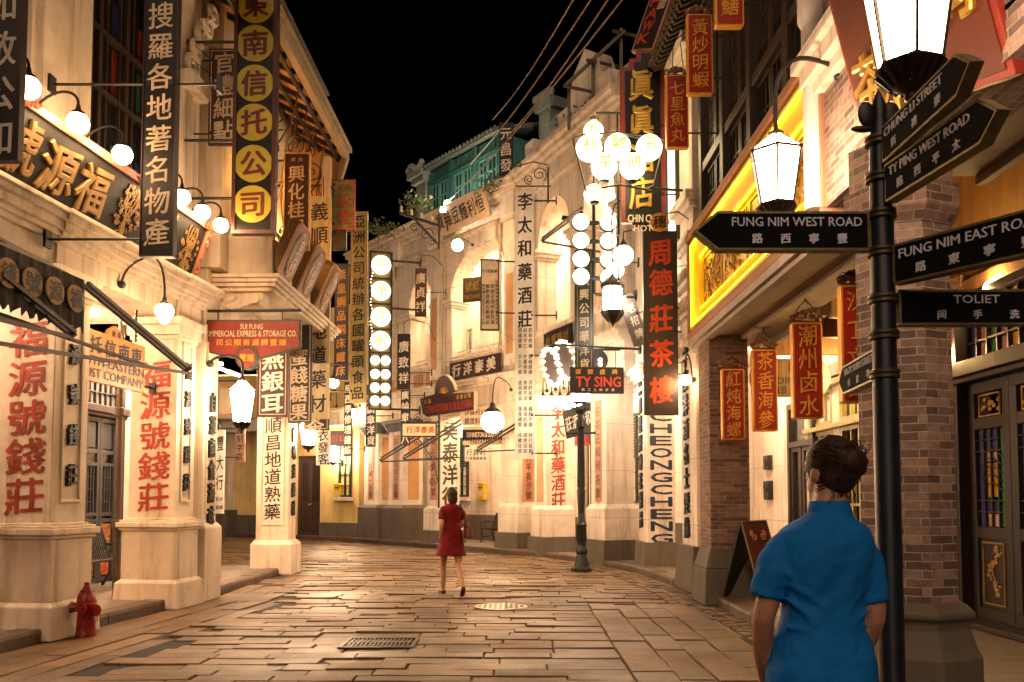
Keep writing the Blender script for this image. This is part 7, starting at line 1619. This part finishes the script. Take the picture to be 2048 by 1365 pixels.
for i in range(26):
    a = random.uniform(-1, 1); p0 = Vector((a * .06, -.07, -.06)); st_.tube([MF @ q for q in (p0, p0 + Vector((random.uniform(-.01, .01), -.008, -.025)), p0 + Vector((random.uniform(-.02, .02), .002, -.055)))], .0009, 4)
for i in range(30):
    a = random.uniform(-1, 1); p0 = Vector((.006 + a * .06, -.12, .06)); st_.tube([MF @ q for q in (p0, p0 + Vector((random.uniform(-.02, .02), -.01, .03)), p0 + Vector((random.uniform(-.04, .05), .01, .055)))], .0009, 4)
st_.build('loose_strands', HAIRM, hm, smooth=True)
BLUE = None
def cloth(name, col, var=.12):
    m, nt, b_ = _mat(name); n1 = _noise(nt, 7, 4, .55, sx=(1, 1, .8)); n2 = _noise(nt, 1, 2, .5, sx=(420, 420, 420))
    c = _mix(nt, _ramp(nt, n1.outputs[0], .3, .7), mul(col, 1 - var), mul(col, 1 + var)); nt.links.new(c, b_.inputs['Base Color']); b_.inputs['Roughness'].default_value = .72; b_.inputs['Specular IOR Level'].default_value = .2
    ad = nt.nodes.new('ShaderNodeMath'); ad.operation = 'MULTIPLY_ADD'; ad.inputs[1].default_value = .12; nt.links.new(n2.outputs[0], ad.inputs[0]); nt.links.new(n1.outputs[0], ad.inputs[2]); _bump(nt, b_, ad.outputs[0], .45, .02); return m
BLUE = cloth('blue_shirt_cloth', (.004, .150, .50))
s_ = MB()
loft(s_, [(.0, .0, .875, .166, .122), (-.002, .0, .93, .163, .120), (.0, .003, 1.0, .148, .110), (.004, .006, 1.08, .124, .098), (.005, .008, 1.14, .121, .096), (.006, .008, 1.20, .136, .104), (.01, .006, 1.27, .148, .108), (.012, .0, 1.322, .150, .100), (.016, -.003, 1.358, .136, .084), (.022, -.004, 1.384, .094, .070), (.030, 0, 1.406, .062, .058), (.034, .006, 1.425, .052, .050)], 26)
limb(s_, [(-.094, 0, 1.308), (-.140, -.004, 1.252), (-.172, -.008, 1.150)], [.055, .053, .050], 16, False); limb(s_, [(.112, 0, 1.308), (.140, -.004, 1.250), (.153, -.008, 1.140)], [.055, .052, .048], 16, False)
# folds: soft ridges across the waist, from the armpits and down the back
for a in ((-.13, 1.20, .02, 1.10, .011), (-.135, 1.16, -.02, 1.05, .010), (-.14, 1.07, .04, 1.02, .011), (.14, 1.20, .04, 1.12, .010), (.135, 1.12, .02, 1.04, .010), (-.10, 1.01, .11, .985, .010), (.15, 1.27, .10, 1.16, .011), (-.15, 1.27, -.09, 1.18, .010), (.0, 1.04, .13, 1.075, .009)):
    x0, z0, x1, z1, r_ = a; f = lambda x: -.098 * math.sqrt(max(.05, 1 - (x / .165) ** 2)) + .012
    s_.tube([(x0 + (x1 - x0) * t, f(x0 + (x1 - x0) * t), z0 + (z1 - z0) * t + .012 * math.sin(3.1 * t)) for t in [k / 8 for k in range(9)]], [r_ * (.3 + .7 * math.sin(math.pi * k / 8)) for k in range(9)], 8)
sh = melt(s_.build('shirt', BLUE, wm), .007, 5, (.020, .09))
c = MB(); n = 30; rr = lambda z, g: (.066 + g - (z - 1.40) * .16, .063 + g - (z - 1.40) * .16)
for z0, z1, g in ((1.398, 1.447, 0),):
    vs = []
    for z, gg in ((1.398, .003), (1.425, .002), (1.447, -.001), (1.447, -.006), (1.40, -.004)):
        rx, ry = rr(z, gg)
        for k in range(n): t = 2 * math.pi * k / n; vs.append((.034 + rx * math.cos(t), .006 + ry * math.sin(t), z - .012 * math.sin(t) * 0 ))
    c.add(vs, [(i * n + k, i * n + (k + 1) % n, (i + 1) * n + (k + 1) % n, (i + 1) * n + k) for i in range(4) for k in range(n)])
c.build('collar', BLUE, sh, smooth=True)
sm = MB()
for (x, z, a0, a1, rx, rz) in ():
    pass

for x, z, sx in ((-.184, 1.118, -1), (.176, 1.108, 1)):
    pass
st2 = MB(); f = lambda x, z: -.112
st2.build
t_ = MB()
loft(t_, [(0, 0, .93, .150, .108), (0, 0, .84, .170, .118), (0, 0, .78, .165, .112), (0, 0, .72, .12, .09)], 20)
for s2 in (-1, 1): limb(t_, [(s2 * .085, 0, .80), (s2 * .09, .006, .62), (s2 * .088, .008, .46), (s2 * .087, -.006, .28), (s2 * .087, -.008, .07)], [.096, .085, .068, .064, .060])
melt(t_.build('trousers', paint('black_trousers', (.012, .012, .014), .7, .3), wm), .010, 4)
for s2 in (-1, 1): MB().tube([(s2 * .087, -.055, .040), (s2 * .09, .03, .042), (s2 * .094, .12, .034), (s2 * .096, .165, .028)], [.040, .046, .042, .022], 12).build('shoe', paint('black_shoe', (.010, .010, .010), .3), wm, smooth=True)

# --- the woman in red walking in the street
wk = thing('person', 'woman in a red dress walking down the middle of the street, bag on shoulder', 'person', (-.92, 13.0, 0), R(18))
b = MB()
loft(b, [(.0, .0, .76, .09, .075), (.0, .0, .86, .15, .10), (.0, 0, .94, .152, .104), (.0, .005, 1.02, .128, .09), (.0, .01, 1.09, .110, .08), (.0, .01, 1.17, .122, .088), (.0, .01, 1.25, .140, .094), (.0, .0, 1.32, .140, .08), (.0, -.004, 1.37, .095, .06), (.0, 0, 1.395, .054, .05), (.0, .01, 1.44, .047, .048), (.0, .014, 1.48, .046, .048)])
limb(b, [(-.12, 0, 1.285), (-.165, -.05, 1.16), (-.18, -.08, 1.05), (-.17, -.02, .94), (-.15, .05, .84)], [.047, .040, .034, .031, .024]); limb(b, [(.12, 0, 1.285), (.17, .05, 1.17), (.18, .06, 1.06), (.15, .17, 1.02), (.11, .25, 1.05)], [.047, .040, .034, .031, .024])
hand(b, (-.15, .05, .84), (.05, .3, -.95), (.9, 0, .1), 1); hand(b, (.11, .25, 1.05), (-.5, .4, .6), (-.6, -.6, .1), -1)
limb(b, [(-.08, .02, .80), (-.085, .14, .62), (-.085, .20, .46), (-.08, .20, .28), (-.08, .22, .09)], [.082, .066, .048, .046, .032]); limb(b, [(.08, 0, .80), (.085, -.06, .62), (.085, -.10, .47), (.085, -.22, .32), (.085, -.34, .17)], [.082, .066, .048, .046, .032])
b.tube([(-.08, .19, .045), (-.082, .28, .042), (-.085, .37, .03)], [.030, .032, .024], 10); b.tube([(.085, -.37, .15), (.086, -.33, .07), (.088, -.27, .025)], [.030, .032, .022], 10)
MF2 = face(b, Vector((0, .03, 1.515)), R(10)); melt(b.build('body', SKIN, wk), .008, 4); eyes(wk, MF2)
h = MB(); hv = MB(); hv.sph((0, -.022, .034), .097, 24, 16, (.92, 1.05, 1.02)); hv.sph((0, -.06, -.05), .070, 16, 12, (1.15, .75, 1.5)); h.add([MF2 @ Vector(v) for v in hv.v], hv.f); melt(h.build('hair', HAIRM, wk), .008, 5)
RED = cloth('red_dress_cloth', (.15, .005, .010)); d = MB()
loft(d, [(.0, .03, .60, .235, .20), (.0, .025, .68, .215, .18), (.0, .01, .80, .185, .140), (.0, .005, .92, .170, .122), (.0, .005, 1.02, .142, .104), (.0, .01, 1.09, .124, .094), (.0, .01, 1.17, .136, .101), (.0, .008, 1.25, .154, .106), (.0, .0, 1.32, .156, .094), (.0, -.002, 1.365, .108, .072), (.0, .0, 1.395, .062, .056)], 24)
limb(d, [(-.125, 0, 1.305), (-.155, -.03, 1.24), (-.17, -.05, 1.145)], [.058, .056, .053], 14, False); limb(d, [(.125, 0, 1.305), (.158, .03, 1.24), (.175, .05, 1.155)], [.058, .056, .053], 14, False)
melt(d.build('dress', RED, wk), .009, 5, (.022, .14))
for p in (((-.08, .17, .03), (-.082, .28, .035), (-.086, .40, .02)), ((.085, -.40, .145), (.086, -.345, .07), (.088, -.27, .02))): MB().tube(p, [.034, .038, .024], 10).build('shoe', paint('dark_shoe', (.03, .012, .010), .3), wk, smooth=True)
bag = thing('shoulder_bag', 'dark red shoulder bag carried by the walking woman', 'bag', wk.location + Vector((.25, .02, .86)), R(18)); m = MB(); loft(m, [(0, 0, 0, .05, .13), (0, 0, .02, .065, .145), (0, 0, .14, .06, .13), (0, 0, .22, .035, .115)], 18); m.build('pouch', paint('dark_red_leather', (.10, .012, .016), .4), bag, smooth=True); MB().tube([(0, -.1, .2), (-.06, -.03, .4), (-.14, 0, .53), (-.13, .05, .5), (-.05, .09, .36), (0, .1, .2)], .010, 6).build('strap', paint('dark_red_leather', (.10, .012, .016), .4), bag, smooth=True)
